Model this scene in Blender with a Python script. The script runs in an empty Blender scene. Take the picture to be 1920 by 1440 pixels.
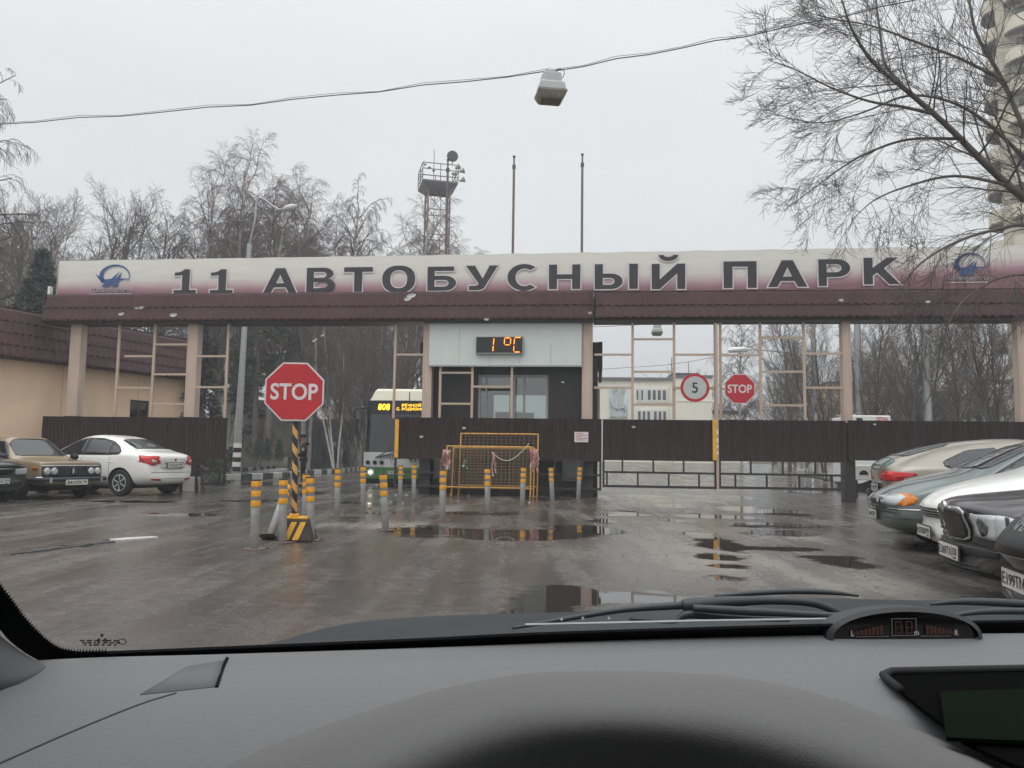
import bpy, bmesh, math, random
import numpy as np
from mathutils import Vector, Matrix
from mathutils.bvhtree import BVHTree
SC = bpy.context.scene
COL = SC.collection
R = math.radians
# ------------------------------------------------------------------ camera, world, sun, exposure
EYE = Vector((0, 0, 1.15)); FPX = 1500.0
PITCH = math.atan(135 / FPX)
cam_d = bpy.data.cameras.new('camera'); cam = bpy.data.objects.new('camera', cam_d); COL.objects.link(cam)
cam_d.sensor_width = 36; cam_d.lens = FPX / 1920 * 36; cam_d.clip_start = .02; cam_d.clip_end = 3000
CAMR = Matrix.Rotation(R(90) + PITCH, 3, 'X') @ Matrix.Rotation(R(.8), 3, 'Z')
cam.matrix_world = Matrix.Translation(EYE) @ CAMR.to_4x4()
SC.camera = cam
SC.view_settings.view_transform = 'Standard'; SC.view_settings.look = 'None'
SC.view_settings.exposure = 0; SC.view_settings.gamma = 1
SC.cycles.max_bounces = 6; SC.cycles.transparent_max_bounces = 16
SUN_EL, SUN_AZ = R(58), R(205)          # behind the camera, a little to one side; azimuth clockwise from +Y
W = bpy.data.worlds.new('World'); SC.world = W; W.use_nodes = True
nt = W.node_tree; nt.nodes.clear()
def N(t, ty, **kw):
    n = t.nodes.new(ty)
    for k, v in kw.items(): setattr(n, k, v)
    return n
out = N(nt, 'ShaderNodeOutputWorld'); add = N(nt, 'ShaderNodeAddShader')
sky = N(nt, 'ShaderNodeTexSky', sky_type='NISHITA', sun_disc=False, sun_elevation=SUN_EL, sun_rotation=SUN_AZ)
b1 = N(nt, 'ShaderNodeBackground'); b1.inputs['Strength'].default_value = .05
hs = N(nt, 'ShaderNodeHueSaturation'); hs.inputs['Saturation'].default_value = .25
nt.links.new(sky.outputs[0], hs.inputs['Color']); nt.links.new(hs.outputs[0], b1.inputs[0])
tc = N(nt, 'ShaderNodeTexCoord'); sp = N(nt, 'ShaderNodeSeparateXYZ'); nt.links.new(tc.outputs['Generated'], sp.inputs[0])
cr = N(nt, 'ShaderNodeValToRGB')     # an overcast sky: brighter overhead than at the horizon
e = cr.color_ramp.elements
e[0].position = 0; e[0].color = (.56, .575, .575, 1)
e[1].position = 1; e[1].color = (2.4, 2.45, 2.5, 1)
for p, c in ((.18, (.68, .70, .70, 1)), (.40, (.73, .745, .74, 1)), (.53, (.79, .805, .80, 1)), (.68, (1.4, 1.43, 1.45, 1))):
    x = e.new(p); x.color = c
nt.links.new(sp.outputs['Z'], cr.inputs[0])
nz = N(nt, 'ShaderNodeTexNoise'); nz.inputs['Scale'].default_value = 2.2; nz.inputs['Detail'].default_value = 4
mpn = N(nt, 'ShaderNodeMapping'); mpn.inputs['Scale'].default_value = (1, 1, 2.5)
nt.links.new(tc.outputs['Generated'], mpn.inputs[0]); nt.links.new(mpn.outputs[0], nz.inputs['Vector'])
mr = N(nt, 'ShaderNodeMapRange'); mr.inputs['From Min'].default_value = .3; mr.inputs['From Max'].default_value = .7
mr.inputs['To Min'].default_value = .91; mr.inputs['To Max'].default_value = 1.05
nt.links.new(nz.outputs[0], mr.inputs[0])
b2 = N(nt, 'ShaderNodeBackground'); nt.links.new(cr.outputs[0], b2.inputs[0]); nt.links.new(mr.outputs[0], b2.inputs[1])
nt.links.new(b1.outputs[0], add.inputs[0]); nt.links.new(b2.outputs[0], add.inputs[1]); nt.links.new(add.outputs[0], out.inputs[0])
sd = bpy.data.lights.new('sun', 'SUN'); sd.energy = .7; sd.angle = R(40); sd.color = (1, .96, .91)
sun = bpy.data.objects.new('sun', sd); COL.objects.link(sun)
sdir = Vector((math.sin(SUN_AZ) * math.cos(SUN_EL), math.cos(SUN_AZ) * math.cos(SUN_EL), math.sin(SUN_EL)))
sun.rotation_euler = sdir.to_track_quat('Z', 'Y').to_euler(); sun.location = sdir * 60

# ------------------------------------------------------------------ from the photograph's measure to the ground
def ray(px, py): return CAMR @ Vector(((px - 960) / FPX, -(py - 720) / FPX, -1))
def rise(x, y):      # the yard climbs gently beyond the closed gates
    a = min(1, max(0, (y-34)/34)); b = min(1, max(0, (x+3)/7)); return .78*a*a*(3-2*a)*b*b*(3-2*b)
def G(px, py, z=0.):
    d = ray(px, py); return EYE + d * ((z - EYE.z) / d.z)
def D(px, py, Y):
    d = ray(px, py); return EYE + d * (Y / d.y)
# ------------------------------------------------------------------ helpers
def tag(o, label=None, cat=None, group=None, kind=None):
    if label: o['label'] = label
    if cat: o['category'] = cat
    if group: o['group'] = group
    if kind: o['kind'] = kind
    return o
def thing(name, label, cat, loc=(0, 0, 0), rz=0., group=None):
    o = bpy.data.objects.new(name, None); COL.objects.link(o); o.empty_display_size = .2
    o.location = loc; o.rotation_euler = (0, 0, rz); return tag(o, label, cat, group)
class MB:
    """collects faces; build() links them as one mesh object"""
    def __init__(s, M=None): s.v = []; s.f = []; s.mi = []; s.M = M or Matrix.Identity(4); s.m = 0
    def add(s, vs, fs):
        b = len(s.v); M = s.M
        s.v += [M @ Vector(p) for p in vs]; s.f += [tuple(b + i for i in f) for f in fs]; s.mi += [s.m] * len(fs); return s
    def box(s, c, d, rz=0., rot=None):
        x, y, z = d[0] / 2, d[1] / 2, d[2] / 2
        P = [Vector(p) for p in ((-x,-y,-z),(x,-y,-z),(x,y,-z),(-x,y,-z),(-x,-y,z),(x,-y,z),(x,y,z),(-x,y,z))]
        q = rot if rot is not None else Matrix.Rotation(rz, 3, 'Z')
        return s.add([q @ p + Vector(c) for p in P], [(0,3,2,1),(4,5,6,7),(0,1,5,4),(1,2,6,5),(2,3,7,6),(3,0,4,7)])
    def b6(s, x0, x1, y0, y1, z0, z1): return s.box(((x0+x1)/2,(y0+y1)/2,(z0+z1)/2),(abs(x1-x0),abs(y1-y0),abs(z1-z0)))
    def tube(s, pts, r, k=8, caps=True):
        pts = [Vector(p) for p in pts]; n = len(pts)
        rs = r if isinstance(r, (list, tuple)) else [r] * n
        vs = []; ref = None
        for i, p in enumerate(pts):
            t = (pts[min(i+1, n-1)] - pts[max(i-1, 0)])
            if t.length < 1e-9: t = Vector((0, 0, 1))
            t.normalize()
            if ref is None: ref = t.orthogonal().normalized()
            a = (ref - t * ref.dot(t))
            a = a.normalized() if a.length > 1e-6 else t.orthogonal().normalized()
            ref = a; b = t.cross(a)
            for j in range(k):
                q = 2 * math.pi * j / k; vs.append(p + (a * math.cos(q) + b * math.sin(q)) * rs[i])
        fs = [(i*k+j, i*k+(j+1) % k, (i+1)*k+(j+1) % k, (i+1)*k+j) for i in range(n-1) for j in range(k)]
        if caps: fs += [tuple(range(k))[::-1], tuple(range((n-1)*k, n*k))]
        return s.add(vs, fs)
    def bar(s, p, q, wx, wz=None):      # square bar from p to q
        p, q = Vector(p), Vector(q); d = q - p
        return s.box((p + q) / 2, (wx, wz or wx, d.length), rot=d.to_track_quat('Z', 'Y').to_matrix())
    def lathe(s, prof, k=24, axis='Z', c=(0, 0, 0)):   # prof: (radius, height)
        vs = []; c = Vector(c)
        for r_, h in prof:
            for j in range(k):
                q = 2 * math.pi * j / k; x, y = r_ * math.cos(q), r_ * math.sin(q)
                vs.append(c + Vector({'Z': (x, y, h), 'Y': (x, h, y), 'X': (h, x, y)}[axis]))
        n = len(prof)
        fs = [(i*k+j, i*k+(j+1) % k, (i+1)*k+(j+1) % k, (i+1)*k+j) for i in range(n-1) for j in range(k)]
        fs += [tuple(range(k))[::-1], tuple(range((n-1)*k, n*k))]
        return s.add(vs, fs)
    def prism(s, poly, y0, y1):         # poly in (x,z), extruded along y
        n = len(poly); vs = [(x, y0, z) for x, z in poly] + [(x, y1, z) for x, z in poly]
        return s.add(vs, [tuple(range(n)), tuple(range(2*n-1, n-1, -1))] + [(i, n+i, n+(i+1) % n, (i+1) % n) for i in range(n)])
    def grid(s, rows, close=False):
        nr, nc = len(rows), len(rows[0])
        return s.add([p for r_ in rows for p in r_], [(i*nc+j, i*nc+j+1, (i+1)*nc+j+1, (i+1)*nc+j) for i in range(nr-1) for j in range(nc-1)])
    def build(s, name, mat, parent=None, loc=None, rz=0., smooth=False, bevel=0., sub=0, solid=0., fix=True):
        me = bpy.data.meshes.new(name)
        vs = s.v
        if loc is not None:
            Mi = (Matrix.Translation(Vector(loc)) @ Matrix.Rotation(rz, 4, 'Z')).inverted(); vs = [Mi @ v for v in vs]
        me.from_pydata([tuple(v) for v in vs], [], s.f)
        for m in (mat if isinstance(mat, (list, tuple)) else [mat]): me.materials.append(m)
        if any(s.mi): me.polygons.foreach_set('material_index', s.mi)
        if fix:
            bm = bmesh.new(); bm.from_mesh(me); bmesh.ops.recalc_face_normals(bm, faces=bm.faces); bm.to_mesh(me); bm.free()
        if smooth:
            me.polygons.foreach_set('use_smooth', [True] * len(me.polygons))
            if smooth != 'all':
                me.set_sharp_from_angle(angle=R(38 if smooth is True else smooth))
        o = bpy.data.objects.new(name, me); COL.objects.link(o); o.parent = parent
        if loc is not None and parent is None: o.location = loc; o.rotation_euler = (0, 0, rz)
        if solid: m = o.modifiers.new('solid', 'SOLIDIFY'); m.thickness = solid; m.offset = 0
        if bevel: m = o.modifiers.new('bevel', 'BEVEL'); m.width = bevel; m.segments = 2; m.limit_method = 'ANGLE'
        if sub: m = o.modifiers.new('sub', 'SUBSURF'); m.levels = sub; m.render_levels = sub
        return o
def copy_tree(o, parent=None):
    c = o.copy(); COL.objects.link(c); c.parent = parent
    for ch in list(o.children): copy_tree(ch, c)
    return c
def crom(pts, n):                        # Catmull-Rom through points, n samples per span
    P = [np.array(p, float) for p in pts]; P = [2*P[0]-P[1]] + P + [2*P[-1]-P[-2]]; o = []
    for i in range(1, len(P)-2):
        a, b, c, d = P[i-1:i+3]
        for k in range(n):
            t = k / n; o.append(.5*((2*b)+(c-a)*t+(2*a-5*b+4*c-d)*t*t+(3*b-a-3*c+d)*t**3))
    o.append(P[-2]); return o
def loft(rows, nu=5, nv=5):
    R1 = [crom(r_, nu) for r_ in rows]
    cols = [crom([r_[j] for r_ in R1], nv) for j in range(len(R1[0]))]
    return [[tuple(cols[j][i]) for j in range(len(cols))] for i in range(len(cols[0]))]
def chaikin(p, n=2):
    for it in range(n):
        q = []; k = .12 if it == 0 else .25
        for i in range(len(p)):
            a, b = p[i], p[(i+1) % len(p)]
            q += [(a[0]*(1-k)+b[0]*k, a[1]*(1-k)+b[1]*k), (a[0]*k+b[0]*(1-k), a[1]*k+b[1]*(1-k))]
        p = q
    return p
_tc = {}
def glyphs(body, off=0., shear=0.):
    k = (body, off, shear)
    if k not in _tc:
        c = bpy.data.curves.new('lettering', 'FONT'); c.body = body; c.offset = off; c.shear = shear; c.resolution_u = 4
        o = bpy.data.objects.new('lettering', c); COL.objects.link(o)
        dg = bpy.context.evaluated_depsgraph_get(); me = bpy.data.meshes.new_from_object(o.evaluated_get(dg))
        _tc[k] = ([tuple(v.co) for v in me.vertices], [tuple(p.vertices) for p in me.polygons])
        bpy.data.objects.remove(o); bpy.data.meshes.remove(me); bpy.data.curves.remove(c)
    return _tc[k]
def fit(body, x0, x1, z0, z1, off=0., shear=0., grow=0., base=None):
    """a word's faces fitted into the box x0..x1, z0..z1 (x, z plane)"""
    vs, fs = glyphs(body, off, shear); B = glyphs(body, base if base is not None else off, shear)[0]
    a0, a1 = min(v[0] for v in B), max(v[0] for v in B); c0, c1 = min(v[1] for v in B), max(v[1] for v in B)
    return [(x0+(v[0]-a0)/(a1-a0)*(x1-x0), z0+(v[1]-c0)/(c1-c0)*(z1-z0)) for v in vs], fs
# ------------------------------------------------------------------ procedural materials
def M(name, col, rough=.6, metal=0., var=.12, scale=6., bump=0., bscale=80., coat=0., dirt=None, emit=None, spec=.5, stretch=(1, 1, 1), alt=None, ior=None):
    m = bpy.data.materials.new(name); m.use_nodes = True; t = m.node_tree; p = t.nodes['Principled BSDF']
    p.inputs['Roughness'].default_value = rough; p.inputs['Metallic'].default_value = metal; p.inputs['Specular IOR Level'].default_value = spec
    p.inputs['Coat Weight'].default_value = coat; p.inputs['Coat Roughness'].default_value = .06
    if ior: p.inputs['IOR'].default_value = ior
    c = N(t, 'ShaderNodeTexCoord'); mp = N(t, 'ShaderNodeMapping'); mp.inputs['Scale'].default_value = stretch
    t.links.new(c.outputs['Object'], mp.inputs[0])
    n = N(t, 'ShaderNodeTexNoise'); n.inputs['Scale'].default_value = scale; n.inputs['Detail'].default_value = 6; n.inputs['Roughness'].default_value = .65
    t.links.new(mp.outputs[0], n.inputs['Vector'])
    r = N(t, 'ShaderNodeValToRGB'); r.color_ramp.elements[0].position = .3; r.color_ramp.elements[1].position = .7
    lo = tuple(x * (1-var) for x in col); hi = tuple(min(1, x * (1+var)) for x in (alt or col))
    r.color_ramp.elements[0].color = (*lo, 1); r.color_ramp.elements[1].color = (*hi, 1)
    t.links.new(n.outputs[0], r.inputs[0]); co = r.outputs[0]
    if dirt:      # splashed dirt that thins out with height: (colour, height, strength)
        s = N(t, 'ShaderNodeSeparateXYZ'); t.links.new(c.outputs['Object'], s.inputs[0])
        g = N(t, 'ShaderNodeMapRange'); g.inputs['From Min'].default_value = 0; g.inputs['From Max'].default_value = dirt[1]
        g.inputs['To Min'].default_value = dirt[2]; g.inputs['To Max'].default_value = 0
        t.links.new(s.outputs['Z'], g.inputs[0])
        mu = N(t, 'ShaderNodeMath', operation='MULTIPLY'); t.links.new(g.outputs[0], mu.inputs[0])
        n2 = N(t, 'ShaderNodeTexNoise'); n2.inputs['Scale'].default_value = 3; n2.inputs['Detail'].default_value = 8
        t.links.new(c.outputs['Object'], n2.inputs['Vector'])
        m2 = N(t, 'ShaderNodeMath', operation='MULTIPLY'); m2.inputs[1].default_value = 1.8; t.links.new(n2.outputs[0], m2.inputs[0])
        t.links.new(m2.outputs[0], mu.inputs[1]); mu.use_clamp = True
        mx = N(t, 'ShaderNodeMix', data_type='RGBA'); t.links.new(mu.outputs[0], mx.inputs[0]); t.links.new(co, mx.inputs[6])
        mx.inputs[7].default_value = (*dirt[0], 1); co = mx.outputs[2]
        rr = N(t, 'ShaderNodeMapRange'); rr.inputs['To Min'].default_value = rough; rr.inputs['To Max'].default_value = .75
        t.links.new(mu.outputs[0], rr.inputs[0]); t.links.new(rr.outputs[0], p.inputs['Roughness'])
    t.links.new(co, p.inputs['Base Color'])
    if emit: p.inputs['Emission Color'].default_value = (*emit[0], 1); p.inputs['Emission Strength'].default_value = emit[1]
    if bump:
        n3 = N(t, 'ShaderNodeTexNoise'); n3.inputs['Scale'].default_value = bscale; n3.inputs['Detail'].default_value = 4
        t.links.new(mp.outputs[0], n3.inputs['Vector'])
        bp = N(t, 'ShaderNodeBump'); bp.inputs['Strength'].default_value = bump; bp.inputs['Distance'].default_value = .02
        t.links.new(n3.outputs[0], bp.inputs['Height']); t.links.new(bp.outputs[0], p.inputs['Normal'])
    return m
MUD = (.16, .13, .10)
m_brown = M('brown_sheet_metal', (.028, .017, .017), .5, var=.38, scale=1.6, stretch=(3, 3, .35), spec=.25, dirt=((.085, .072, .06), 1.9, .5))
m_brown_tile = M('brown_metal_tile', (.070, .036, .036), .6, var=.2, scale=.8, spec=.22)
m_dark_steel = M('dark_painted_steel', (.028, .024, .024), .5, var=.25, scale=9)
m_beige = M('beige_painted_steel', (.54, .42, .33), .5, var=.13, scale=3, dirt=((.2, .12, .07), 9, .28))
m_beige2 = M('beige_post_cladding', (.52, .405, .33), .55, var=.12, scale=1.5, stretch=(2, 2, .7))
m_yellow = M('yellow_paint', (.75, .38, .03), .5, var=.2, scale=9)
m_orange_tape = M('orange_reflective_tape', (.80, .35, .02), .4, var=.32, scale=18, emit=None)
m_grey_paint = M('grey_painted_steel', (.31, .315, .30), .5, var=.32, scale=11, dirt=((.10, .085, .07), .55, .85))
m_tape_grey = M('dull_grey_band', (.20, .19, .18), .5, var=.2, scale=20)
m_black = M('black_plastic', (.012, .012, .013), .4, var=.2, scale=30)
m_rubber = M('tyre_rubber', (.018, .018, .019), .75, var=.3, scale=20, bump=.2, bscale=120)
m_white = M('white_paint', (.74, .74, .72), .4, var=.06, scale=6)
m_red = M('red_sign_face', (.46, .018, .026), .42, var=.13, scale=5)
m_signwhite = M('white_sign_film', (.66, .60, .60), .45, var=.08, scale=9)
m_signgrey = M('pale_grey_sign_face', (.48, .50, .49), .45, var=.08, scale=7)
m_signback = M('bare_sign_back', (.3, .3, .3), .45, metal=.6)
m_ink = M('black_ink', (.028, .027, .032), .5, var=.25, scale=6)
m_blue = M('blue_print', (.035, .085, .24), .5, var=.25, scale=5)
m_glass = M('dark_window_glass', (.018, .022, .024), .04, var=.3, scale=3, spec=.7)
m_concrete = M('weathered_concrete', (.36, .34, .31), .85, var=.3, scale=1.6, bump=.3, bscale=30)
m_soil = M('wet_soil', (.085, .066, .048), .9, var=.5, scale=2.5, bump=.6, bscale=14, alt=(.10, .095, .05))
m_zinc = M('galvanised_steel', (.36, .37, .37), .42, metal=.5, var=.15, scale=10)
m_rust = M('rusty_lattice_steel', (.20, .145, .12), .7, var=.4, scale=4)
m_peach = M('peach_render', (.88, .65, .46), .85, var=.10, scale=.9, bump=.12, bscale=90, stretch=(1, 1, .6), dirt=((.42, .33, .26), 2.2, .45))
m_cream = M('cream_panel_wall', (.86, .83, .72), .8, var=.07, scale=.7)
# ------------------------------------------------------------------ ground: one wet asphalt sheet with puddles
def vnoise(x, y, s, seed):
    r = np.random.RandomState(seed); T = r.rand(256, 256)
    x, y = x / s, y / s; i, j = np.floor(x).astype(int), np.floor(y).astype(int); fx, fy = x - i, y - j
    fx, fy = fx*fx*(3-2*fx), fy*fy*(3-2*fy)
    g = lambda a, b: T[a % 256, b % 256]
    return (g(i, j)*(1-fx)+g(i+1, j)*fx)*(1-fy)+(g(i, j+1)*(1-fx)+g(i+1, j+1)*fx)*fy
def fbm(x, y, s, seed, o=4): return sum(vnoise(x, y, s / 2**k, seed+k) * .5**k for k in range(o)) / (2 - .5**(o-1))
def axis(lo, hi, st, far_lo, far_hi):
    a = list(np.arange(lo, hi, st)); s = st
    while a[-1] < far_hi: s *= 1.25; a.append(a[-1] + s)
    s = st
    while a[0] > far_lo: s *= 1.25; a.insert(0, a[0] - s)
    return np.array(a)
gx, gy = axis(-15, 14, .1, -380, 380), axis(1.2, 30, .1, -60, 460)
X, Y = np.meshgrid(gx, gy)
puddles = [  # centre, half width, half height, measured on the photograph and laid on the ground
 (1172,962,46,9),(1245,948,30,5),(800,999,85,11),(905,1003,95,9),(1010,1003,75,8),(1090,992,62,8),(1135,978,30,6),
 (1075,1112,95,32),(1030,1150,90,30),(1200,1118,110,20),(1345,1018,36,22),(1350,1045,44,9),(1362,1062,52,8),(1350,1084,60,10),(1348,1104,70,12),(1300,1124,130,16),(1235,1112,80,18),(1480,1030,80,5),(1560,1045,70,5),(1440,985,90,4),(1260,975,60,4),
 (1440,958,62,8),(1330,968,70,5),(655,943,62,6),(560,925,50,4),(655,973,40,6),(700,962,50,5),(880,962,60,3),(1510,922,50,3),(1190,930,60,2.5),
 (250,1012,46,5),(150,1024,50,4),(640,1090,130,16),(1470,1000,60,5),(1600,1060,60,10),(330,965,60,3),(470,940,60,3),(240,940,60,3),(1000,935,60,2.5)]
P = np.full(X.shape, -1.)
for a, b, hw, hh in puddles:
    c = G(a, b); hx = hw / FPX * c.y; hy = (G(a, b-hh).y - G(a, b+hh).y) / 2
    P = np.maximum(P, 1 - np.sqrt(((X-c.x)/hx)**2 + ((Y-c.y)/hy)**2))
P = P + (fbm(X*1., Y*.40, 1.5, 3, 5) - .5) * 2.4 + .10
P = P + (fbm(X*.45+9, Y*2.4, 1.0, 17, 4) - .5) * 1.5
P = np.maximum(P, (fbm(X*.8+40, Y*.40, 2.4, 11, 5) - .605) * 2.0)
lane = np.zeros(X.shape)
for a, b, hw, hh in ((1330,1045,260,55),(1250,1000,170,45),(1560,1085,200,40),(1420,1000,190,20),(1215,935,110,25),(820,955,150,10),(700,985,200,10)):
    c = G(a, b); hx = hw / FPX * c.y; hy = (G(a, b-hh).y - G(a, b+hh).y) / 2
    lane = np.maximum(lane, np.clip(1.4*(1 - np.sqrt(((X-c.x)/hx)**2 + ((Y-c.y)/hy)**2)), 0, 1))
lane = np.clip(lane + (fbm(X, Y*.5, 1.6, 29) - .5) * 1.1, 0, 1)
_a = np.clip((Y-34)/34, 0, 1); _b = np.clip((X+3)/7, 0, 1)
Z = (fbm(X, Y, 3.0, 5) - .5) * .012 + .78*_a*_a*(3-2*_a)*_b*_b*(3-2*_b)
me = bpy.data.meshes.new('ground'); ny, nx = X.shape
me.vertices.add(nx*ny); me.vertices.foreach_set('co', np.stack([X, Y, Z], -1).ravel())
ii = (np.arange(ny-1)[:, None]*nx + np.arange(nx-1)[None, :]).ravel()
q = np.stack([ii, ii+1, ii+nx+1, ii+nx], -1).ravel(); nf = len(ii)
me.loops.add(nf*4); me.loops.foreach_set('vertex_index', q); me.polygons.add(nf); me.polygons.foreach_set('loop_start', np.arange(0, nf*4, 4))
me.polygons.foreach_set('use_smooth', [True]*nf); me.update(calc_edges=True)
for nm, A in (('puddle', P), ('worn', lane)):
    at = me.attributes.new(nm, 'FLOAT', 'POINT'); at.data.foreach_set('value', A.ravel().astype(np.float32))
gm = bpy.data.materials.new('wet_asphalt'); gm.use_nodes = True; t = gm.node_tree; p = t.nodes['Principled BSDF']
c = N(t, 'ShaderNodeTexCoord'); L = t.links.new
def noise(sc, det=5, ro=.6, vec=None, st=None):
    n = N(t, 'ShaderNodeTexNoise'); n.inputs['Scale'].default_value = sc; n.inputs['Detail'].default_value = det; n.inputs['Roughness'].default_value = ro
    if st:
        mp = N(t, 'ShaderNodeMapping'); mp.inputs['Scale'].default_value = st; L(c.outputs['Object'], mp.inputs[0]); L(mp.outputs[0], n.inputs['Vector'])
    else: L(c.outputs['Object'], n.inputs['Vector'])
    return n.outputs[0]
def math_(op, a, b, clamp=False):
    n = N(t, 'ShaderNodeMath', operation=op); n.use_clamp = clamp
    for i, v in enumerate((a, b)):
        if isinstance(v, (int, float)): n.inputs[i].default_value = v
        else: L(v, n.inputs[i])
    return n.outputs[0]
def ramp(x, a, b, lo=0., hi=1., smooth=True):
    n = N(t, 'ShaderNodeMapRange'); n.interpolation_type = 'SMOOTHSTEP' if smooth else 'LINEAR'
    for k, v in (('From Min', a), ('From Max', b), ('To Min', lo), ('To Max', hi)): n.inputs[k].default_value = v
    L(x, n.inputs[0]); return n.outputs[0]
def mix(f, a, b):
    n = N(t, 'ShaderNodeMix', data_type='RGBA'); L(f, n.inputs[0])
    for i, v in ((6, a), (7, b)):
        if isinstance(v, tuple): n.inputs[i].default_value = (*v, 1)
        else: L(v, n.inputs[i])
    return n.outputs[2]
ap = N(t, 'ShaderNodeAttribute', attribute_name='puddle').outputs['Fac']; al = N(t, 'ShaderNodeAttribute', attribute_name='worn').outputs['Fac']
fine = noise(7, 6, .7); grit = noise(55, 4, .7); big = noise(.35, 5, .6); streak = noise(1.1, 5, .65, st=(1, .35, 1))
pm = ramp(math_('ADD', ap, math_('MULTIPLY', math_('SUBTRACT', fine, .5), 1.1)), -.02, .34)
track = noise(1., 4, .6, st=(2.6, .10, 1)); mud = noise(1., 6, .7, st=(1.2, 3.2, 1))
damp = ramp(math_('ADD', math_('ADD', math_('MULTIPLY', streak, .42), math_('MULTIPLY', track, .33)), math_('MULTIPLY', fine, .25)), .40, .58)
asp = mix(ramp(grit, .35, .68), (.048, .043, .038), (.135, .123, .111))
asp = mix(ramp(big, .35, .65), asp, mix(ramp(grit, .35, .7), (.072, .063, .055), (.178, .160, .142)))
tan = mix(ramp(grit, .35, .68), (.15, .138, .12), (.36, .33, .285))  # tan worn lane, lightened further in place of pale sky reflections
asp = mix(math_('MULTIPLY', al, .85), asp, tan)
asp = mix(ramp(mud, .56, .70, 0, .55), asp, (.055, .045, .036)); speck = noise(28, 2, .5)
asp = mix(ramp(speck, .70, .76), asp, (.20, .185, .165))
asp = mix(math_('MULTIPLY', damp, .42), asp, (.040, .035, .031))
asp = mix(pm, asp, (.030, .026, .022))
L(asp, p.inputs['Base Color'])
ro = math_('SUBTRACT', .34, math_('MULTIPLY', damp, .25)); ro = math_('ADD', ro, math_('MULTIPLY', al, .10))
n = N(t, 'ShaderNodeMix', data_type='FLOAT'); L(pm, n.inputs[0]); L(ro, n.inputs[2]); n.inputs[3].default_value = .025
L(n.outputs[0], p.inputs['Roughness'])
p.inputs['IOR'].default_value = 1.36
bp = N(t, 'ShaderNodeBump'); bp.inputs['Distance'].default_value = .03
L(math_('MULTIPLY', math_('SUBTRACT', 1., pm), math_('SUBTRACT', .34, math_('MULTIPLY', damp, .20))), bp.inputs['Strength'])
L(math_('ADD', math_('MULTIPLY', grit, .5), math_('MULTIPLY', fine, .6)), bp.inputs['Height']); L(bp.outputs[0], p.inputs['Normal'])
me.materials.append(gm)
ground = tag(bpy.data.objects.new('ground', me), kind='structure'); COL.objects.link(ground)
# raised verge beyond the kerbs on the far side of the yard
rows = []
for a in np.linspace(0, 1, 22):
    rr = []
    for b in np.linspace(0, 1, 50):
        A = G(250 + 480*b, 884 - 12*b); far = Vector((A.x*1.6 - 14, A.y + 60, 0))
        pt = A.lerp(far, a); h = (1 - b)**.8 * 2.1 * min(1, a*60/7.) + .28*min(1, a*10) * (1 - .0*b)
        rr.append((pt.x, pt.y, h + .12*math.sin(pt.x*1.7+pt.y) * min(1, a*12) - .03))
    rows.append(rr)
tag(MB().grid(rows).build('verge_soil', m_soil, smooth='all', loc=tuple(G(430, 884))), kind='structure')
rows = []
for a in np.linspace(0, 1, 14):
    rr = []
    for b in np.linspace(0, 1, 40):
        A = Vector((19. + 60*b, 66 + 3*math.sin(b*3) - 14*max(0, b-.2), .7))
        rr.append((A.x + a*24, A.y + a*46, .66 + .5*min(1, a*5) + .15*math.sin(A.x+a*20)*min(1, a*8)))
    rows.append(rr)
tag(MB().grid(rows).build('verge_soil', m_soil, smooth='all', loc=(10, 44, 0)), kind='structure')
# kerbs painted black and white
m_kw = M('white_kerb_paint', (.45, .44, .41), .7, var=.3, scale=5); m_kb = M('black_kerb_paint', (.04, .04, .042), .7, var=.4, scale=5)
def kerb(pts, label, seg=1.0, h=.2, w=.22):
    pts = [G(*q, rise(q[0] > 1350 and 20 or -20, G(*q).y) if q[1] > 885 else (.55 if q[0] > 1350 else 0)) for q in pts]; base = pts[0].copy(); mb = MB(); acc = 0; k = 0
    fine_ = [Vector(v) for v in crom([tuple(v) for v in pts], 12)]
    cur = fine_[0]; rest = seg
    for q in fine_[1:]:
        while (q - cur).length > rest:
            nx_ = cur + (q - cur).normalized() * rest
            mb.m = k % 2; k += 1; d = nx_ - cur
            mb.box((cur+nx_)/2 + Vector((0, 0, h/2)), (d.length*.985, w, h*(1+.02*(k % 3))), rz=math.atan2(d.y, d.x)); cur = nx_
        # the remainder is dropped: segments are whole kerb stones
    tag(mb.build('painted_kerb', [m_kw, m_kb], loc=tuple(base), bevel=.02), label, 'kerb', 'kerbs painted black and white')
kerb([(418,902),(440,901.5),(464,900),(548,895),(569,891),(620,888),(690,880)], 'black and white kerb curving behind the bollards and the striped sign pole', .95, .26)
kerb([(438,884),(470,882),(517,877.5)], 'short far black and white kerb below the concrete fence', 1.2, .2)
kerb([(588,875),(630,873.5),(690,871.5)], 'far black and white kerb in front of the grey metal fence', 1.6, .22)
kerb([(1500,893),(1545,899),(1592,911),(1650,925)], 'black and white kerb ending behind the lower rails of the gate', .5, .24)
kerb([(1415,869),(1500,870),(1590,873),(1640,876)], 'long low black and white kerb far beyond the gate', 1.3, .25)
# worn strip of kerb flush with the asphalt
mb = MB(); a, b, c_ = G(20, 1040), G(212, 1016), G(290, 1009)
for k in range(9):
    u, v = a.lerp(b, k/9), a.lerp(b, (k+1)/9); mb.m = 1; w9 = .05+.03*(k%3); mb.bar(u.lerp(v,.12*(k%2))+Vector((0,0,-.008)), v+Vector((0,0,-.006)), w9, .045)
mb.m = 0; mb.bar(b+Vector((0,0,.0)), c_+Vector((0,0,-.01)), .17, .07)
tag(mb.build('worn_kerb', [m_kw, m_kb], loc=tuple(a), bevel=.01), 'worn low kerb strip with one white painted end lying in the wet asphalt', 'kerb')
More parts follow.
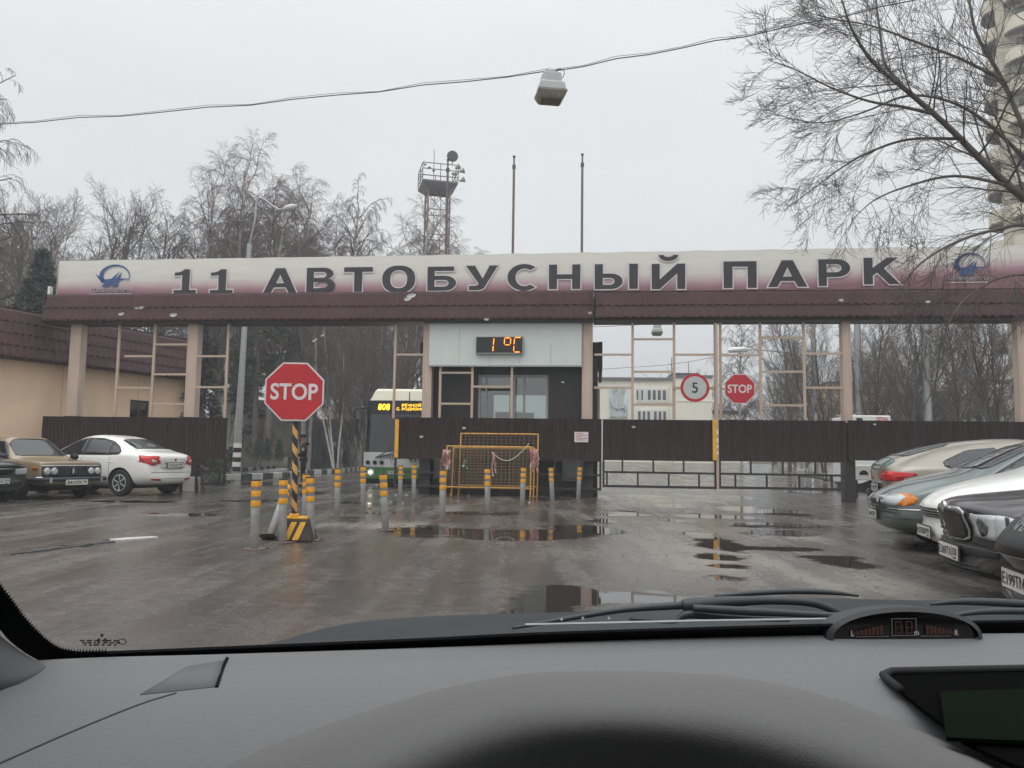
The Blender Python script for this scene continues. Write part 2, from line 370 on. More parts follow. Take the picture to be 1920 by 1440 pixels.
# ------------------------------------------------------------------ gate line: u runs along it to the right, w away from the viewer
gl, gr_ = G(115, 607, 5.1), G(1900, 600, 5.1)
GU = (gr_ - gl); GU.z = 0; GU.normalize(); GW = Vector((-GU.y, GU.x, 0)); GA = math.atan2(GU.y, GU.x)
GO = gl + GU * (-(gl.x) / GU.x); GO.z = 0
GM = Matrix.Translation(GO) @ Matrix.Rotation(GA, 4, 'Z')
def gp(px, py, w=0.):
    d = ray(px, py); t = (w - (EYE - GO).dot(GW)) / d.dot(GW); q = EYE + d * t
    return (q - GO).dot(GU), q.z
def gu(px, py=720, w=0.): return gp(px, py, w)[0]
def gz(px, py, w=0.): return gp(px, py, w)[1]
def gthing(name, label, cat, u, group=None, w=0., z=0.):
    return thing(name, label, cat, tuple(GM @ Vector((u, w, z))), GA, group)
def part(mb, name, mat, t, **k): return mb.build(name, mat, t, loc=tuple(t.location), rz=t.rotation_euler.z, **k)
# --- the gantry: posts and the tiled fascia beam
gan = gthing('entrance_gantry', 'wide entrance gantry with brown tiled fascia beam on beige posts', 'gantry', 0)
ZB, ZT = 5.1, 5.99
posts = [(127, 147), (348, 367), (792, 809), (1091, 1111), (1581, 1597), (1911, 1935)]
for a, b in posts:
    u0, u1 = gu(a), gu(b); um = (u0+u1)/2
    mb = MB(GM); mb.b6(u0, u1, -.02, .30, 0, ZB); 
    for uu in (u0+.05, u1-.05): mb.b6(uu-.012, uu+.012, -.032, -.02, 2.3, ZB)
    part(mb, 'post', m_beige2, gan, bevel=.012)
    mb = MB(GM); mb.b6(u0-.03, u1+.03, -.06, .34, 0, 2.2); part(mb, 'post_cladding', m_dark_steel, gan, bevel=.01)
def tiles(u0, u1, wb, wt, z0, z1, n=2, name='tile_fascia', pitch=.235):
    nu = int((u1-u0)/pitch)*8; rows = []; ch = (z1-z0)/n
    for c_ in range(n):
        for q in range(6):
            f = q/5; rr = []
            for i in range(nu+1):
                u = u0+(u1-u0)*i/nu; ph = (i % 8)/8
                wave = .010*math.sin(ph*2*math.pi) - (.016 if ph == 0 else 0)
                zz = z1 - ch*(c_+f) - (.022*math.sin(ph*2*math.pi) if q > 3 else 0) - (.0 if c_ else 0)
                ft = (z1-zz)/(z1-z0)
                w = wt + (wb-wt)*ft - .014 - .03*f - wave*.75
                rr.append((u, w, zz))
            rows.append(rr)
    mb = MB(GM); mb.grid(rows); return mb
ul, um_, ur = gu(93, 590), gu(1112, 575), gu(2080, 570)
mb = tiles(ul, um_, -.32, -.20, ZB+.02, ZT); part(mb, 'tile_fascia', m_brown_tile, gan, smooth=50, solid=.012)
mb = tiles(um_+.03, ur, -.24, -.10, ZB+.05, ZT-.05); part(mb, 'tile_fascia', m_brown_tile, gan, smooth=50, solid=.012)
mb = MB(GM); mb.b6(ul+.02, um_, -.29, .5, ZB-.03, ZB+.03); mb.b6(um_+.01, ur, -.2, .5, ZB-.02, ZB+.04); mb.b6(ul+.05, ur, .30, .42, ZB+.05, ZT-.1)
mb.prism([(0,0)]*0 or [(um_-.02, ZB), (um_+.02, ZB), (um_+.02, ZT), (um_-.02, ZT)], -.36, -.03)
mb.prism([(ul-.02, ZB), (ul+.02, ZB), (ul+.02, ZT), (ul-.02, ZT)], -.31, .42)
part(mb, 'beam', m_dark_steel, gan)
# --- the banner along its top
ban = gthing('banner_sign', 'long cream and mauve banner with wide dark lettering on top of the gantry', 'sign', 0, z=ZT)
bz0, bz1 = ZT-.02, 7.08
m_ban = bpy.data.materials.new('printed_banner'); m_ban.use_nodes = True; t = m_ban.node_tree; p = t.nodes['Principled BSDF']; p.inputs['Roughness'].default_value = .55
c = N(t, 'ShaderNodeTexCoord'); s = N(t, 'ShaderNodeSeparateXYZ'); t.links.new(c.outputs['Object'], s.inputs[0])
mr_ = N(t, 'ShaderNodeMapRange'); mr_.inputs['From Max'].default_value = bz1-bz0; t.links.new(s.outputs['Z'], mr_.inputs[0])
ux = N(t, 'ShaderNodeMapRange'); ux.inputs['From Min'].default_value = gu(1450); ux.inputs['From Max'].default_value = gu(2000); ux.inputs['To Min'].default_value = 0; ux.inputs['To Max'].default_value = .42
t.links.new(s.outputs['X'], ux.inputs[0])
n_ = N(t, 'ShaderNodeTexNoise'); n_.inputs['Scale'].default_value = 1.3; n_.inputs['Detail'].default_value = 5; t.links.new(c.outputs['Object'], n_.inputs['Vector'])
m0 = N(t, 'ShaderNodeMath', operation='MULTIPLY_ADD'); m0.inputs[1].default_value = .12; m0.inputs[2].default_value = -.06; t.links.new(n_.outputs[0], m0.inputs[0])
m1 = N(t, 'ShaderNodeMath', operation='SUBTRACT'); t.links.new(mr_.outputs[0], m1.inputs[0]); t.links.new(ux.outputs[0], m1.inputs[1])
m2 = N(t, 'ShaderNodeMath', operation='ADD'); t.links.new(m1.outputs[0], m2.inputs[0]); t.links.new(m0.outputs[0], m2.inputs[1])
rp = N(t, 'ShaderNodeValToRGB'); e = rp.color_ramp.elements; e[0].position = .0; e[0].color = (.24, .115, .145, 1); e[1].position = 1; e[1].color = (.76, .75, .68, 1)
for q, cc in ((.14, (.40, .23, .27, 1)), (.27, (.56, .44, .44, 1)), (.42, (.70, .665, .61, 1)), (.8, (.76, .75, .68, 1))):
    x = e.new(q); x.color = cc
t.links.new(m2.outputs[0], rp.inputs[0])
st = N(t, 'ShaderNodeTexNoise'); st.inputs['Scale'].default_value = 2.5; st.inputs['Detail'].default_value = 6
mp = N(t, 'ShaderNodeMapping'); mp.inputs['Scale'].default_value = (.5, 1, 4); t.links.new(c.outputs['Object'], mp.inputs[0]); t.links.new(mp.outputs[0], st.inputs['Vector'])
mx = N(t, 'ShaderNodeMix', data_type='RGBA'); mx.blend_type = 'MULTIPLY'; mx.inputs[0].default_value = .18
t.links.new(rp.outputs[0], mx.inputs[6]); t.links.new(st.outputs[0], mx.inputs[7]); t.links.new(mx.outputs[2], p.inputs['Base Color'])
ub0, ub1 = gu(114, 520), gu(2070, 500)
nu = 160; rows = []
for j in range(7):
    rr = []
    for i in range(nu+1):
        u = ub0+(ub1-ub0)*i/nu; f = j/6
        top = bz1 + .10*(i/nu) + .012*math.sin(i*.9)*math.sin(i*.23)
        rr.append((u, -.12 + .004*math.sin(i*.31+f*2)*math.sin(f*3.1) + .003*math.sin(i*1.3+3*f), bz0+(top-bz0)*f))
    rows.append(rr)
mb = MB(GM); mb.grid(rows); part(mb, 'banner_sheet', m_ban, ban, smooth='all')
mb = MB(GM); mb.b6(ub0, ub1, -.095, -.075, bz0+.051, bz1-.031); part(mb, 'banner_backing', m_signback, ban)
mb = MB(GM); mb.b6(ub0-.03, ub1, -.10, .02, bz1-.03, bz1+.03); mb.b6(ub0-.035, ub0+.0, -.13, .02, bz0, bz1); mb.b6(ub0, ub1, -.05, .02, bz0, bz0+.05)
u = ub0
while u < ub1: mb.b6(u, u+.05, -.09, -.03, bz0, bz1); mb.bar((u+.02, -.02, bz1-.1), (u+.02, .8, bz0-.1), .04); u += 2.2
mb.M = GM @ Matrix.Identity(4); part(mb, 'banner_frame', M('banner_rail', (.35, .30, .24), .6, var=.3), ban)
letters = [('А',493,556,503,549),('В',574,628,502,548),('Т',644,698,501,547),('О',716,778,499,548),('Б',801,855,500,545),('У',873,933,498,544),
 ('С',951,1007,496,544),('Н',1029,1088,496,542),('Ы',1115,1196,495,542),('Й',1222,1285,478,542),('П',1357,1419,490,540),('А',1440,1514,488,538),('Р',1535,1595,486,536),('К',1620,1688,483,533)]
ink, halo = MB(GM), MB(GM)
def put(mb, v2, fs, w): mb.add([(x, w, z) for x, z in v2], fs)
WB = -.152
def arc_(cx_, cy_, rx, ry, a0, a1, n=12): return [(cx_+rx*math.cos(R(a0+(a1-a0)*k/n)), cy_+ry*math.sin(R(a0+(a1-a0)*k/n))) for k in range(n+1)]
def sup_(cx_, cy_, rx, ry, n=36, p_=.86): return [(cx_+rx*math.copysign(abs(math.cos(a_))**p_, math.cos(a_)), cy_+ry*math.copysign(abs(math.sin(a_))**p_, math.sin(a_))) for a_ in np.linspace(0, 2*math.pi, n, False)]
GLY = {
 'А': [[(0,0),(.24,0),(.325,.22),(.675,.22),(.76,0),(1,0),(.64,1),(.36,1)], [(.385,.39),(.5,.74),(.615,.39)]],
 'В': [[(0,0),(.58,0)]+arc_(.60,.285,.40,.285,-90,72)+arc_(.57,.755,.36,.245,-56,90)+[(0,1)], [(.25,.17),(.56,.17)]+arc_(.57,.29,.17,.12,-90,90)+[(.25,.41)], [(.25,.59),(.53,.59)]+arc_(.54,.71,.15,.12,-90,90)+[(.25,.83)]],
 'Т': [[(.36,0),(.64,0),(.64,.81),(1,.81),(1,1),(0,1),(0,.81),(.36,.81)]],
 'О': [sup_(.5,.5,.5,.52), sup_(.5,.5,.255,.345)],
 'Б': [[(0,0),(.58,0)]+arc_(.60,.31,.40,.31,-90,90)+[(.25,.62),(.25,.82),(.92,.82),(.92,1),(0,1)], [(.25,.17),(.56,.17)]+arc_(.57,.31,.17,.14,-90,90)+[(.25,.45)]],
 'У': [[(0,1),(.28,1),(.53,.47),(.74,1),(1,1),(.64,.22),(.58,.09),(.49,.02),(.38,0),(.1,0),(.1,.18),(.30,.18),(.37,.20),(.41,.26)]],
 'С': [arc_(.56,.5,.56,.52,48,312,26)+arc_(.58,.5,.31,.345,-54,-306,22)],
 'Н': [[(0,0),(.26,0),(.26,.41),(.74,.41),(.74,0),(1,0),(1,1),(.74,1),(.74,.60),(.26,.60),(.26,1),(0,1)]],
 'Ы': [[(0,0),(.36,0)]+arc_(.38,.31,.27,.31,-90,90)+[(.19,.62),(.19,1),(0,1)], [(.19,.17),(.36,.17)]+arc_(.36,.31,.10,.14,-90,90)+[(.19,.45)], [(.80,0),(1,0),(1,1),(.80,1)]],
 'Й': [[(0,0),(.24,0),(.76,.46),(.76,0),(1,0),(1,.74),(.76,.74),(.24,.28),(.24,.74),(0,.74)], arc_(.5,1.0,.29,.18,180,360)+arc_(.5,1.0,.14,.06,0,-180)],
 'П': [[(0,0),(.27,0),(.27,.80),(.73,.80),(.73,0),(1,0),(1,1),(0,1)]],
 'Р': [[(0,0),(.26,0),(.26,.33),(.56,.33)]+arc_(.58,.665,.42,.335,-90,90)+[(0,1)], [(.26,.51),(.54,.51)]+arc_(.55,.665,.18,.155,-90,90)+[(.26,.82)]],
 'К': [[(0,0),(.25,0),(.25,.33),(.37,.44),(.70,0),(1,0),(.56,.60),(.96,1),(.65,1),(.25,.62),(.25,1),(0,1)]]}
def glyph_mesh(ch, u0, u1, z0, z1, off):
    c_ = bpy.data.curves.new('lettering', 'CURVE'); c_.dimensions = '2D'; c_.fill_mode = 'BOTH'; c_.offset = off
    for ct in GLY[ch]:
        sp_ = c_.splines.new('POLY'); sp_.points.add(len(ct)-1); sp_.use_cyclic_u = True
        for k, (x, y) in enumerate(ct): sp_.points[k].co = (u0+(u1-u0)*x, z0+(z1-z0)*y, 0, 1)
    o = bpy.data.objects.new('lettering', c_); COL.objects.link(o); dg = bpy.context.evaluated_depsgraph_get(); me = bpy.data.meshes.new_from_object(o.evaluated_get(dg))
    r_ = [tuple(v.co)[:2] for v in me.vertices], [tuple(p.vertices) for p in me.polygons]; bpy.data.objects.remove(o); bpy.data.meshes.remove(me); bpy.data.curves.remove(c_); return r_
for ch, a, b, c0, c1 in letters:
    pm_ = (a+b)/2; u0, u1 = gu(a, c1, WB), gu(b, c1, WB); z0, z1 = gz(pm_, c1, WB), gz(pm_, c0, WB)
    put(ink, *glyph_mesh(ch, u0, u1, z0, z1, 0), WB-.004); put(halo, *glyph_mesh(ch, u0, u1, z0, z1, .035), WB)
for a, b in ((325, 367), (393, 436)):      # the figure 1 with its slab foot
    for mb, g, w in ((ink, 0, WB-.004), (halo, .035, WB)):
        u0, u1 = gu(a, 550, WB), gu(b, 550, WB); z0, z1 = gz(a+20, 551, WB), gz(a+20, 505, WB); f = lambda x: u0+(u1-u0)*x; h = lambda y: z0+(z1-z0)*y
        poly = [(f(0)-g,h(0)-g),(f(1)+g,h(0)-g),(f(1)+g,h(.16)+g),(f(.70)+g,h(.16)+g),(f(.70)+g,h(1)+g),(f(.44),h(1)+g),(f(.36),h(.93)+g),(f(.22),h(.885)+g),(f(.02)-g,h(.865)+g),(f(.02)-g,h(.74)-g),(f(.36)-g,h(.76)-g),(f(.36)-g,h(.16)+g),(f(0)-g,h(.16)+g)]
        put(mb, poly, [tuple(range(len(poly)))], w)
part(ink, 'lettering', m_ink, ban, fix=False); part(halo, 'lettering_outline', m_signwhite, ban, fix=False)
def logo(px0, py0, px1, py1, w, L_):
    """the swooping blue emblem: measured in a 1920 x 1440 enlargement of it"""
    mb, tx, th = MB(GM), MB(GM), MB(GM)
    ux_ = lambda x: gu(px0+(px1-px0)*x/1920, (py0+py1)/2, w); uz_ = lambda y: gz((px0+px1)/2, py0+(py1-py0)*y/1440, w)
    def poly(m_, pts, ww=w): put(m_, [(ux_(x), uz_(y)) for x, y in pts], [tuple(range(len(pts)))], ww)
    oc, ic = [], []
    for k in range(41):
        a = R(150 + k*205/40 if False else 215 - k*6.2)
        f = k/40
        oc.append((1045+550*math.cos(a), 620-410*math.sin(a))); wd = 150*(1-f)**1.1+14
        ic.append((1045+(550-wd)*math.cos(a), 620-(410-wd*.8)*math.sin(a)))
    mbs = [(ux_(x), uz_(y)) for x, y in oc+ic]; n = 41
    put(mb, mbs, [(i, i+1, n+i+1, n+i) for i in range(n-1)], w)
    poly(mb, [(345,530),(500,640),(640,760),(760,735),(930,720),(1230,460),(1060,720),(1110,725),(1310,470),(1240,720),(1580,715),(1580,735),(1220,790),(1150,1000),(930,1005),(1030,815),(1000,815),(860,1000),(590,1020),(700,870),(600,830),(470,710)])
    put(tx, *fit('Мосгортранс', ux_(215), ux_(1680), uz_(1215), uz_(1060), off=.02, shear=.25), w-.004)
    put(th, *fit('Мосгортранс', ux_(215), ux_(1680), uz_(1215), uz_(1060), off=.075, shear=.25, base=.02), w-.001)
    for k in range(26):
        x = 200+k*58; poly(th, [(x,1290),(x+44,1290),(x+44,1250),(x,1250)], w-.001)
    part(mb, 'logo', m_blue, ban, fix=False); part(tx, 'logo_lettering', m_ink, ban, fix=False); part(th, 'logo_lettering_outline', m_signwhite, ban, fix=False)
logo(160, 485, 260, 560, WB-.002, 0)
logo(1765, 463, 1865, 538, WB-.002, 1)
# --- gate leaves: corrugated brown sheet, dark lower rails, beige rails above
def corr(u0, u1, z0, z1, w, pitch=.12):
    n = int((u1-u0)/pitch)*4; us = [u0+(u1-u0)*i/n for i in range(n+1)]; d = [0, 0, .018, .018]
    mb = MB(GM); mb.grid([[(u_, w-d[i % 4]+.003*math.sin(i*.7), z) for i, u_ in enumerate(us)] for z in (z0, (z0+z1)/2, z1)]); return mb
PW = -.18
def leaf(px0, px1, ytop, ybot, verts, horiz, lower, label, group='gate leaves and fence panels under the gantry', w=PW, yel=None, rails=True):
    u0, u1 = gu(px0, 800, w), gu(px1, 800, w); t = gthing('gate_leaf', label, 'gate', (u0+u1)/2, group, w)
    xm = (px0+px1)/2; z0, z1 = gz(xm, ybot, w), gz(xm, ytop, w)
    part(corr(u0, u1, z0, z1, w), 'sheet_panel', m_brown, t, solid=.006)
    mb = MB(GM); mb.b6(u0, u1, w+.02, w+.07, z1-.06, z1-.01); mb.b6(u0, u1, w+.02, w+.07, z0+.02, z0+.08)
    if lower:
        (y1, y2), up, lo = lower; za, zb = gz(xm, y1, w), gz(xm, y2, w)
        mb.b6(u0, u1, w, w+.06, za-.03, za+.03); mb.b6(u0, u1, w, w+.06, zb-.035, zb+.035)
        for x in up: uu = gu(x, 875, w); mb.b6(uu-.025, uu+.025, w+.005, w+.055, za+.031, z0+.019)
        for x in lo: uu = gu(x, 900, w); mb.b6(uu-.025, uu+.025, w+.005, w+.055, zb+.036, za-.031)
        for uu in (u0, u1-.06): mb.b6(uu, uu+.06, w-.004, w+.064, zb-.04, z0+.018)
    part(mb, 'lower_rails', m_dark_steel, t)
    mb = MB(GM); wf = .0
    if verts or horiz:
        for x, y0, y1 in verts: uu = gu(x, 700, wf); mb.b6(uu-.035, uu+.035, wf-.03, wf+.03, gz(x, y1, wf), min(ZB-.035, gz(x, y0, wf)))
        for a, b, y in horiz: zz = gz((a+b)/2, y, wf); mb.b6(gu(a, 700, wf)+.0, gu(b, 700, wf), wf-.024, wf+.026, zz-.03, zz+.03)
        part(mb, 'upper_frame', m_beige, t)
    if yel:
        uu = gu(yel[0], 800, w); mb = MB(GM); mb.b6(uu-.055, uu+.055, w-.05, w-.02, gz(yel[0], yel[2], w), gz(yel[0], yel[1], w)); part(mb, 'edge_strip', m_yellow, t)
    return t
leaf(79, 426, 782, 858, [(220,600,784),(287,600,784),(425,600,784)], [(232,287,668),(287,350,646),(287,350,702),(220,287,727),(287,350,757),(367,425,668),(367,425,726)],
     ((881,905),[395],[350,410]), 'brown gate leaf standing open in front of the peach building')
leaf(741, 1128, 784, 863, [(740,600,784),(886,684,784),(960,684,784),(826,684,784)], [(740,795,665),(824,886,699),(824,886,757),(886,962,725)],
     ((888,914),[870,960,1040],[820,905,1000,1080]), 'brown gate leaf with a yellow edge strip below the temperature board', yel=(745,786,858))
leaf(1130, 1343, 787, 864, [(1186,600,786),(1264,600,786),(1341,600,786)], [(1114,1186,665),(1186,1264,636),(1264,1341,665),(1186,1264,697),(1114,1186,727),(1264,1341,728),(1186,1264,759)],
     ((886.5,913),[1167,1225,1282],[1138,1196,1254,1311]), 'brown gate leaf carrying the round speed limit sign', yel=(1339.5,787,863))
leaf(1347, 1586, 788, 866, [(1351,600,787),(1426,600,787),(1508,600,787)], [(1351,1426,666),(1426,1508,633),(1508,1585,663),(1426,1508,697),(1413,1426,727),(1426,1508,760),(1508,1585,727)],
     ((890,916),[1408,1468,1529],[1379,1438,1499,1560]), 'brown gate leaf carrying the small red stop sign')
leaf(1590, 2010, 790, 866, [], [], None, 'plain brown fence panel behind the parked cars')
# little dark-yellow marker blocks on the locking post between the two leaves
mb = MB(GM); uu = gu(1345, 820, PW)
mb.m = 0; mb.b6(uu-.035, uu+.035, PW-.03, PW+.04, .32, 5.0)
for k, (y0, y1) in enumerate(((806,815),(822,830),(834,840),(846,852))): mb.m = 1; mb.b6(uu-.038, uu+.02, PW-.045, PW-.031, gz(1345,y1,PW), gz(1345,y0,PW))
tag(mb.build('gate_lock_post', [m_beige, m_white], loc=tuple(GM @ Vector((uu, PW, 0))), rz=GA), 'thin lock post with white marks between the two closed gate leaves', 'post')
# --- the board over the booth with its temperature display
bd = gthing('display_board', 'pale green grey sheet board hung between the posts under the gantry beam', 'board', gu(945), w=-.08, z=3.7)
u0, u1 = gu(806, 645), gu(1091, 645); z0, z1 = gz(945, 685), gz(945, 609)
m_board = M('pale_green_sheet', (.58, .63, .60), .5, var=.05, scale=1.6)
mb = MB(GM); k = 5
for i in range(k): mb.b6(u0+(u1-u0)*i/k+.003, u0+(u1-u0)*(i+1)/k-.003, -.10, -.06, z0, z1)
part(mb, 'board_sheet', m_board, bd)
mb = MB(GM)
mb.b6(u0-.02, u1+.02, -.125, -.055, z0-.05, z0-.001); mb.b6(u0-.02, u1+.02, -.125, -.055, z1+.001, z1+.03)
for i in range(k+1):
    for j in range(5): mb.lathe([(.012, -.108), (.012, -.1)], 6, 'Y', (u0+(u1-u0)*min(max(i/k, .012), .988), 0, z0+(z1-z0)*(.06+.22*j)))
part(mb, 'board_edge', m_zinc, bd)
td = gthing('temperature_display', 'black digital display reading one degree in glowing orange segments', 'display', gu(936), w=-.2, z=gz(936,663))
u0, u1, z0, z1 = gu(892,647,-.2), gu(981,647,-.2), gz(936,663,-.2), gz(936,631,-.2)
mb = MB(GM); mb.b6(u0, u1, -.2, -.102, z0, z1); part(mb, 'casing', m_black, td, bevel=.01)
mb = MB(GM)
for a, b, c0, c1 in ((u0,u1,z1-.02,z1),(u0,u1,z0,z0+.02),(u0,u0+.02,z0+.021,z1-.021),(u1-.02,u1,z0+.021,z1-.021)): mb.b6(a, b, -.222, -.2005, c0, c1)
part(mb, 'bezel', m_zinc, td)
m_led = M('orange_led', (.4, .12, .01), .4, var=.05, emit=((1.0, .22, .012), 5.5))
def seg(mb, x0, y0, x1, y1, w_=2.6):
    a = Vector((gu(x0,647,-.21), -.208, gz(936,y0,-.21))); b = Vector((gu(x1,647,-.21), -.208, gz(936,y1,-.21))); d = (b-a).normalized()
    mb.bar(a+d*.015, b-d*.015, w_/FPX*24*.9, .012)
def digit(segs, nm):
    mb = MB(GM)
    for s_ in segs: seg(mb, *s_)
    part(mb, 'digit', m_led, td)
digit([(926,634,925,647),(925,648,924,659)], 0)
digit([(946,633.5,957,633.5),(957.5,634,957,645.5),(956,646.5,946,646.5),(945.5,645.5,946,634)], 1)
digit([(965,633,977,633),(964.5,634,964,646),(963.5,648,963,659),(964,660,975,660)], 2)
# --- signs on the leaves, the notice on the sheet
def octa(r): return [(r*math.cos(R(22.5+45*k))/math.cos(R(22.5)), r*math.sin(R(22.5+45*k))/math.cos(R(22.5))) for k in range(8)]
def disc(r, n=40): return [(r*math.cos(2*math.pi*k/n), r*math.sin(2*math.pi*k/n)) for k in range(n)]
def stop_face(t, r, Mx):
    mb = MB(Mx); mb.prism(octa(r), .0, .02); mb.build('sign_back', m_signback, t)
    mb = MB(Mx); mb.prism(octa(r*.995), -.006, -.001); mb.build('sign_border', m_signwhite, t)
    mb = MB(Mx); mb.prism(octa(r*.945), -.010, -.0065); mb.build('sign_face', m_red, t)
    mb = MB(Mx); v, f = fit('STOP', -.80*r, .80*r, -.285*r, .285*r, off=.022); mb.add([(x, -.013, z) for x, z in v], f); mb.build('lettering', m_signwhite, t, fix=False)
def ring_face(t, r, Mx, txt, w_=.2, h_=.5):
    mb = MB(Mx); mb.prism(disc(r), 0, .02); mb.build('sign_back', m_signback, t)
    mb = MB(Mx); mb.prism(disc(r*.995), -.006, -.001); mb.build('sign_border', m_red, t)
    mb = MB(Mx); mb.prism(disc(r*.80), -.010, -.0065); mb.build('sign_face', m_signgrey, t)
    mb = MB(Mx); v, f = fit(txt, -w_*r, w_*r, -h_*r/1.35, h_*r/1.35, off=.012); mb.add([(x, -.013, z) for x, z in v], f); mb.build('lettering', m_ink, t, fix=False)
I4 = Matrix.Identity(4)
u, z = gp(1387, 729, -.1); t = gthing('stop_sign', 'small red octagonal stop sign on the closed gate leaf', 'sign', u, w=-.1, z=z); stop_face(t, 28.5/FPX*GO.y*.95, I4)
mb = MB(); mb.b6(-.5, .55, .021, .05, -.03, .03); mb.build('bracket', m_beige, t)
u, z = gp(1303, 727, -.1); t = gthing('speed_limit_sign', 'round red ringed sign with a black 5 on the closed gate leaf', 'sign', u, w=-.1, z=z); ring_face(t, 27.5/FPX*GO.y*.95, I4, '5', .21, .5)
mb = MB(); mb.b6(-.6, .6, .021, .05, -.03, .03); mb.build('bracket', m_beige, t)
u0, z0 = gp(1077, 829, PW-.04); u1, z1 = gp(1103, 810, PW-.04)
t = gthing('notice_sign', 'small white notice with red lines of print on the brown gate sheet', 'notice', (u0+u1)/2, w=PW-.04, z=z0)
mb = MB(GM); mb.b6(u0, u1, PW-.045, PW-.024, z0, z1); part(mb, 'notice_sheet', m_signwhite, t)
mb = MB(GM); rnd = random.Random(4)
for k, n_w in enumerate((3, 4, 2, 4, 3)):
    x = u0+.05+.03*rnd.random()
    for q in range(n_w): wd = .04+.05*rnd.random(); mb.b6(x, min(x+wd, u1-.04), PW-.048, PW-.046, z1-.06-.045*k, z1-.04-.045*k); x += wd+.015
part(mb, 'print_lines', M('red_print', (.45, .12, .12), .6), t)
# --- the guard booth behind the middle posts
u0, u1 = gu(806, 700, .5), gu(1121, 720, .5)
bt = gthing('guard_booth', 'dark brown sheet clad guard booth with a wide window behind the gate posts', 'booth', (u0+u1)/2, w=.5)
BZ = 4.15; wu0, wu1 = gu(897, 740, .5), gu(1028, 740, .5); wz0, wz1 = 1.95, gz(960, 703, .5); dep = 4.4
m_booth = M('booth_sheet', (.022, .018, .020), .45, var=.25, scale=2, stretch=(2, 2, .5))
mb = MB(GM)
for a, b, c0, c1 in ((u0,wu0,0,BZ),(wu1,u1,0,BZ),(wu0,wu1,0,wz0),(wu0,wu1,wz1,BZ)): mb.b6(a, b, .5, .62, c0, c1)
for a, b, c0, c1 in ((u0+.1,u0+1.4,0,BZ),(u1-.9,u1-.1,0,BZ),(u0+1.4,u1-.9,0,1.6),(u0+1.4,u1-.9,3.3,BZ)): mb.b6(a, b, .5+dep-.1, .5+dep, c0, c1)  # rear wall, its opening added to let daylight into the booth
mb.b6(u0, u0+.1, .62, .5+dep, 0, BZ); mb.b6(u1-.1, u1, .62, .5+dep, 0, BZ); mb.b6(u0, u1, .62, .5+dep, BZ-.1, BZ-.001)
x = u0+.06
while x < u1:
    for a, b in (((0, BZ),) if not (wu0-.02 < x < wu1+.02) else ((0, wz0), (wz1, BZ))): mb.b6(x, x+.03, .485, .499, a+.002, b-.002)
    x += .13
part(mb, 'wall', m_booth, bt)
mb = MB(GM); mb.b6(u0-.3, u1+.02, .40, .62+dep, BZ+.0, BZ+.40); mb.b6(u1+.021, u1+.12, .44, .62+dep, BZ-.38, BZ+.42); x = .46
while x < .6+dep: mb.b6(u1+.121, u1+.132, x, x+.03, BZ-.37, BZ+.41); x += .13
part(mb, 'roof', m_brown, bt)
mb = MB(GM); fw = .07
for a, b, c0, c1 in ((wu0,wu1,wz1-fw,wz1),(wu0,wu0+fw,wz0,wz1-fw),(wu1-fw,wu1,wz0,wz1-fw),((wu0+wu1)/2-fw,(wu0+wu1)/2+fw,wz0,wz1-fw),(wu0+fw+.13,wu0+fw+.19,wz0,wz1-fw),((wu0+wu1)/2+.3,(wu0+wu1)/2+.36,wz0,wz1-fw)): mb.b6(a, b, .49, .56, c0, c1)
part(mb, 'window_frame', M('window_frame_paint', (.30, .31, .30), .5), bt)
m_clear = bpy.data.materials.new('booth_glass'); m_clear.use_nodes = True; t_ = m_clear.node_tree; t_.nodes.clear()
o_ = N(t_, 'ShaderNodeOutputMaterial'); mxs = N(t_, 'ShaderNodeMixShader'); tr = N(t_, 'ShaderNodeBsdfTransparent'); gs = N(t_, 'ShaderNodeBsdfGlossy'); gs.inputs['Roughness'].default_value = .02
tr.inputs[0].default_value = (.62, .68, .66, 1); mxs.inputs[0].default_value = .16
t_.links.new(tr.outputs[0], mxs.inputs[1]); t_.links.new(gs.outputs[0], mxs.inputs[2]); t_.links.new(mxs.outputs[0], o_.inputs[0])
mb = MB(GM); mb.b6(wu0+.02, wu1-.02, .54, .548, wz0, wz1-.02); part(mb, 'window_pane', m_clear, bt)
mb = MB(GM); mb.b6(u1+.005, u1+.05, 1.2, 2.6, 1.9, 3.3); part(mb, 'side_window', M('side_window_frame', (.3,.3,.3), .5), bt)
mb = MB(GM); mb.b6(u1+.051, u1+.06, 1.27, 2.53, 1.97, 3.23); part(mb, 'side_window_pane', m_glass, bt)
mb = MB(GM); mb.b6(wu0+.3, wu0+1.2, 2.2, 2.6, .8, 2.55); mb.m = 1; mb.b6(wu0+1.1, wu0+1.7, 1.9, 2.1, 1.4, 2.3); mb.m = 2; mb.b6(wu1-.9, wu1-.5, 1.5, 1.58, 2.2, 2.5)
part(mb, 'furniture', [M('cream_cabinet', (.6,.55,.4), .6), M('mint_cabinet', (.3,.55,.45), .5), m_black], bt)
for k, px in enumerate((834, 1074)):
    a, b = gp(px, 905, -.14); mb = MB(GM); mb.b6(a-.3, a+.3, -.3, -.06, .45, 1.05); mb.m = 1; mb.b6(a-.2, a+.2, -.312, -.301, .55, .95)
    tag(mb.build('control_box', [m_dark_steel, M('control_box_face', (.035,.04,.042), .6)], loc=tuple(GM @ Vector((a, -.06, .45))), rz=GA, bevel=.02), ['dark metal control box low on the post beside the bus', 'dark metal control box low beside the notice'][k], 'box')
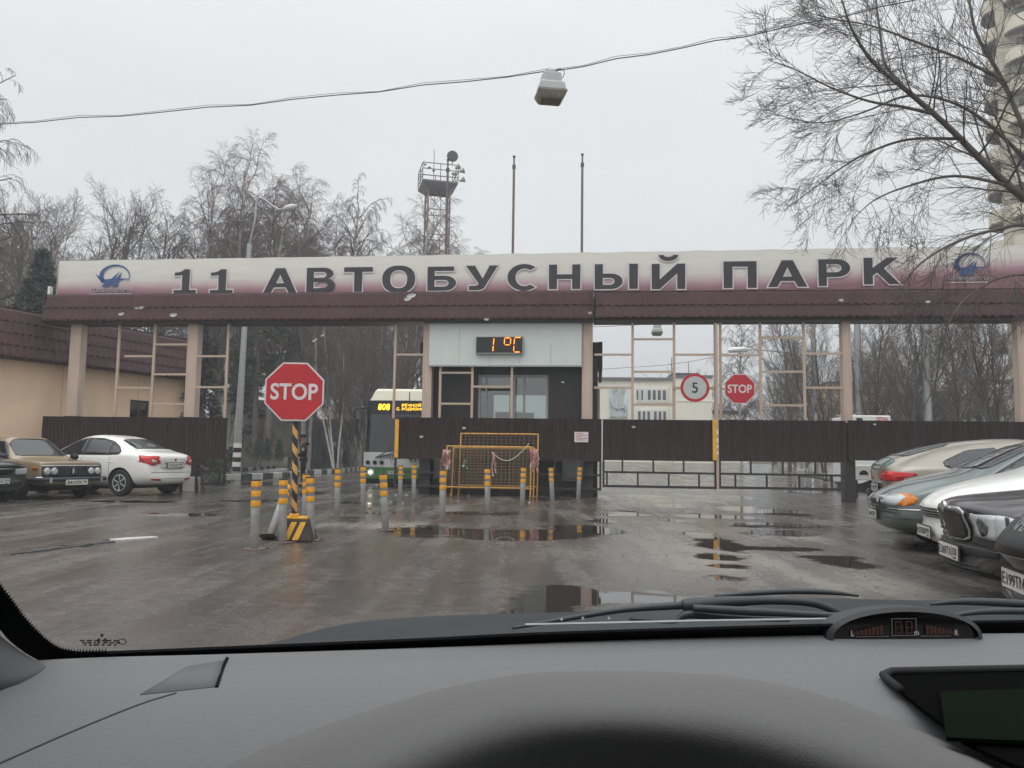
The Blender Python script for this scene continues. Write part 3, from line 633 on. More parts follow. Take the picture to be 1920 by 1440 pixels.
# ------------------------------------------------------------------ bollards
bol = [ # base px, base py, top px, top py, label
 (477,1030,481,899,'grey bollard standing nearest to the dashboard, leaning a touch'),
 (530,1018,531,898,'grey bollard directly in front of the striped concrete sign base'),
 (583,1014,581,894,'grey bollard on a rusty plate at the side of the striped sign base'),
 (571,985,575,888,'grey bollard half hidden behind the striped sign base'),
 (632,967,634.5,878,'grey bollard alone between the stop sign and the bus'),
 (681,954,681.5,874,'worn rusty footed bollard in front of the bus headlight'),
 (723,995,718.5,888,'grey bollard leaning away on a broken footplate at the puddle edge'),
 (750.5,938,751.5,873,'grey bollard in front of the bus number plate'),
 (775.5,938,776.5,871,'grey bollard in front of the green and red emblem on the bus'),
 (829,976,831,881,'grey bollard before the end of the crowd barriers next to the bus'),
 (914,962,914,878,'grey bollard on a footplate in front of the middle of the crowd barriers'),
 (979,951,981.5,876,'grey bollard before the ribboned end of the crowd barriers'),
 (1036,944,1033,876,'grey bollard leaning slightly, just beyond the crowd barriers'),
 (1084,938,1087,875,'grey bollard under the white notice')]
BH = .84
def make_bollard():
    t = thing('bollard', 'grey bollard', 'bollard', group='grey bollards with orange bands')
    mb = MB(); mb.lathe([(.053,0),(.053,BH-.03),(.050,BH-.008),(.040,BH)], 20); mb.build('post', m_grey_paint, t, smooth=True)
    mb = MB(); mb.lathe([(.0555,BH-.33),(.0555,BH-.01)], 20); mb.build('grey_sleeve', m_tape_grey, t, smooth=True)
    for k in range(3):
        z = BH-.085-.12*k; mb = MB(); mb.lathe([(.0575,z),(.0585,z+.004),(.0585,z+.068),(.0575,z+.072)], 20); mb.build('reflective_band', m_orange_tape, t, smooth=True)
    mb = MB(); mb.lathe([(.0585,BH-.016),(.0585,BH-.002),(.05,BH+.004)], 20); mb.build('cap', m_black, t, smooth=True)
    mb = MB(); mb.box((0,0,.006),(.25,.25,.012)); 
    for a in (-1,1):
        for b in (-1,1): mb.lathe([(.012,.012),(.012,.03)], 6, c=(a*.1,b*.1,0))
    mb.build('footplate', M('rusty_footplate', (.14,.10,.075), .7, var=.4, scale=12), t)
    return t
b0 = make_bollard(); rnd = random.Random(7)
def aim(o, base, top):
    d = (top - base).normalized(); q = Vector((0,0,1)).rotation_difference(d); o.rotation_euler = (q.to_matrix() @ Matrix.Rotation(rnd.uniform(-.5,.5), 3, 'Z')).to_euler()
for i, (a, b, c_, d, lab) in enumerate(bol):
    o = b0 if i == 0 else copy_tree(b0)
    base = G(a, b); top = D(c_, d, base.y)
    o.location = base; aim(o, base, base + Vector((top.x-base.x, rnd.uniform(-.03,.03), BH))); o['label'] = lab
    s = (top.z - base.z)/BH; o.scale = (s, s, s)
o = copy_tree(b0); base = G(505, 1012); top = D(544, 902, base.y+.5); o.location = base + Vector((0,0,.02)); aim(o, base, top); o['label'] = 'knocked over bollard leaning hard against the striped sign pole'
# ------------------------------------------------------------------ the stop sign on its striped pole and block
base = G(557, 1014); t = thing('stop_sign', 'big red octagonal stop sign on a black and yellow striped pole', 'sign', base)
sc_ = base.y / FPX
m_stripe = bpy.data.materials.new('black_yellow_stripes'); m_stripe.use_nodes = True; nt_ = m_stripe.node_tree; p = nt_.nodes['Principled BSDF']; p.inputs['Roughness'].default_value = .6
c = N(nt_, 'ShaderNodeTexCoord'); s = N(nt_, 'ShaderNodeSeparateXYZ'); nt_.links.new(c.outputs['Object'], s.inputs[0])
ma = N(nt_, 'ShaderNodeMath', operation='MULTIPLY_ADD'); ma.inputs[1].default_value = 1.4; nt_.links.new(s.outputs['X'], ma.inputs[0]); nt_.links.new(s.outputs['Z'], ma.inputs[2])
mm = N(nt_, 'ShaderNodeMath', operation='MULTIPLY'); mm.inputs[1].default_value = 1/.23; nt_.links.new(ma.outputs[0], mm.inputs[0])
fr = N(nt_, 'ShaderNodeMath', operation='FRACT'); nt_.links.new(mm.outputs[0], fr.inputs[0]); gt = N(nt_, 'ShaderNodeMath', operation='GREATER_THAN'); gt.inputs[1].default_value = .52; nt_.links.new(fr.outputs[0], gt.inputs[0])
n_ = N(nt_, 'ShaderNodeTexNoise'); n_.inputs['Scale'].default_value = 14; n_.inputs['Detail'].default_value = 6; nt_.links.new(c.outputs['Object'], n_.inputs['Vector'])
mx = N(nt_, 'ShaderNodeMix', data_type='RGBA'); nt_.links.new(gt.outputs[0], mx.inputs[0]); mx.inputs[6].default_value = (.025,.023,.022,1); mx.inputs[7].default_value = (.62,.33,.10,1)
gr2 = N(nt_, 'ShaderNodeMapRange'); gr2.inputs['From Min'].default_value = .6; gr2.inputs['From Max'].default_value = .75; nt_.links.new(n_.outputs[0], gr2.inputs[0])
m3 = N(nt_, 'ShaderNodeMix', data_type='RGBA'); nt_.links.new(gr2.outputs[0], m3.inputs[0]); nt_.links.new(mx.outputs[2], m3.inputs[6]); m3.inputs[7].default_value = (.12,.09,.06,1); nt_.links.new(m3.outputs[2], p.inputs['Base Color'])
top = D(554, 735, base.y) - base; px_ = D(552, 965, base.y) - base
mb = MB(); mb.tube([(px_.x,0,.3),(top.x-.0,0,top.z)], .037, 16); mb.build('pole', m_stripe, t, smooth=True)
w1, w2, hh = 33*sc_, 27*sc_, 47*sc_
mb = MB(); mb.add([(x*w_, y*w_, z) for z, w_ in ((0,.22),(.02,.23),(hh*.82,.165),(hh*.86,.15)) for x, y in ((-1,-.8),(1,-.8),(1,.8),(-1,.8))], [(3,2,1,0),(12,13,14,15)]+[(4*k+i,4*k+(i+1)%4,4*k+4+(i+1)%4,4*k+4+i) for k in range(3) for i in range(4)])
m_blk = M('dark_painted_block', (.045,.035,.030), .75, var=.4, scale=8, bump=.2)
mb.build('base_block', m_blk, t, bevel=.012)
mb = MB()
for x0 in (-.09, .03):
    def q(x, f): w_ = .23+(.165-.23)*f; return (x, -.8*w_-.004, .02+(hh*.82-.02)*f)
    mb.add([q(x0-.05,.04), q(x0+.03,.04), q(x0+.115,.93), q(x0+.045,.93)], [(0,1,2,3)])
mb.build('block_stripe', m_yellow, t, solid=.004, fix=False)
mb = MB(); mb.b6(-.155,.155,-.125,.125,hh*.862,hh*.95); mb.b6(-.21,.21,-.17,.17,hh*.80,hh*.835) if False else None
mb.b6(px_.x-.055, px_.x+.055, -.055, .055, hh*.951, hh*1.06); mb.build('socket_collar', m_yellow, t, bevel=.008)
sg = MB(); Mx = Matrix.Translation((top.x, -.05, top.z)) @ Matrix.Rotation(R(2), 4, 'Z')
stop_face(t, 55*sc_, Mx)
mb = MB(); mb.b6(top.x-.06, top.x+.06, -.035, .04, top.z-.3, top.z-.26); mb.b6(top.x-.06, top.x+.06, -.035, .04, top.z+.1, top.z+.14); mb.build('clamp', m_zinc, t)
# small far sign with a 5 on its pole, beyond the gate
base = G(1391, 872); t = thing('speed_limit_sign', 'tiny far round sign with a 5 on a thin pole below the small stop sign', 'sign', base)
q = D(1394, 767, base.y) - base
mb = MB(); mb.tube([(0,0,0),(0,0,q.z+.6)], .06, 8); mb.build('pole', m_zinc, t, smooth=True)
ring_face(t, 8/FPX*base.y, Matrix.Translation((q.x, -.12, q.z)), '5', .25, .5)
# ------------------------------------------------------------------ crowd barriers of yellow tube and mesh, with tape ribbons
m_ytube = M('weathered_yellow_tube', (.60, .32, .07), .55, var=.3, scale=8, dirt=((.2,.1,.05), .5, .6)); m_wire = M('rusty_wire_mesh', (.20, .14, .08), .6, var=.3, scale=10)
def barrier(ua, ub, w0, w1, ztop, zlow, label, dens=(20, 14)):
    t = gthing('crowd_barrier', label, 'barrier', (ua+ub)/2, 'yellow crowd barriers leaning together', w=w0)
    la = lambda u, z: (u, w0+(w1-w0)*z/ztop, z)
    mb = MB(GM)
    for a, b in ((la(ua,.0),la(ua,ztop)),(la(ub,.0),la(ub,ztop)),(la(ua,ztop-.02),la(ub,ztop-.02)),(la(ua,zlow),la(ub,zlow))): mb.tube([a,b], .021, 8)
    part(mb, 'tube_frame', m_ytube, t, smooth=True)
    mb = MB(GM)
    for k in range(1, dens[0]): u = ua+(ub-ua)*k/dens[0]; mb.tube([la(u,zlow),la(u,ztop-.02)], .006, 4, False)
    for k in range(1, dens[1]): z = zlow+(ztop-zlow)*k/dens[1]; mb.tube([la(ua,z),la(ub,z)], .006, 4, False)
    part(mb, 'wire_mesh', m_wire, t)
    for u in (ua, ub):
        mb = MB(GM); mb.tube([(u,w0-.28,.02),(u,w0-.1,.06),la(u,.28)], .017, 6); mb.tube([(u,w0+.22,.02),(u,w0+.1,.06),la(u,.24)], .017, 6); part(mb, 'foot', m_ytube, t, smooth=True)
    return t
bw = -1.0
zt1, zt2 = gz(920,836,bw), gz(935,812,-.55)
barrier(gu(836,880,bw), gu(995,880,bw), bw, bw+.12, zt1, .26, 'front yellow mesh crowd barrier, the lower of the leaning stack')
barrier(gu(862,880,-.55), gu(1008,880,-.55), -.62, -.45, zt2, .30, 'taller yellow mesh crowd barrier rising behind the others', (17, 16))
barrier(gu(848,880,-.8), gu(1001,880,-.8), -.84, -.66, zt1-.03, .24, 'middle yellow mesh crowd barrier sandwiched in the leaning stack', (23, 15))
m_ribr = M('red_white_tape', (.45,.06,.07), .6, var=.4, scale=22, alt=(.62,.34,.32), stretch=(1,1,2)); m_ribw = M('white_tape', (.6,.58,.54), .6, var=.2); m_ribg = M('green_tape', (.25,.4,.28), .6)
def ribbons(u, w, z, n, L_, mats, label, seed, spread=.1):
    r_ = random.Random(seed); mb = MB(GM)
    for k in range(n):
        mb.m = r_.randrange(len(mats)); x, y = u+r_.uniform(-spread,spread), w+r_.uniform(-.08,.02); l = L_*r_.uniform(.5,1); dx = r_.uniform(-.08,.08); b = r_.uniform(.014,.03); rows = []
        for q in range(8):
            f = q/7; a = f*r_.uniform(1,4); cx_, cy_ = x+dx*f+.02*math.sin(f*7+k), y-.03*math.sin(f*5+k); zz = z+.05*math.sin(f*3.1)*(1 if k%3==0 else 0)-l*f
            rows.append([(cx_-b*math.cos(a), cy_-b*math.sin(a), zz), (cx_+b*math.cos(a), cy_+b*math.sin(a), zz+.004)])
        mb.grid(rows)
    tag(mb.build('tape_ribbons', mats, loc=tuple(GM @ Vector((u, w, z))), rz=GA, solid=.002, fix=False), label, 'ribbon')
ribbons(gu(838,840,bw), bw-.03, zt1-.12, 22, .62, [m_ribr, m_ribw, m_ribr], 'bunch of red and white tape tied at the bus end of the crowd barriers', 1)
ribbons(gu(1001,840,-.9), -.92, zt1-.08, 20, .72, [m_ribr, m_ribw, m_ribr], 'bunch of red and white tape tied at the notice end of the crowd barriers', 2)
ribbons(gu(925,850,bw), bw-.03, zt1-.18, 4, .7, [m_ribw, m_ribr], 'few pale tape strands hanging in the middle of the crowd barriers', 3, .03)
ribbons(gu(873,850,bw), bw-.03, gz(873,862,bw), 3, .28, [m_ribg], 'short green tape scrap on the barrier mesh', 4, .03)
mb = MB(GM); a = gp(922,847,bw-.04); b = gp(992,832,bw-.04)
mb.tube([(a[0]+(b[0]-a[0])*f, bw-.04, a[1]+(b[1]-a[1])*f-.40*math.sin(f*math.pi)**1.0*(1-.3*f)) for f in np.linspace(0,1,16)], .012, 5)
tag(mb.build('rope', m_ribw, loc=tuple(GM @ Vector((a[0], bw, a[1]))), rz=GA), 'sagging rope looped across the crowd barrier mesh', 'rope')
# ------------------------------------------------------------------ the lamp hung on a cable, a second one far off
def lamp(loc, s, label, rz=.15):
    t = thing('hanging_lamp', label, 'street lamp', loc, rz, 'lamps hung on cables')
    t.scale = (s, s, s)
    ring = lambda w_, d_, z: [(-w_/2,-d_/2,z),(w_/2,-d_/2,z),(w_/2,d_/2,z),(-w_/2,d_/2,z)]
    def stack(L_):
        mb = MB(); mb.add([p_ for q in L_ for p_ in ring(*q)], [(3,2,1,0),tuple(4*(len(L_)-1)+i for i in range(4))]+[(4*k+i,4*k+(i+1)%4,4*k+4+(i+1)%4,4*k+4+i) for k in range(len(L_)-1) for i in range(4)]); return mb
    stack([(.40,.34,-.33),(.37,.32,-.22),(.30,.26,-.20),(.27,.24,-.06),(.24,.2,-.05)]).build('housing', M('grey_lamp_housing', (.40,.42,.42), .5, var=.1), t, bevel=.018)
    stack([(.30,.26,-.475),(.36,.31,-.44),(.435,.37,-.365),(.435,.37,-.331)]).build('glass_cover', M('milky_brown_lamp_glass', (.22,.20,.16), .25, var=.3, scale=14), t, bevel=.01)
    mb = MB(); mb.b6(-.09,.09,-.03,.03,-.012,.012); mb.b6(-.03,.03,-.02,.02,-.06,-.013); mb.build('hanger', m_zinc, t)
    mb = MB(); mb.tube([tuple(v) for v in crom([(.13,0,-.12),(.19,0,-.06),(.20,0,.02),(.14,0,.05),(.05,0,.015)], 6)], .006, 5); mb.build('lead', m_black, t); return t
LY = 11.5
q = D(1033, 134, LY); lamp(q, 1.0, 'grey lamp with a glass cover hanging from the overhead cable near the gate')
mb = MB(); A = D(-900, 300, 17.); B = D(2600, -320, 9.2)
pts = []
for (x0, y0, yy0), (x1, y1, yy1), sg_ in (((-900,262,16.5),(1033,134,LY),30),((1033,134,LY),(2500,-215,9.),28)):
    for k in range(25):
        f = k/24; s_ = math.sin(math.pi*f)
        pts.append(D(x0+(x1-x0)*f, y0+(y1-y0)*f + sg_*s_ + 2.2*math.sin(k*2.3), yy0+(yy1-yy0)*f))
mb.tube([p_ + Vector((0,0,.0)) for p_ in pts], .008, 6)
mb.tube([p_ + Vector((0,.01,.012+.03*abs(math.sin(i*1.1)))) for i, p_ in enumerate(pts)], .004, 5)
tag(mb.build('overhead_cable', m_black, loc=tuple(q)), 'thin black overhead cable crossing the sky above the gate', 'cable')
q2 = D(1232, 607, 31); lamp(q2, 1.0, 'pale far lamp hanging from a cable under the gantry beam', -.1)
mb = MB(); mb.tube([D(1050,614,33), D(1140,612,32), q2, D(1290,600,30), D(1420,580,29)], .01, 5)
tag(mb.build('overhead_cable', m_black, loc=tuple(q2)), 'thin cable under the gantry beam that holds the far pale lamp', 'cable')
mb = MB(); mb.tube([tuple(v) for v in crom([D(1050,697,45), D(1180,689,45), D(1260,683,44), D(1342,668,43), D(1440,640,42), D(1520,610,40)], 5)], .012, 5)
tag(mb.build('overhead_cable', m_black, loc=tuple(D(1260,683,44))), 'thin sloping cable crossing behind the closed gate frames', 'cable')
# ------------------------------------------------------------------ flagpoles and lamp posts behind the gate
for px, py, lab in ((964,294,'bare flagpole above the letter at the middle of the banner'),(1092,290,'bare flagpole standing tallest above the banner'),(840,300,'bare flagpole in front of the lattice tower')):
    tp = D(px, py, 27.5); t = thing('flagpole', lab, 'flagpole', (tp.x, tp.y, 0), group='thin bare flagpoles')
    mb = MB(); mb.tube([(0,0,0),(0,0,tp.z-.5),(0,0,tp.z-.48),(0,0,tp.z)], [.05,.042,.03,.03], 8); mb.build('pole', M('weathered_pole', (.12,.085,.065), .6, var=.35, scale=2), t, smooth=True)
    mb = MB(); mb.lathe([(.05,tp.z-.02),(.05,tp.z+.03)], 8); mb.b6(-.06,.06,-.02,.02,tp.z-.45,tp.z-.3); mb.build('cap', m_dark_steel, t)
base = G(443, 877); base = Vector((base.x, base.y, .2)); base = D(443, 872, 40.); base.z = .05
t = thing('street_lamp', 'leaning grey lamp post with black and white stripes at its foot', 'street lamp', base)
tp = D(459, 608, 40.) - base; hd = D(512, 400, 40.) - base
mb = MB(); mb.tube([(0,0,0), tuple(tp*.45), tuple(tp), tuple(tp*1.55)], [.20,.17,.14,.12], 14); mb.build('post', m_zinc, t, smooth=True)
sl = .26; mbs = MB()
d = tp.normalized()
for k in range(6):
    mbs.m = k % 2; a = .15+k*sl*.9
    mbs.tube([tuple(d*a), tuple(d*(a+sl*.9))], [.206-.006*k*.4, .205-.006*k*.4], 14)
mbs.build('striped_foot', [m_black, m_white], t, smooth=True)
mb = MB(); c0 = tp*1.55; mb.tube([tuple(v) for v in crom([c0, c0+Vector((.25,-.1,1.2)), (hd+c0)/2+Vector((-.2,0,1.6)), D(520,392,40.)-base, D(534,390,40.)-base], 6)], .05, 8); mb.build('arm', m_zinc, t, smooth=True)
mb = MB(); a = D(531,392,40.)-base; b = D(557,386,40.)-base; mb.tube([tuple(a), tuple(a.lerp(b,.25)), tuple(a.lerp(b,.7)), tuple(b)], [.06,.16,.17,.06], 10); mb.build('lamp_head', M('pale_lamp_head', (.55,.55,.5), .4), t, smooth=True)
for px0, px1, Y_, lab, top_ in ((1609,1606,36.,'straight pale concrete pole beside the wide post behind the fence',560),(1734,1732,33.,'weathered grey pole standing among the dense bare trees',540),(1521,1524,46.,'pale pole between the bare trees behind the gate',600)):
    tp = D(px1, top_, Y_); t = thing('utility_pole', lab, 'pole', (tp.x, tp.y, 0)); mb = MB(); mb.tube([(0,0,0),(0,0,tp.z)], [.17,.14], 12); mb.build('shaft', m_zinc if px0 > 1600 else m_concrete, t, smooth=True)
    mb = MB(); mb.b6(-.2,.2,-.03,.03,tp.z-.4,tp.z-.3); mb.build('bracket', m_dark_steel, t)
t = thing('street_lamp', 'far lamp with a long pale head reaching over behind the stop sign', 'street lamp', (D(1500,700,48.).x, 48, 0))
hp = D(1380,657,48.); mb = MB(); b = t.location
mb.tube([(0,0,0),(0,0,hp.z-.6),(-.3,0,hp.z-.1),(hp.x-b.x+.8,0,hp.z+.1)], [.12,.08,.06,.04], 8); mb.build('post', m_zinc, t, smooth=True)
mb = MB(); mb.tube([(hp.x-b.x+.9,0,hp.z+.1),(hp.x-b.x+.5,0,hp.z+.07),(hp.x-b.x-.3,0,hp.z+.02),(hp.x-b.x-.5,0,hp.z)], [.05,.16,.17,.06], 8); mb.build('lamp_head', m_white, t, smooth=True)
# ------------------------------------------------------------------ lattice tower
TY = 72.; tc_ = D(818, 470, TY); t = thing('lattice_tower', 'rusty steel lattice mast with a railed platform, floodlights and a round loudspeaker', 'tower', (tc_.x, TY, 0), R(14))
zp = D(818, 352, TY).z; hw = (839-794)/2/FPX*TY*.92; k = 4
mb = MB(); cs = [(-hw,-hw),(hw,-hw),(hw,hw),(-hw,hw)]
for x, y in cs: mb.bar((x,y,0),(x,y,zp),.13)
n = 11
for i in range(n):
    a, b = zp*i/n, zp*(i+1)/n
    for j in range(4):
        p0, p1 = cs[j], cs[(j+1) % 4]; mb.bar((*p0,a),(*p1,b),.055); mb.bar((*p1,a),(*p0,b),.055); mb.bar((*p0,b),(*p1,b),.07)
    mb.bar((-.3,0,a),(-.3,0,b),.05); mb.bar((.3,0,a),(.3,0,b),.05)
mb.build('lattice', m_rust, t)
pw = 1.62; mb = MB(); mb.b6(-pw,pw,-pw,pw,zp,zp+.16); mb.add([(x*w_,y*w_,z) for z, w_ in ((zp-.5,hw*1.05),(zp-.002,pw)) for x, y in ((-1,-1),(1,-1),(1,1),(-1,1))], [(0,1,5,4),(1,2,6,5),(2,3,7,6),(3,0,4,7)]); mb.build('platform', M('platform_plate', (.13,.12,.14), .6), t)
mb = MB()
for zz in (.55,1.15,1.7):
    for j in range(4): p0, p1 = [(-pw,-pw),(pw,-pw),(pw,pw),(-pw,pw)][j], [(pw,-pw),(pw,pw),(-pw,pw),(-pw,-pw)][j]; mb.bar((*p0,zp+zz),(*p1,zp+zz),.06)
for x in (-pw,0,pw):
    for y in (-pw,0,pw):
        if x or y: mb.bar((x,y,zp+.16),(x,y,zp+1.72),.06)
mb.build('railing', m_dark_steel, t)
mb = MB(); mb.bar((-.4,0,zp+.16),(-.4,0,zp+3.6),.05); mb.build('aerial', m_dark_steel, t)
for k, (x, z, ry) in enumerate(((1.5,1.5,30),(1.9,1.2,20),(1.95,.35,25),(1.2,.9,10),(-1.4,1.5,200),(-1.0,1.25,200),(-.6,1.0,200))):
    s_ = 1. if x > 0 else .5; mb = MB(); mb.M = Matrix.Translation((x,-pw,zp+z)) @ Matrix.Rotation(R(-ry),4,'Y') @ Matrix.Scale(s_,4); mb.lathe([(.10,-.2),(.14,.0),(.26,.22),(.27,.24)],12,'X'); mb.build('floodlight', M('floodlight_case', (.30,.30,.22), .5) if x > 0 else m_dark_steel, t, smooth=True)
mb = MB(); mb.lathe([(.50,-.12),(.52,0),(.40,.12),(.1,.2)][::-1],20,'Y',(1.05,-pw,zp+2.5)); mb.bar((1.05,-pw+.1,zp+1.7),(1.05,-pw+.1,zp+2.6),.07); mb.build('loudspeaker', m_dark_steel, t, smooth=True)

# scraps and grit lying about the barriers and the lane
rng = random.Random(21); mb = MB()
for k in range(170):
    mb.m = 0 if k < 14 else 1
    q = G(rng.uniform(660,1100), rng.uniform(928,948)) if k < 40 else G(rng.uniform(900,1800), rng.uniform(930,1110))
    s_ = rng.uniform(.006,.02)*(2.0 if mb.m == 0 else .8); a_ = rng.random()*3; mb.add([(q.x+s_*x*math.cos(a_)-s_*.6*y*math.sin(a_), q.y+s_*x*math.sin(a_)+s_*.6*y*math.cos(a_), .006+z*s_*.5) for x, y, z in ((-1,-1,0),(1,-.8,0),(1.1,1,0),(-.8,.9,0),(-.4,-.4,1),(.5,-.3,.9),(.4,.5,1),(-.5,.4,.8))], [(3,2,1,0),(4,5,6,7),(0,1,5,4),(1,2,6,5),(2,3,7,6),(3,0,4,7)])
tag(mb.build('debris', [M('pale_scrap', (.55,.54,.5), .7), M('dark_grit', (.10,.085,.07), .9)], loc=tuple(G(900,950))), 'pale scraps and dark grit scattered on the wet asphalt', 'debris', kind='stuff')
# ------------------------------------------------------------------ buildings and walls round the yard
def puz(px, py, O, ang, w=0.):
    u_ = Vector((math.cos(ang), math.sin(ang), 0)); n_ = Vector((-u_.y, u_.x, 0)); d = ray(px, py)
    t = (w - (EYE - O).dot(n_)) / d.dot(n_); q = EYE + d*t; return (q - O).dot(u_), q.z
def lpart(mb, name, mat, t, **k): return mb.build(name, mat, t, **k)
# peach building whose long tiled eave recedes along the left
EZ = 3.93; p0, p1 = G(0, 668, EZ), G(346, 710, EZ); dv = p1 - p0; dv.z = 0; Lw = dv.length; pa = math.atan2(dv.y, dv.x); O_ = Vector((p0.x, p0.y, 0))
t = thing('peach_building', 'peach rendered building under a steep brown tiled roof edge', 'building', O_, pa)
a, z1 = puz(249, 749, O_, pa); b, z0 = puz(283, 784, O_, pa); z0 -= .35
x0, x1 = -13., Lw+1.3
mb = MB()
mb.b6(x0, a, .12, 9, 0, EZ+1); mb.b6(b, x1-.05, .12, 9, 0, EZ+1); mb.b6(a, b, .12, 9, 0, z0); mb.b6(a, b, .12, 9, z1, EZ+1); mb.b6(a-.01, b+.01, .5, 8, z0-.1, z1+.1)
lpart(mb, 'wall', m_peach, t)
mb = MB()
for xx in (x0+3, x0+9, 2.2, 5.2): mb.b6(xx, xx+.006, .113, .119, .3, EZ-.1)
mb.b6(x0, x1-.05, .085, .119, 0, .45); lpart(mb, 'wall_joint', M('plinth_paint', (.30,.24,.19), .8), t)
mb = MB()
for q in ((a, b, z1-.06, z1), (a, b, z0, z0+.06), (a, a+.06, z0+.061, z1-.061), (b-.06, b, z0+.061, z1-.061), ((a+b)/2-.04, (a+b)/2+.04, z0+.061, z1-.061)): mb.b6(q[0], q[1], .15, .22, q[2], q[3])
w_ = lpart(mb, 'window', M('dark_window_frame', (.05,.05,.055), .4), t)
mb = MB(); mb.b6(a, b, .19, .2, z0, z1); o = mb.build('pane', m_glass, w_)
sv = GM; GM = Matrix.Identity(4)
mb = tiles(x0, x1+.15, -.38, .05, EZ-.02, EZ+1.48, 4, pitch=.23); lpart(mb, 'tiled_roof', m_brown_tile, t, smooth=50, solid=.012)
GM = sv
mb = MB(); mb.b6(x0, x1+.1, -.30, .119, EZ-.05, EZ-.03); mb.b6(x1+.02, x1+.14, -.3, 9, EZ-.03, EZ+1.4); mb.b6(x0, x1+.1, .1, 9, EZ+1.45, EZ+1.55); lpart(mb, 'soffit', m_dark_steel, t)
# concrete panel fence on the verge, steel sheet fence beyond
def fence_concrete(pa_, pb_, Ya, Yb, ytop_a, ytop_b, label):
    A, B = D(*pa_, Ya), D(*pb_, Yb); ta, tb = D(pa_[0], ytop_a, Ya).z, D(pb_[0], ytop_b, Yb).z
    d = B - A; L_ = math.hypot(d.x, d.y); t = thing('concrete_fence', label, 'fence', (A.x, A.y, A.z-.6), math.atan2(d.y, d.x)); n = max(1, round(L_/2.6)); h = ta - A.z + .6
    mb = MB()
    for k in range(n):
        a, b = L_*k/n, L_*(k+1)/n; f = k/n; hh = h+(tb-ta)*f
        mb.b6(a+.02, b-.02, 0, .14, 0, hh)
        for i in range(6):
            for j in range(3): u0_ = a+.12+(b-a-.24)*i/6; v0 = .7+(hh-.95)*j/3; mb.b6(u0_+.03, u0_+(b-a-.24)/6-.03, -.03, -.001, v0+.05, v0+(hh-.95)/3-.05)
    part(mb, 'panel', m_concrete, t, loc=None) if False else mb.build('panel', m_concrete, t)
    mb = MB()
    for k in range(n+1): mb.b6(L_*k/n-.09, L_*k/n+.09, -.06, -.032, 0, h+.05)
    mb.build('fence_post', m_concrete, t)
fence_concrete((395, 838), (548, 826), 52, 58, 741, 757, 'weathered concrete panel fence on the verge beside the leaning lamp post')
m_gsheet = M('blue_grey_sheet', (.115,.135,.14), .5, var=.15, scale=.8, stretch=(3,3,.5))
A, B = D(541, 868, 64), D(690, 870, 64); d = B - A; L_ = d.length
t = thing('metal_fence', 'blue grey steel sheet fence and gate behind the guard', 'fence', (A.x, A.y, 0), math.atan2(d.y, d.x))
ztp = D(600, 786, 64).z
mb = MB(); n = int(L_/.2); mb.grid([[(L_*i/(n*2), .03*((i//2) % 2), z) for i in range(n*2+1)] for z in (.0, ztp)]); mb.build('sheet', m_gsheet, t, solid=.01)
mb = MB()
for f in (0,.33,.66,1): mb.b6(L_*f-.06, L_*f+.06, -.1, -.02, 0, ztp+.1+(.5 if f == .33 else 0))
mb.b6(0, L_*.33, -.01, .05, ztp+.02, ztp+.75); mb.build('fence_post', M('grey_fence_frame', (.10,.115,.12), .5), t)
mb = MB(); mb.b6(L_*.52, L_*.52+.45, -.035, -.02, 1.75, 2.05); mb.build('notice_plate', m_white, t)
# cream depot building with a mural
FY = 70.; FO = D(1128, 800, FY); FO.z = 0; fa = GA*.8
t = thing('depot_building', 'cream two storey depot building with a teal mural and strip windows', 'building', FO, fa)
U = lambda px, py=750: puz(px, py, FO, fa)[0]
Zf = lambda py, px=1200: puz(px, py, FO, fa)[1]
zt = Zf(712); rects = [(1192,1199,730,750),(1201,1208,730,750),(1213,1251,730,750),(1195,1221,770,790),(1225,1251,770,790)]
mb = MB(); mb.b6(U(1030), U(1262), .35, 16, 0, zt); mb.b6(U(1262), U(1331), -1.2, 15, 0, zt+.1)
for x in (1030, 1188, 1256): mb.b6(U(x), U(x)+.25, .2, .349, 0, zt-.4)
for y in (728, 753, 768): mb.b6(U(1188)+.26, U(1256)-.01, .28, .349, Zf(y)-.05, Zf(y)+.05)
mb.b6(U(1262)+.01, U(1331)-.01, -1.24, -1.201, Zf(753)-.04, Zf(753)+.04)
mb.build('wall', m_cream, t)
mb = MB(); mb.b6(U(1030), U(1262)-.01, .12, 16, zt+.001, zt+.22); mb.b6(U(1262), U(1331)+.1, -1.32, 15, zt+.101, zt+.3); mb.build('parapet', M('grey_parapet', (.16,.16,.16), .7), t)
mb = MB(); mb.b6(U(1268), U(1318), 3, 9, zt+.301, Zf(698)); mb.m = 1; mb.b6(U(1266), U(1320), 2.8, 9.2, Zf(698), Zf(698)+.25); mb.m = 2; mb.b6(U(1276), U(1284), 2.96, 2.999, Zf(708), Zf(703)); mb.build('rooftop_block', [m_cream, m_dark_steel, m_glass], t)
mb = MB(); mb.bar((U(1272),5,zt),(U(1272),5,zt+2.6),.06); mb.bar((U(1306),5,zt),(U(1306),5,zt+2.2),.05); mb.build('aerial', m_dark_steel, t)
for x0_, x1_, y0, y1 in rects:
    mb = MB(); a, b, c0, c1 = U(x0_), U(x1_), Zf(y1), Zf(y0); n = 1 if x1_-x0_ < 12 else 4 if y1 < 760 else 3
    mb.b6(a-.1, b+.1, .27, .345, c0-.1, c1+.1)
    f_ = mb.build('window', m_white, t)
    mb = MB()
    for i in range(n): mb.b6(a+(b-a)*i/n+.09, a+(b-a)*(i+1)/n-.09, .24, .268, c0+.05, c1-.05)
    mb.build('pane', M('far_window_glass', (.10,.10,.10), .15, var=.4, scale=.6), f_)
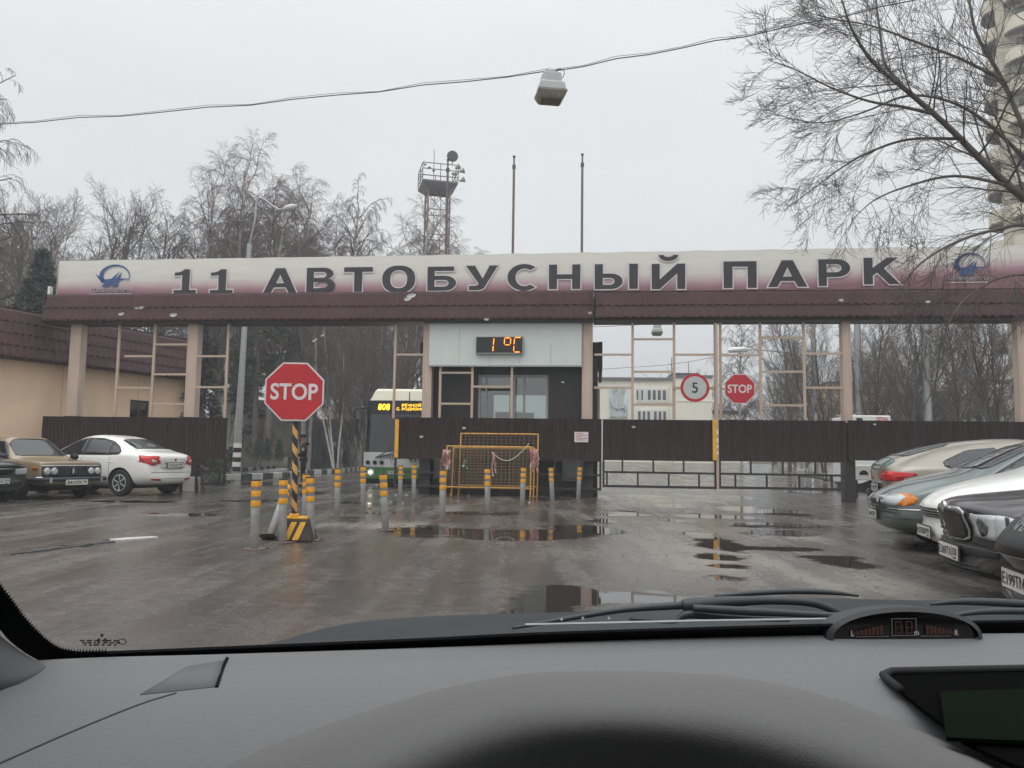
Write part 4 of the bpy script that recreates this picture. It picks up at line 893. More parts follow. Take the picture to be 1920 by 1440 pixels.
m_mural = M('teal_mural', (.09,.21,.25), .5, var=.5, scale=1.2, alt=(.62,.70,.70), stretch=(1.6,1,.7))
mb = MB(); mb.b6(U(1143), U(1177), .24, .34, Zf(783), Zf(728)); mb.build('mural_panel', m_mural, t)
mb = MB(); a, b = U(1143), U(1177); c0, c1 = Zf(783), Zf(728)
mb.tube([(a+(b-a)*(.12+.76*f), .22, c0+(c1-c0)*(.30+.16*(2*f-1)**2)) for f in np.linspace(0,1,9)], .07, 5)
for k, (f, h_) in enumerate(((.25,.75),(.38,.88),(.5,.92),(.62,.85),(.75,.72))): mb.tube([(a+(b-a)*f, .22, c0+(c1-c0)*.32), (a+(b-a)*f, .22, c0+(c1-c0)*h_)], .08, 5)
for k in range(7): mb.b6(a+.15+.19*k, a+.28+.19*k, .215, .238, c0+.1, c0+.45+.15*(k%2))
mb.build('mural_figure', M('pale_mural_paint', (.6,.65,.64), .6), t)
# low pale shed and roofs far off
q = D(1333, 800, 78.); t = thing('shed', 'low pale shed with a dark roof edge beyond the lock post', 'building', (q.x, q.y, 0), fa)
mb = MB(); mb.b6(0, 3.4, 0, 6, 0, D(1350,776,78.).z); mb.build('wall', m_cream, t); mb = MB(); mb.b6(-.2, 3.5, -.3, 6.2, D(1350,776,78.).z+.001, D(1350,770,78.).z); mb.build('roof', m_dark_steel, t)
def block(name, label, px0, px1, ytop, Y_, mat, nf, nc, dep=10, ybase=None):
    A, B = D(px0, ytop, Y_), D(px1, ytop, Y_); t = thing(name, label, 'building', (A.x, Y_, 0), fa); L_ = (B-A).length; H_ = A.z
    mb = MB(); mb.b6(0, L_, 0, dep, 0, H_); mb.build('wall', mat, t)
    mb = MB(); mb.b6(-.2, L_+.2, -.2, dep+.2, H_+.001, H_+.5); mb.build('roof', m_dark_steel, t)
    proto = None
    for i in range(nf):
        for j in range(nc):
            if proto is None:
                mb = MB(); w_, h_ = L_/nc*.45, H_/nf*.5; mb.b6(-w_/2, w_/2, -.06, -.002, -h_/2, h_/2); proto = mb.build('window', m_glass, t); o = proto
            else: o = proto.copy(); COL.objects.link(o)
            o.parent = t; o.location = (L_*(j+.5)/nc, 0, H_*(i+.55)/nf)
m_orange = M('orange_brick', (.52,.27,.14), .85, var=.15, scale=.6)
block('apartment_block', 'far orange brick apartment block glimpsed between the bare trees', 1552, 1644, 720, 160., m_orange, 5, 8)
block('apartment_block', 'low brown building far behind the dense bare trees', 1712, 1790, 738, 150., M('brown_far_wall', (.24,.21,.185), .8), 3, 7)
# tall apartment tower with rounded balconies at the edge
TX = D(1893, 700, 70.); t = thing('apartment_tower', 'tall cream apartment tower with stacked rounded balconies', 'tower block', (TX.x, 70, 0), -.62)
FH = 2.85; nfl = 22
mb = MB(); mb.b6(0, 22, 0, 18, 0, FH*nfl); mb.build('wall', M('tower_wall', (.46,.42,.33), .85, var=.12, scale=.4), t)
arc = [(-1.25*math.cos(a_) , 2.2+1.9*math.sin(a_)) for a_ in np.linspace(-math.pi/2, math.pi/2, 10)]
m_bal = M('cream_balcony', (.62,.57,.45), .8, var=.12, scale=.8); m_balb = M('brown_balcony_slab', (.19,.15,.13), .8)  # cream parapet, brown slab and floor
def balcony(arc_, H0, h1):
    mb = MB(); n = len(arc_)
    mb.add([(x, y, z) for z in (H0, h1) for x, y in arc_], [(i, i+1, n+i+1, n+i) for i in range(n-1)]); return mb
fr_arc = [(2.6+1.9*math.sin(a_), -1.25*math.cos(a_)) for a_ in np.linspace(-math.pi/2, math.pi/2, 10)]
p_ = None
for f in range(1, nfl):
    for k, ar in enumerate((arc, fr_arc)):
        nm = 'balcony'
        if f == 1:
            mb = balcony(ar, .0, 1.15); n = len(ar)
            mb.m = 1; mb.add([(x, y, 0) for x, y in ar], [tuple(range(n))]); mb.add([(x, y, -.16) for x, y in ar], [tuple(range(n))]); mb.add([(x, y, z) for z in (-.16, 0) for x, y in ar], [(i, i+1, n+i+1, n+i) for i in range(n-1)])
            o = mb.build(nm, [m_bal, m_balb], t, solid=.06); (globals().__setitem__('pb%d' % k, o))
            mb = MB(); (mb.b6(-.04,-.002,1.2,3.4,.2,2.3) if k == 0 else mb.b6(1.6,3.8,-.04,-.002,.2,2.3)); g = mb.build('balcony_window', m_glass, t); globals()['pg%d' % k] = g
        else:
            o = globals()['pb%d' % k].copy(); COL.objects.link(o); g = globals()['pg%d' % k].copy(); COL.objects.link(g); o.parent = t; g.parent = t
        o.location = g.location = (0, 0, FH*f)
w0_ = None
for f in range(1, nfl):
    for x in (7.5, 12., 17.):
        if w0_ is None: mb = MB(); mb.b6(-.8,.8,-.05,-.002,.9,2.4); w0_ = o = mb.build('facade_window', m_glass, t)
        else: o = w0_.copy(); COL.objects.link(o); o.parent = t
        o.location = (x, 0, FH*f)
# ------------------------------------------------------------------ security camera on the gantry end, white cabins and van behind the fence
q = D(94, 548, (GM @ Vector((gu(100), 0, 0))).y); t = thing('security_camera', 'small white security camera at the end of the gantry beam', 'camera', q, GA)
mb = MB(); mb.box((0,0,.05), (.09,.14,.26)); mb.build('housing', m_white, t, bevel=.015); mb = MB(); mb.bar((0,.05,-.12),(.1,.1,-.3),.03); mb.build('mount', m_zinc, t)
A, B = D(1597, 790, 30.), D(1668, 790, 30.); zt = D(1630, 779, 30.).z
t = thing('site_cabin', 'white flat roofed cabin with red lettering just visible over the fence', 'cabin', (A.x, 30, 0), fa); L_ = B.x - A.x
mb = MB(); mb.b6(0, L_, 0, 2.4, .3, zt); mb.build('wall', m_white, t, bevel=.04)
mb = MB(); mb.b6(L_*.12, L_*.27, -.03, -.002, zt-.22, zt-.1); mb.build('vent', m_dark_steel, t)
mb = MB(); v, f = fit('СЕТНА', L_*.62, L_*.92, zt-.2, zt-.06, off=.03); mb.add([(x, -.012, z) for x, z in v], f); mb.build('lettering', M('red_lettering', (.5,.06,.04), .5), t, fix=False)
mb = MB(); mb.b6(.1, L_-.1, .2, 2.2, 0, .299); mb.build('base', m_dark_steel, t)
q = D(1620, 905, 25.); t = thing('white_container', 'small white tank with a dark half round mark seen under the fence', 'tank', (q.x, 25, 0), GA)
mb = MB(); mb.b6(-.30,.26,0,.5,.55,1.02); mb.bar((-.1,.2,1.02),(-.1,.2,1.2),.05); mb.build('body', m_white, t, bevel=.05)
mb = MB(); mb.add([(0,-.01,.72)]+[(.14*math.cos(a_),-.01,.72+.14*math.sin(a_)) for a_ in np.linspace(0,math.pi,12)], [tuple(range(13))]); mb.build('mark', m_black, t, solid=.005, fix=False)
mb = MB(); mb.bar((-.3,.1,.3),(.5,.1,.62),.09); mb.bar((-.2,.1,0),(-.2,.1,.55),.07); mb.bar((.2,.1,0),(.2,.1,.55),.07); mb.tube([(.28,-.05,.18),(.28,.2,.18)], .17, 14); mb.build('stand', m_black, t)
q = D(1560, 790, 40.); t = thing('white_frame_rack', 'white tubular frame rack behind the closed gate', 'rack', (q.x, 40, 0), fa)
mb = MB(); zr = D(1560,779,40.).z
for x in (-1.0, .2, .85): mb.bar((x,0,0),(x+.25,0,zr+.1),.06)
mb.bar((.2,0,zr),(1.2,0,zr),.06); mb.bar((-1.3,0,.5),(1.2,0,.5),.06); mb.build('frame', m_white, t); mb = MB(); mb.b6(.5,1.15,.1,.3,zr-.6,zr-.1); mb.build('case', M('dull_case', (.3,.3,.3), .6), t)
# little building window / far glimpses and sawhorse at the left leaf
q = G(352, 922); t = thing('wooden_block', 'small concrete block and trestle standing behind the white sedan', 'block', q, GA)
mb = MB(); mb.b6(-.12,.22,-.1,.3,0,.42); mb.build('block', m_concrete, t, bevel=.02); mb = MB(); mb.bar((.28,0,0),(.2,0,.78),.05); mb.bar((.44,.1,0),(.3,.0,.78),.05); mb.bar((-.2,0,.0),(-.2,0,.3),.05); mb.b6(.1,.4,-.05,.05,.78,.86); mb.build('trestle', m_dark_steel, t)
# ------------------------------------------------------------------ trees
m_birch = M('birch_bark', (.36,.33,.30), .8, var=.3, scale=7, stretch=(1,1,.35), alt=(.50,.47,.43)); m_bark = M('dark_wet_bark', (.105,.088,.075), .85, var=.35, scale=5, stretch=(1,1,.3), bump=.4, bscale=25)
m_twigb = M('reddish_birch_twigs', (.125,.092,.085), .8, var=.3, scale=3); m_twig = M('grey_brown_twigs', (.125,.104,.092), .8, var=.3, scale=3)
m_twigd = M('dark_twigs', (.085,.074,.068), .8, var=.3, scale=3)
m_needle = M('spruce_needles', (.050,.075,.060), .7, var=.45, scale=3); m_needle2 = M('pine_needles', (.065,.082,.055), .7, var=.45, scale=2)
def grow(mb, p, d, L_, r, lev, prm, rng, stats):
    """one branch as a tapering tube, then its side branches; prm[lev] = (children, length ratio, spread, droop, wander, segments, sides)"""
    ch, lr, spr, droop, wan, ns, k = prm[lev]
    pts = [p.copy()]; ds = []; q = p.copy(); d = d.copy()
    for i in range(ns):
        d = d + Vector((rng.gauss(0, wan), rng.gauss(0, wan), rng.gauss(0, wan) + droop*(i+1)/ns)); d.normalize(); q = q + d*(L_/ns); pts.append(q.copy()); ds.append(d.copy())
    rt = r*.30 if lev < len(prm)-1 else r*.6
    mb[min(lev, 1)].tube(pts, [r+(rt-r)*i/ns for i in range(ns+1)], k, False); stats[0] += ns
    if lev+1 >= len(prm): return
    c0 = .26 if lev == 0 else .18
    for c_ in range(ch):
        f = c0+(1-c0)*(c_+rng.random()*.9)/ch; f = min(f, .99); x = f*ns; i = min(int(x), ns-1); b = pts[i].lerp(pts[i+1], x-i); dd = ds[i]
        s_ = dd.orthogonal().normalized(); s_ = Matrix.Rotation(rng.random()*6.283 if lev else (c_*2.4+rng.random()), 3, dd) @ s_
        a_ = spr*rng.uniform(.7, 1.25); nd = dd*math.cos(a_) + s_*math.sin(a_)
        ln = L_*lr*(1-.62*f if lev == 0 else 1-.45*f)*rng.uniform(.75, 1.2)
        grow(mb, b, nd, ln, max(min(r*(1-.7*f)*.55, r*.6), prm_rmin[0]), lev+1, prm, rng, stats)
prm_rmin = [.006]
def tree_proto(name, seed, H_, r0, prm, mats, lean=0., stems=1, rmin=.006):
    rng = random.Random(seed); prm_rmin[0] = rmin; mb = [MB(), MB()]; st_ = [0]
    for s_ in range(stems):
        a_ = rng.random()*6.28; l_ = lean*(1 if stems == 1 else rng.uniform(.5, 1.3))
        grow(mb, Vector((.25*math.cos(a_)*(stems > 1), .25*math.sin(a_)*(stems > 1), -.15)), Vector((math.cos(a_)*l_, math.sin(a_)*l_, 1)).normalized(), H_*(1 if s_ == 0 else rng.uniform(.75, 1)), r0*(1 if stems == 1 else .7), 0, prm, rng, st_)
    t = thing(name, name, 'tree'); mb[0].build('trunk', mats[0], t, smooth='all', fix=False); mb[1].build('crown', mats[1], t, smooth='all', fix=False); t['H'] = max(v.z for m_ in mb for v in m_.v)*.97
    return t
#          children, len, spread, droop, wander, segs, sides
BIRCH = [(36,.36,.60,0,.030,14,8),(12,.45,.72,-.25,.10,7,4),(11,.52,.7,-.8,.12,5,3),(5,.65,.4,-1.2,.10,3,3)]
BIRCHC = [(24,.58,.48,0,.045,14,8),(14,.42,.68,-.08,.09,8,4),(12,.50,.7,-.6,.14,5,3),(5,.65,.4,-1.1,.10,3,3)]
BIRCHM = [(16,.46,.46,.03,.04,12,8),(13,.50,.62,.02,.10,8,4),(13,.55,.6,-.40,.14,5,3),(6,.75,.4,-.8,.12,3,3)]
BARE = [(20,.56,.60,.02,.05,10,8),(12,.50,.75,.25,.11,7,4),(10,.52,.75,.2,.15,5,3),(5,.6,.7,.05,.18,3,3)]
SCRUB = [(12,.6,.5,.05,.08,8,6),(8,.5,.7,.2,.14,6,4),(6,.55,.8,.1,.2,4,3),(3,.6,.7,.0,.2,3,3)]
protos = {
 'birchA': tree_proto('birch_tree', 11, 15, .20, BIRCHM, (m_birch, m_twigb), .20, 4, rmin=.0065),
 'birchB': tree_proto('birch_tree', 12, 15, .17, BIRCH, (m_birch, m_twigb), .04, rmin=.0065),
 'bareA': tree_proto('bare_tree', 21, 12, .18, BARE, (m_bark, m_twig), .05, rmin=.0065),
 'bareB': tree_proto('bare_tree', 22, 11, .16, BARE, (m_bark, m_twig), .10, 2, rmin=.0065),
 'scrub': tree_proto('bare_shrub', 31, 6, .09, SCRUB, (m_bark, m_twigd), .35, 4, rmin=.006)}
used = set()
def plant(kind, px, ytop, Y_, label, rz=0., base=None, group=None, zb=0., wide=1.):
    pr = protos[kind]; o = pr if kind not in used else copy_tree(pr); used.add(kind)
    tp = D(px, ytop, Y_); s = (tp.z - zb)/pr['H']*.97; o.location = (tp.x, Y_, zb); o.scale = (s*wide, s*wide, s); o.rotation_euler = (0, 0, rz); o['label'] = label
    if group: o['group'] = group
    return o
GB = 'bare trees beyond the gate'
for i, (k, px, yt, Y_, lab, w_) in enumerate((
 ('birchB',2,118,36,'drooping birch cut by the edge of the picture, tallest above the peach roof',1.5),
 ('bareA',55,350,48,'bare tree just above the dark spruce',.9),
 ('bareB',150,350,46,'bare tree with many upright stems above the banner logo',1.1),
 ('bareA',235,335,50,'bare rounded tree above the first figure of the banner',1.05),
 ('birchB',330,375,60,'thin birch in the gap between the bare trees and the tall birches',1.1),
 ('birchA',452,262,52,'largest pale stemmed birch above the banner with a broad drooping crown',1.05),
 ('birchB',520,300,55,'birch close beside the largest birch',1.3),
 ('birchA',592,300,54,'reddish drooping birch behind the far lamp head',.8),
 ('birchB',655,342,62,'slim pointed birch between the tall birches and the lattice tower',.95),
 ('birchA',742,362,58,'dense reddish birch beside the lattice tower',1.15),
 ('birchB',700,420,66,'small thin birch left of the dense reddish birch',1.1),
 ('birchA',640,560,47,'white trunked birch behind the big stop sign, mostly under the beam',.8),
 ('birchB',575,590,72,'birch trunk seen under the beam above the steel sheet fence',.9),
 ('bareB',705,560,50,'dark bare tree over the bus roof',.9),
 ('bareA',765,520,50,'bare tree behind the bus and the middle post',1.0),
 ('bareB',655,700,70,'low bare tree leaning over the steel sheet fence',1.2),
 ('birchA',408,285,56,'birch on the near side of the largest birch, its crown merging with it',1.0),
 ('birchA',500,290,58,'birch just beyond the largest birch, drooping over the banner',1.1),
 ('bareA',300,400,58,'bare tree filling the dip before the tall birches',1.2),
 ('birchA',690,395,60,'low drooping birch in front of the dense reddish birch',1.0),
 ('birchB',760,385,62,'birch top closest to the lattice tower legs',1.2),
 ('bareB',112,390,52,'low bare tree just above the banner corner',1.2),
 ('bareA',200,360,55,'bare tree behind the banner logo',1.1),
 ('bareB',1600,600,48,'bare tree seen on both sides of the wide gantry post',1.2),
 ('bareB',1745,570,44,'bare tree right behind the weathered pole',1.2),
 ('bareA',1830,580,46,'bare tree between the weathered pole and the apartment tower',1.1),
 ('birchB',1388,590,62,'pale drooping birch behind the lock post',1.1),
 ('bareA',1475,560,52,'bare tree filling the gate frame beside the small stop sign',1.0),
 ('bareB',1545,575,40,'bare tree with a slanting trunk behind the wide post',.95),
 ('bareA',1640,560,36,'tall forked bare tree behind the white cabin',.9),
 ('bareB',1700,540,33,'dark many branched bare tree beside the weathered pole',1.0),
 ('bareA',1785,545,38,'bare tree behind the right end of the fence',1.0),
 ('bareB',1860,520,34,'bare tree in front of the cream apartment tower',1.0),
 ('bareB',1440,660,66,'low bare tree behind the closed gate leaf',1.3),
 ('bareA',1330,690,80,'far bare tree showing over the depot roof',1.2))):
    yv = 1.3 if (Y_ > 50 and px < 560) else .2
    plant(k, px, yt, Y_, lab, i*1.7, group=GB, zb=yv, wide=w_)
for i, (px, yt, Y_, lab) in enumerate(((1660,690,42,'bare shrub behind the white cabin roof'),(1715,680,40,'bare shrub at the foot of the weathered pole'),(1775,670,44,'tangled shrub in the middle of the fence'),(1835,680,40,'tangled shrub before the apartment tower'),(1890,690,42,'tangled shrub nearest the last gantry post'),
  (1600,735,50,'low shrub behind the wide post'),(1500,720,60,'thin shrub behind the gate frame'),(660,740,56,'bare shrub beside the bus mirror'),(485,790,48,'dry bush before the concrete fence'),(720,650,52,'bare bush showing over the bus roof'))):
    o = plant('scrub', px, yt, Y_, lab, i*2.1, group='bare shrubs', zb=.3, wide=1.25); o['category'] = 'shrub'
def needles(mb, a, b, n, w_, L_, rng, down=.3):
    for k in range(n):
        p = a.lerp(b, rng.random()); d = Vector((rng.gauss(0,1), rng.gauss(0,1), rng.gauss(0,.6)-down)).normalized(); s_ = d.orthogonal().normalized()*w_
        s_ = Matrix.Rotation(rng.random()*6.28, 3, d) @ s_; l = L_*rng.uniform(.6,1.2); mb.add([p-s_, p+s_, p+d*l], [(0,1,2)])
def spruce(H_, seed, dens=1.):
    rng = random.Random(seed); t = thing('spruce_tree', 'spruce', 'tree'); tk, cr_, = MB(), MB()
    tk.tube([(0,0,-.1),(0,0,H_*.5),(0,0,H_)], [.14*H_/8,.08*H_/8,.01], 8)
    z = H_*.06
    while z < H_*.985:
        f = 1-z/H_; R_ = (.30*H_*f**.85+.06)*rng.uniform(.85,1.1); n = int(6+5*f)
        for k in range(n):
            a_ = rng.random()*6.28; e_ = Vector((math.cos(a_)*R_, math.sin(a_)*R_, z-R_*.32+rng.uniform(-.1,.1))); m_ = Vector((math.cos(a_)*R_*.6, math.sin(a_)*R_*.6, z-R_*.30)); s_ = Vector((0,0,z))
            tk.tube([s_, m_, e_], [.02,.012,.004], 3, False)
            needles(cr_, s_, m_, int(16*dens), .028, .24, rng); needles(cr_, m_, e_, int(26*dens), .03, .26, rng)
            for q in range(3): 
                b_ = s_.lerp(e_, rng.uniform(.4,.95)); sd_ = Vector((-math.sin(a_), math.cos(a_), -.3))*rng.choice((-1,1))*R_*.3*rng.random(); needles(cr_, b_, b_+sd_, int(12*dens), .028, .22, rng)
        z += .26*(.5+f)*H_/9
    tk.build('trunk', m_bark, t); cr_.build('crown', m_needle, t, fix=False); t['H'] = H_; return t
protos['spruce'] = spruce(9, 5)
plant('spruce', 82, 452, 33, 'dark blue green spruce standing between the peach roof and the banner end', .4)
plant('spruce', 384, 600, 31, 'dark spruce behind the second gantry post', 2.2, wide=.8)
plant('spruce', 458, 455, 55, 'small spruce tip showing just above the banner below the tall birch', 1.1, zb=1.5, wide=.6)
def pine(H_, seed):
    rng = random.Random(seed); t = thing('pine_tree', 'pine', 'tree'); tk, cr_ = MB(), MB(); tk.tube([(0,0,-.1),(.1,0,H_*.4),(.0,.1,H_*.75),(.15,0,H_)], [.19,.16,.1,.03], 8)
    for k in range(34):
        f = rng.uniform(.36,1); z = H_*f; a_ = rng.random()*6.28; R_ = H_*.36*(1.15-f*.75)*rng.uniform(.6,1.15); s_ = Vector((0,0,z)); m_ = Vector((math.cos(a_)*R_*.55, math.sin(a_)*R_*.55, z+rng.uniform(-.3,.15))); e_ = Vector((math.cos(a_)*R_, math.sin(a_)*R_, z+rng.uniform(-.8,.3)))
        tk.tube([s_, m_, e_], [.05,.03,.01], 4, False)
        for q in range(9):
            b_ = m_.lerp(e_, rng.random()) + Vector((rng.gauss(0,.25), rng.gauss(0,.25), rng.gauss(0,.15))); b2_ = b_+Vector((rng.gauss(0,.3), rng.gauss(0,.3), rng.gauss(0,.2))); tk.tube([m_, b_], [.015,.006], 3, False); needles(cr_, b_, b2_, 80, .028, .30, rng, 0)
    tk.build('trunk', m_bark, t); cr_.build('crown', m_needle2, t, fix=False); t['H'] = H_; return t
protos['pine'] = pine(9, 8)
plant('pine', 425, 560, 61, 'dark pine with a bare trunk beside the leaning lamp post', .5, wide=.95, zb=1.9)
plant('pine', 490, 575, 47, 'dark spreading pine above the big stop sign', 2.9, wide=1.0, zb=.6)
# small thuja shrubs along the verge
def thuja():
    rng = random.Random(3); t = thing('thuja_shrub', 'thuja', 'shrub', group='small evergreen shrubs along the fence'); mb = MB()
    for k in range(900):
        z = rng.random()**.8; r_ = .38*(1-z)**.7*rng.random()**.4*(1+.3*math.sin(k)); a_ = rng.random()*6.28; p = Vector((r_*math.cos(a_), r_*math.sin(a_), z*1.35)); needles(mb, p, p+Vector((0,0,.1)), 1, .03, .16, rng, -.7)
    tk = MB(); tk.tube([(0,0,-.1),(0,0,1.1)], [.03,.01], 5); tk.build('trunk', m_bark, t); mb.build('crown', m_needle, t, fix=False); return t
th0 = thuja()
for i, (px, py, Y_, s, lab) in enumerate(((432,868,42,1.1,'evergreen shrub at the foot of the leaning lamp post'),(480,858,46,1.2,'evergreen shrub in front of the concrete fence'),(500,862,46,1.5,'evergreen shrub at the far end of the concrete fence'),(523,862,47,1.5,'evergreen shrub beside the striped sign pole'),(607,866,55,1.3,'evergreen shrub before the steel sheet fence, closest to the guard'),(628,868,55,1.3,'evergreen shrub in the middle of the steel sheet fence'),(646,868,56,1.1,'evergreen shrub nearest the bus'))):
    o = th0 if i == 0 else copy_tree(th0); q = D(px, py, Y_); o.location = (q.x, Y_, q.z-.15); o.scale = (s*.62,s*.62,s*.62); o['label'] = lab
# far treeline over the depot roof
rng = random.Random(9); mb = MB()
for k in range(120):
    x = 17+rng.random()*36; y = 120+rng.random()*25; h = 9+5*rng.random(); h = h*(.8+.35*math.sin(x*.3))
    mb.tube([(x,y,0),(x+rng.gauss(0,.3),y,h*.6),(x+rng.gauss(0,.6),y,h)], [.12,.08,.03], 4, False)
    for q in range(16): z = h*rng.uniform(.35,1); dx, dz = rng.gauss(0,1.1), rng.uniform(.4,1.6); mb.tube([(x,y,z),(x+dx*.5,y+rng.gauss(0,.4),z+dz*.6),(x+dx,y,z+dz)], [.05,.035,.02], 3, False)
tag(mb.build('treeline', m_twig, loc=(35,130,0), fix=False), 'far grey treeline over the depot roof', 'trees', kind='stuff')
# the big bare tree that reaches in over the parked cars: main limbs measured on the photograph, given their own depths
rng = random.Random(77); prm_rmin[0] = .0038
t = thing('bare_tree', 'large bare tree reaching over the parked cars with long slanting limbs', 'tree', (D(2150,900,15.).x, 15., 0), group=GB); bl = t.location
mbt = [MB(), MB()]; LIMB_ = [(22,.40,.62,-.10,.05,12,6),(10,.50,.72,-.22,.12,7,4),(7,.55,.70,-.10,.15,5,3),(3,.5,.6,.25,.2,3,3)]
fork = D(2080, 480, 15.) - bl
mbt[0].tube([(0,0,-.2),(.0,0,1.2),tuple(fork*.6+Vector((.0,0,.2))),tuple(fork)], [.30,.26,.24,.22], 10)
def limb(pix, r0, r1, ch, ls, drp=-.1):
    r0, r1, ls = r0*.7, r1*.7, ls*1.2
    P_ = [D(a, b, y) - bl for a, b, y in pix]; P_ = [Vector(v) for v in crom([tuple(v) for v in P_], 5)]; n = len(P_)
    mbt[0].tube(P_, [r0+(r1-r0)*(i/(n-1))**.8 for i in range(n)], 7)
    prm_ = [None, (8,.62,.50,drp*.7,.06,8,4),(6,.62,.50,drp*.5,.08,6,3),(4,.42,.5,.25,.12,3,3)]
    for c_ in range(ch):
        f = .12+.88*(c_+rng.random())/ch; x = min(f, .999)*(n-1); i = int(x); b = P_[i].lerp(P_[i+1], x-i); dd = (P_[i+1]-P_[i]).normalized()
        s_ = Matrix.Rotation(rng.random()*6.283, 3, dd) @ dd.orthogonal().normalized(); a_ = rng.uniform(.45,1.0); nd = dd*math.cos(a_)+s_*math.sin(a_)
        r_ = (r0+(r1-r0)*f)
        grow(mbt, b, nd, ls*(1.15-.55*f)*rng.uniform(.6,1.15), max(.005, r_*.30), 1, prm_, rng, [0])
f_ = (2080,480,15.)
limb([f_,(1925,375,14.6),(1850,310,14.3),(1780,240,14.),(1700,170,13.6),(1640,120,13.3),(1600,60,13.),(1575,-10,12.8)], .135, .018, 24, 1.9)
limb([(1752,214,13.85),(1690,200,13.6),(1630,190,13.3),(1560,165,13.),(1490,130,12.8),(1440,112,12.6)], .05, .008, 14, 1.1)
limb([(1800,260,14.1),(1700,262,14.2),(1620,290,14.),(1570,320,13.8),(1530,350,13.6),(1470,395,13.4)], .045, .008, 14, 1.2, -.25)
limb([(1895,348,14.5),(1790,330,14.),(1700,350,13.8),(1640,375,13.5),(1600,410,13.3)], .05, .008, 14, 1.3, -.3)
limb([f_,(1940,425,14.8),(1870,430,14.4),(1790,455,14.),(1720,500,13.7),(1680,560,13.5)], .075, .010, 18, 1.4, -.35)
limb([f_,(2000,380,15.),(1925,250,15.),(1880,150,15.),(1830,60,15.),(1812,-40,15.)], .11, .03, 22, 1.8)
limb([(1700,170,13.6),(1660,120,13.9),(1650,60,14.2),(1640,-20,14.4)], .05, .02, 12, 1.3)
limb([(1880,150,15.),(1800,110,14.6),(1720,80,14.3),(1640,50,14.),(1560,35,13.7),(1500,20,13.5)], .05, .008, 18, 1.3)
limb([f_,(2020,560,14.6),(1950,520,14.),(1880,520,13.6),(1810,560,13.4),(1770,620,13.2)], .07, .008, 16, 1.2, -.45)
limb([(1925,300,14.8),(1850,230,14.4),(1780,190,14.),(1700,180,13.8),(1620,210,13.5),(1540,230,13.3),(1450,215,13.)], .06, .007, 18, 1.2, -.15)
limb([f_,(2040,330,15.4),(2000,180,15.6),(1950,60,15.6),(1900,-60,15.6)], .10, .03, 16, 1.8)
mbt[0].build('trunk', m_bark, t, smooth='all', fix=False); mbt[1].build('crown', m_twigd, t, smooth='all', fix=False)
# ------------------------------------------------------------------ cars
m_chrome = M('chrome', (.55,.56,.57), .18, metal=.9, var=.1); m_rim = M('alloy_rim', (.62,.62,.61), .35, metal=.4, var=.15, scale=12)
m_arch = M('wheel_arch_liner', (.010,.010,.010), .9); m_amber = M('amber_lamp', (.62,.18,.015), .2, var=.1); m_redlamp = M('red_lamp', (.50,.025,.022), .18, var=.2, scale=20); m_lamp = M('clear_lamp_glass', (.46,.48,.49), .06, var=.10, scale=5, spec=.9)
m_plate = M('plate_white', (.60,.59,.54), .5, var=.15, scale=20); m_cardark = M('unpainted_bumper', (.030,.030,.032), .55, var=.2, scale=15)
def paint(nm, col, d=.5, metal=0., h=.75): return M(nm, col, .28, metal=metal, var=.04, scale=2, coat=.7, dirt=(MUD, h, d))
SEDAN = [(-2.30,.45,.70,.82,.88,.58),(-2.23,.30,.81,.92,1.01,.66),(-1.80,.25,.88,.97,1.07,.68),(-1.55,.24,.89,.98,1.12,.66),(-.90,.22,.895,.97,1.41,.56),(-.2,.2,.895,.95,1.47,.58),(.35,.2,.895,.94,1.44,.57),(1.12,.2,.89,.93,1.03,.66),(1.35,.2,.885,.90,.98,.68),(1.95,.22,.86,.78,.85,.64),(2.20,.27,.79,.66,.72,.55),(2.30,.40,.66,.56,.60,.45)]
BOXY = [(-2.04,.42,.74,.80,.84,.70),(-1.98,.34,.78,.84,.88,.72),(-1.25,.28,.80,.88,.92,.72),(-1.12,.28,.80,.89,.97,.66),(-.75,.26,.80,.89,1.38,.54),(-.3,.25,.80,.89,1.43,.57),(.22,.25,.80,.88,1.42,.56),(.36,.25,.80,.88,1.37,.56),(.88,.26,.80,.87,.93,.68),(1.02,.26,.80,.86,.90,.73),(1.80,.28,.79,.83,.87,.72),(1.94,.32,.79,.82,.86,.72),(2.00,.34,.78,.80,.85,.71),(2.02,.40,.76,.76,.80,.70)]
HATCH = [(-2.12,.42,.70,.78,.96,.60),(-2.06,.30,.82,.90,1.05,.68),(-1.85,.26,.87,.98,1.17,.66),(-1.55,.24,.88,1.0,1.27,.62),(-1.0,.22,.885,1.0,1.40,.58),(-.2,.2,.885,.98,1.47,.58),(.3,.2,.885,.96,1.44,.57),(1.3,.2,.885,.93,1.0,.68),(1.7,.22,.87,.86,.92,.66),(2.0,.26,.80,.74,.78,.58),(2.12,.38,.68,.62,.66,.48)]
BLUNT = [(-2.25,.45,.70,.82,.88,.58),(-2.2,.30,.81,.92,1.01,.66),(-1.55,.24,.86,.98,1.12,.66),(-.90,.22,.865,.97,1.41,.56),(-.2,.2,.865,.95,1.45,.58),(.35,.2,.865,.94,1.42,.57),(1.05,.2,.86,.93,1.02,.66),(1.25,.2,.86,.91,.98,.70),(1.85,.22,.85,.84,.91,.68),(2.10,.25,.82,.80,.88,.66),(2.20,.28,.79,.76,.84,.62),(2.25,.36,.72,.68,.77,.56)]
SLOPE = BLUNT[:7]+[(1.70,.22,.85,.86,.94,.68),(1.98,.25,.82,.78,.87,.62),(2.14,.28,.78,.62,.71,.58),(2.25,.36,.70,.50,.57,.54)]
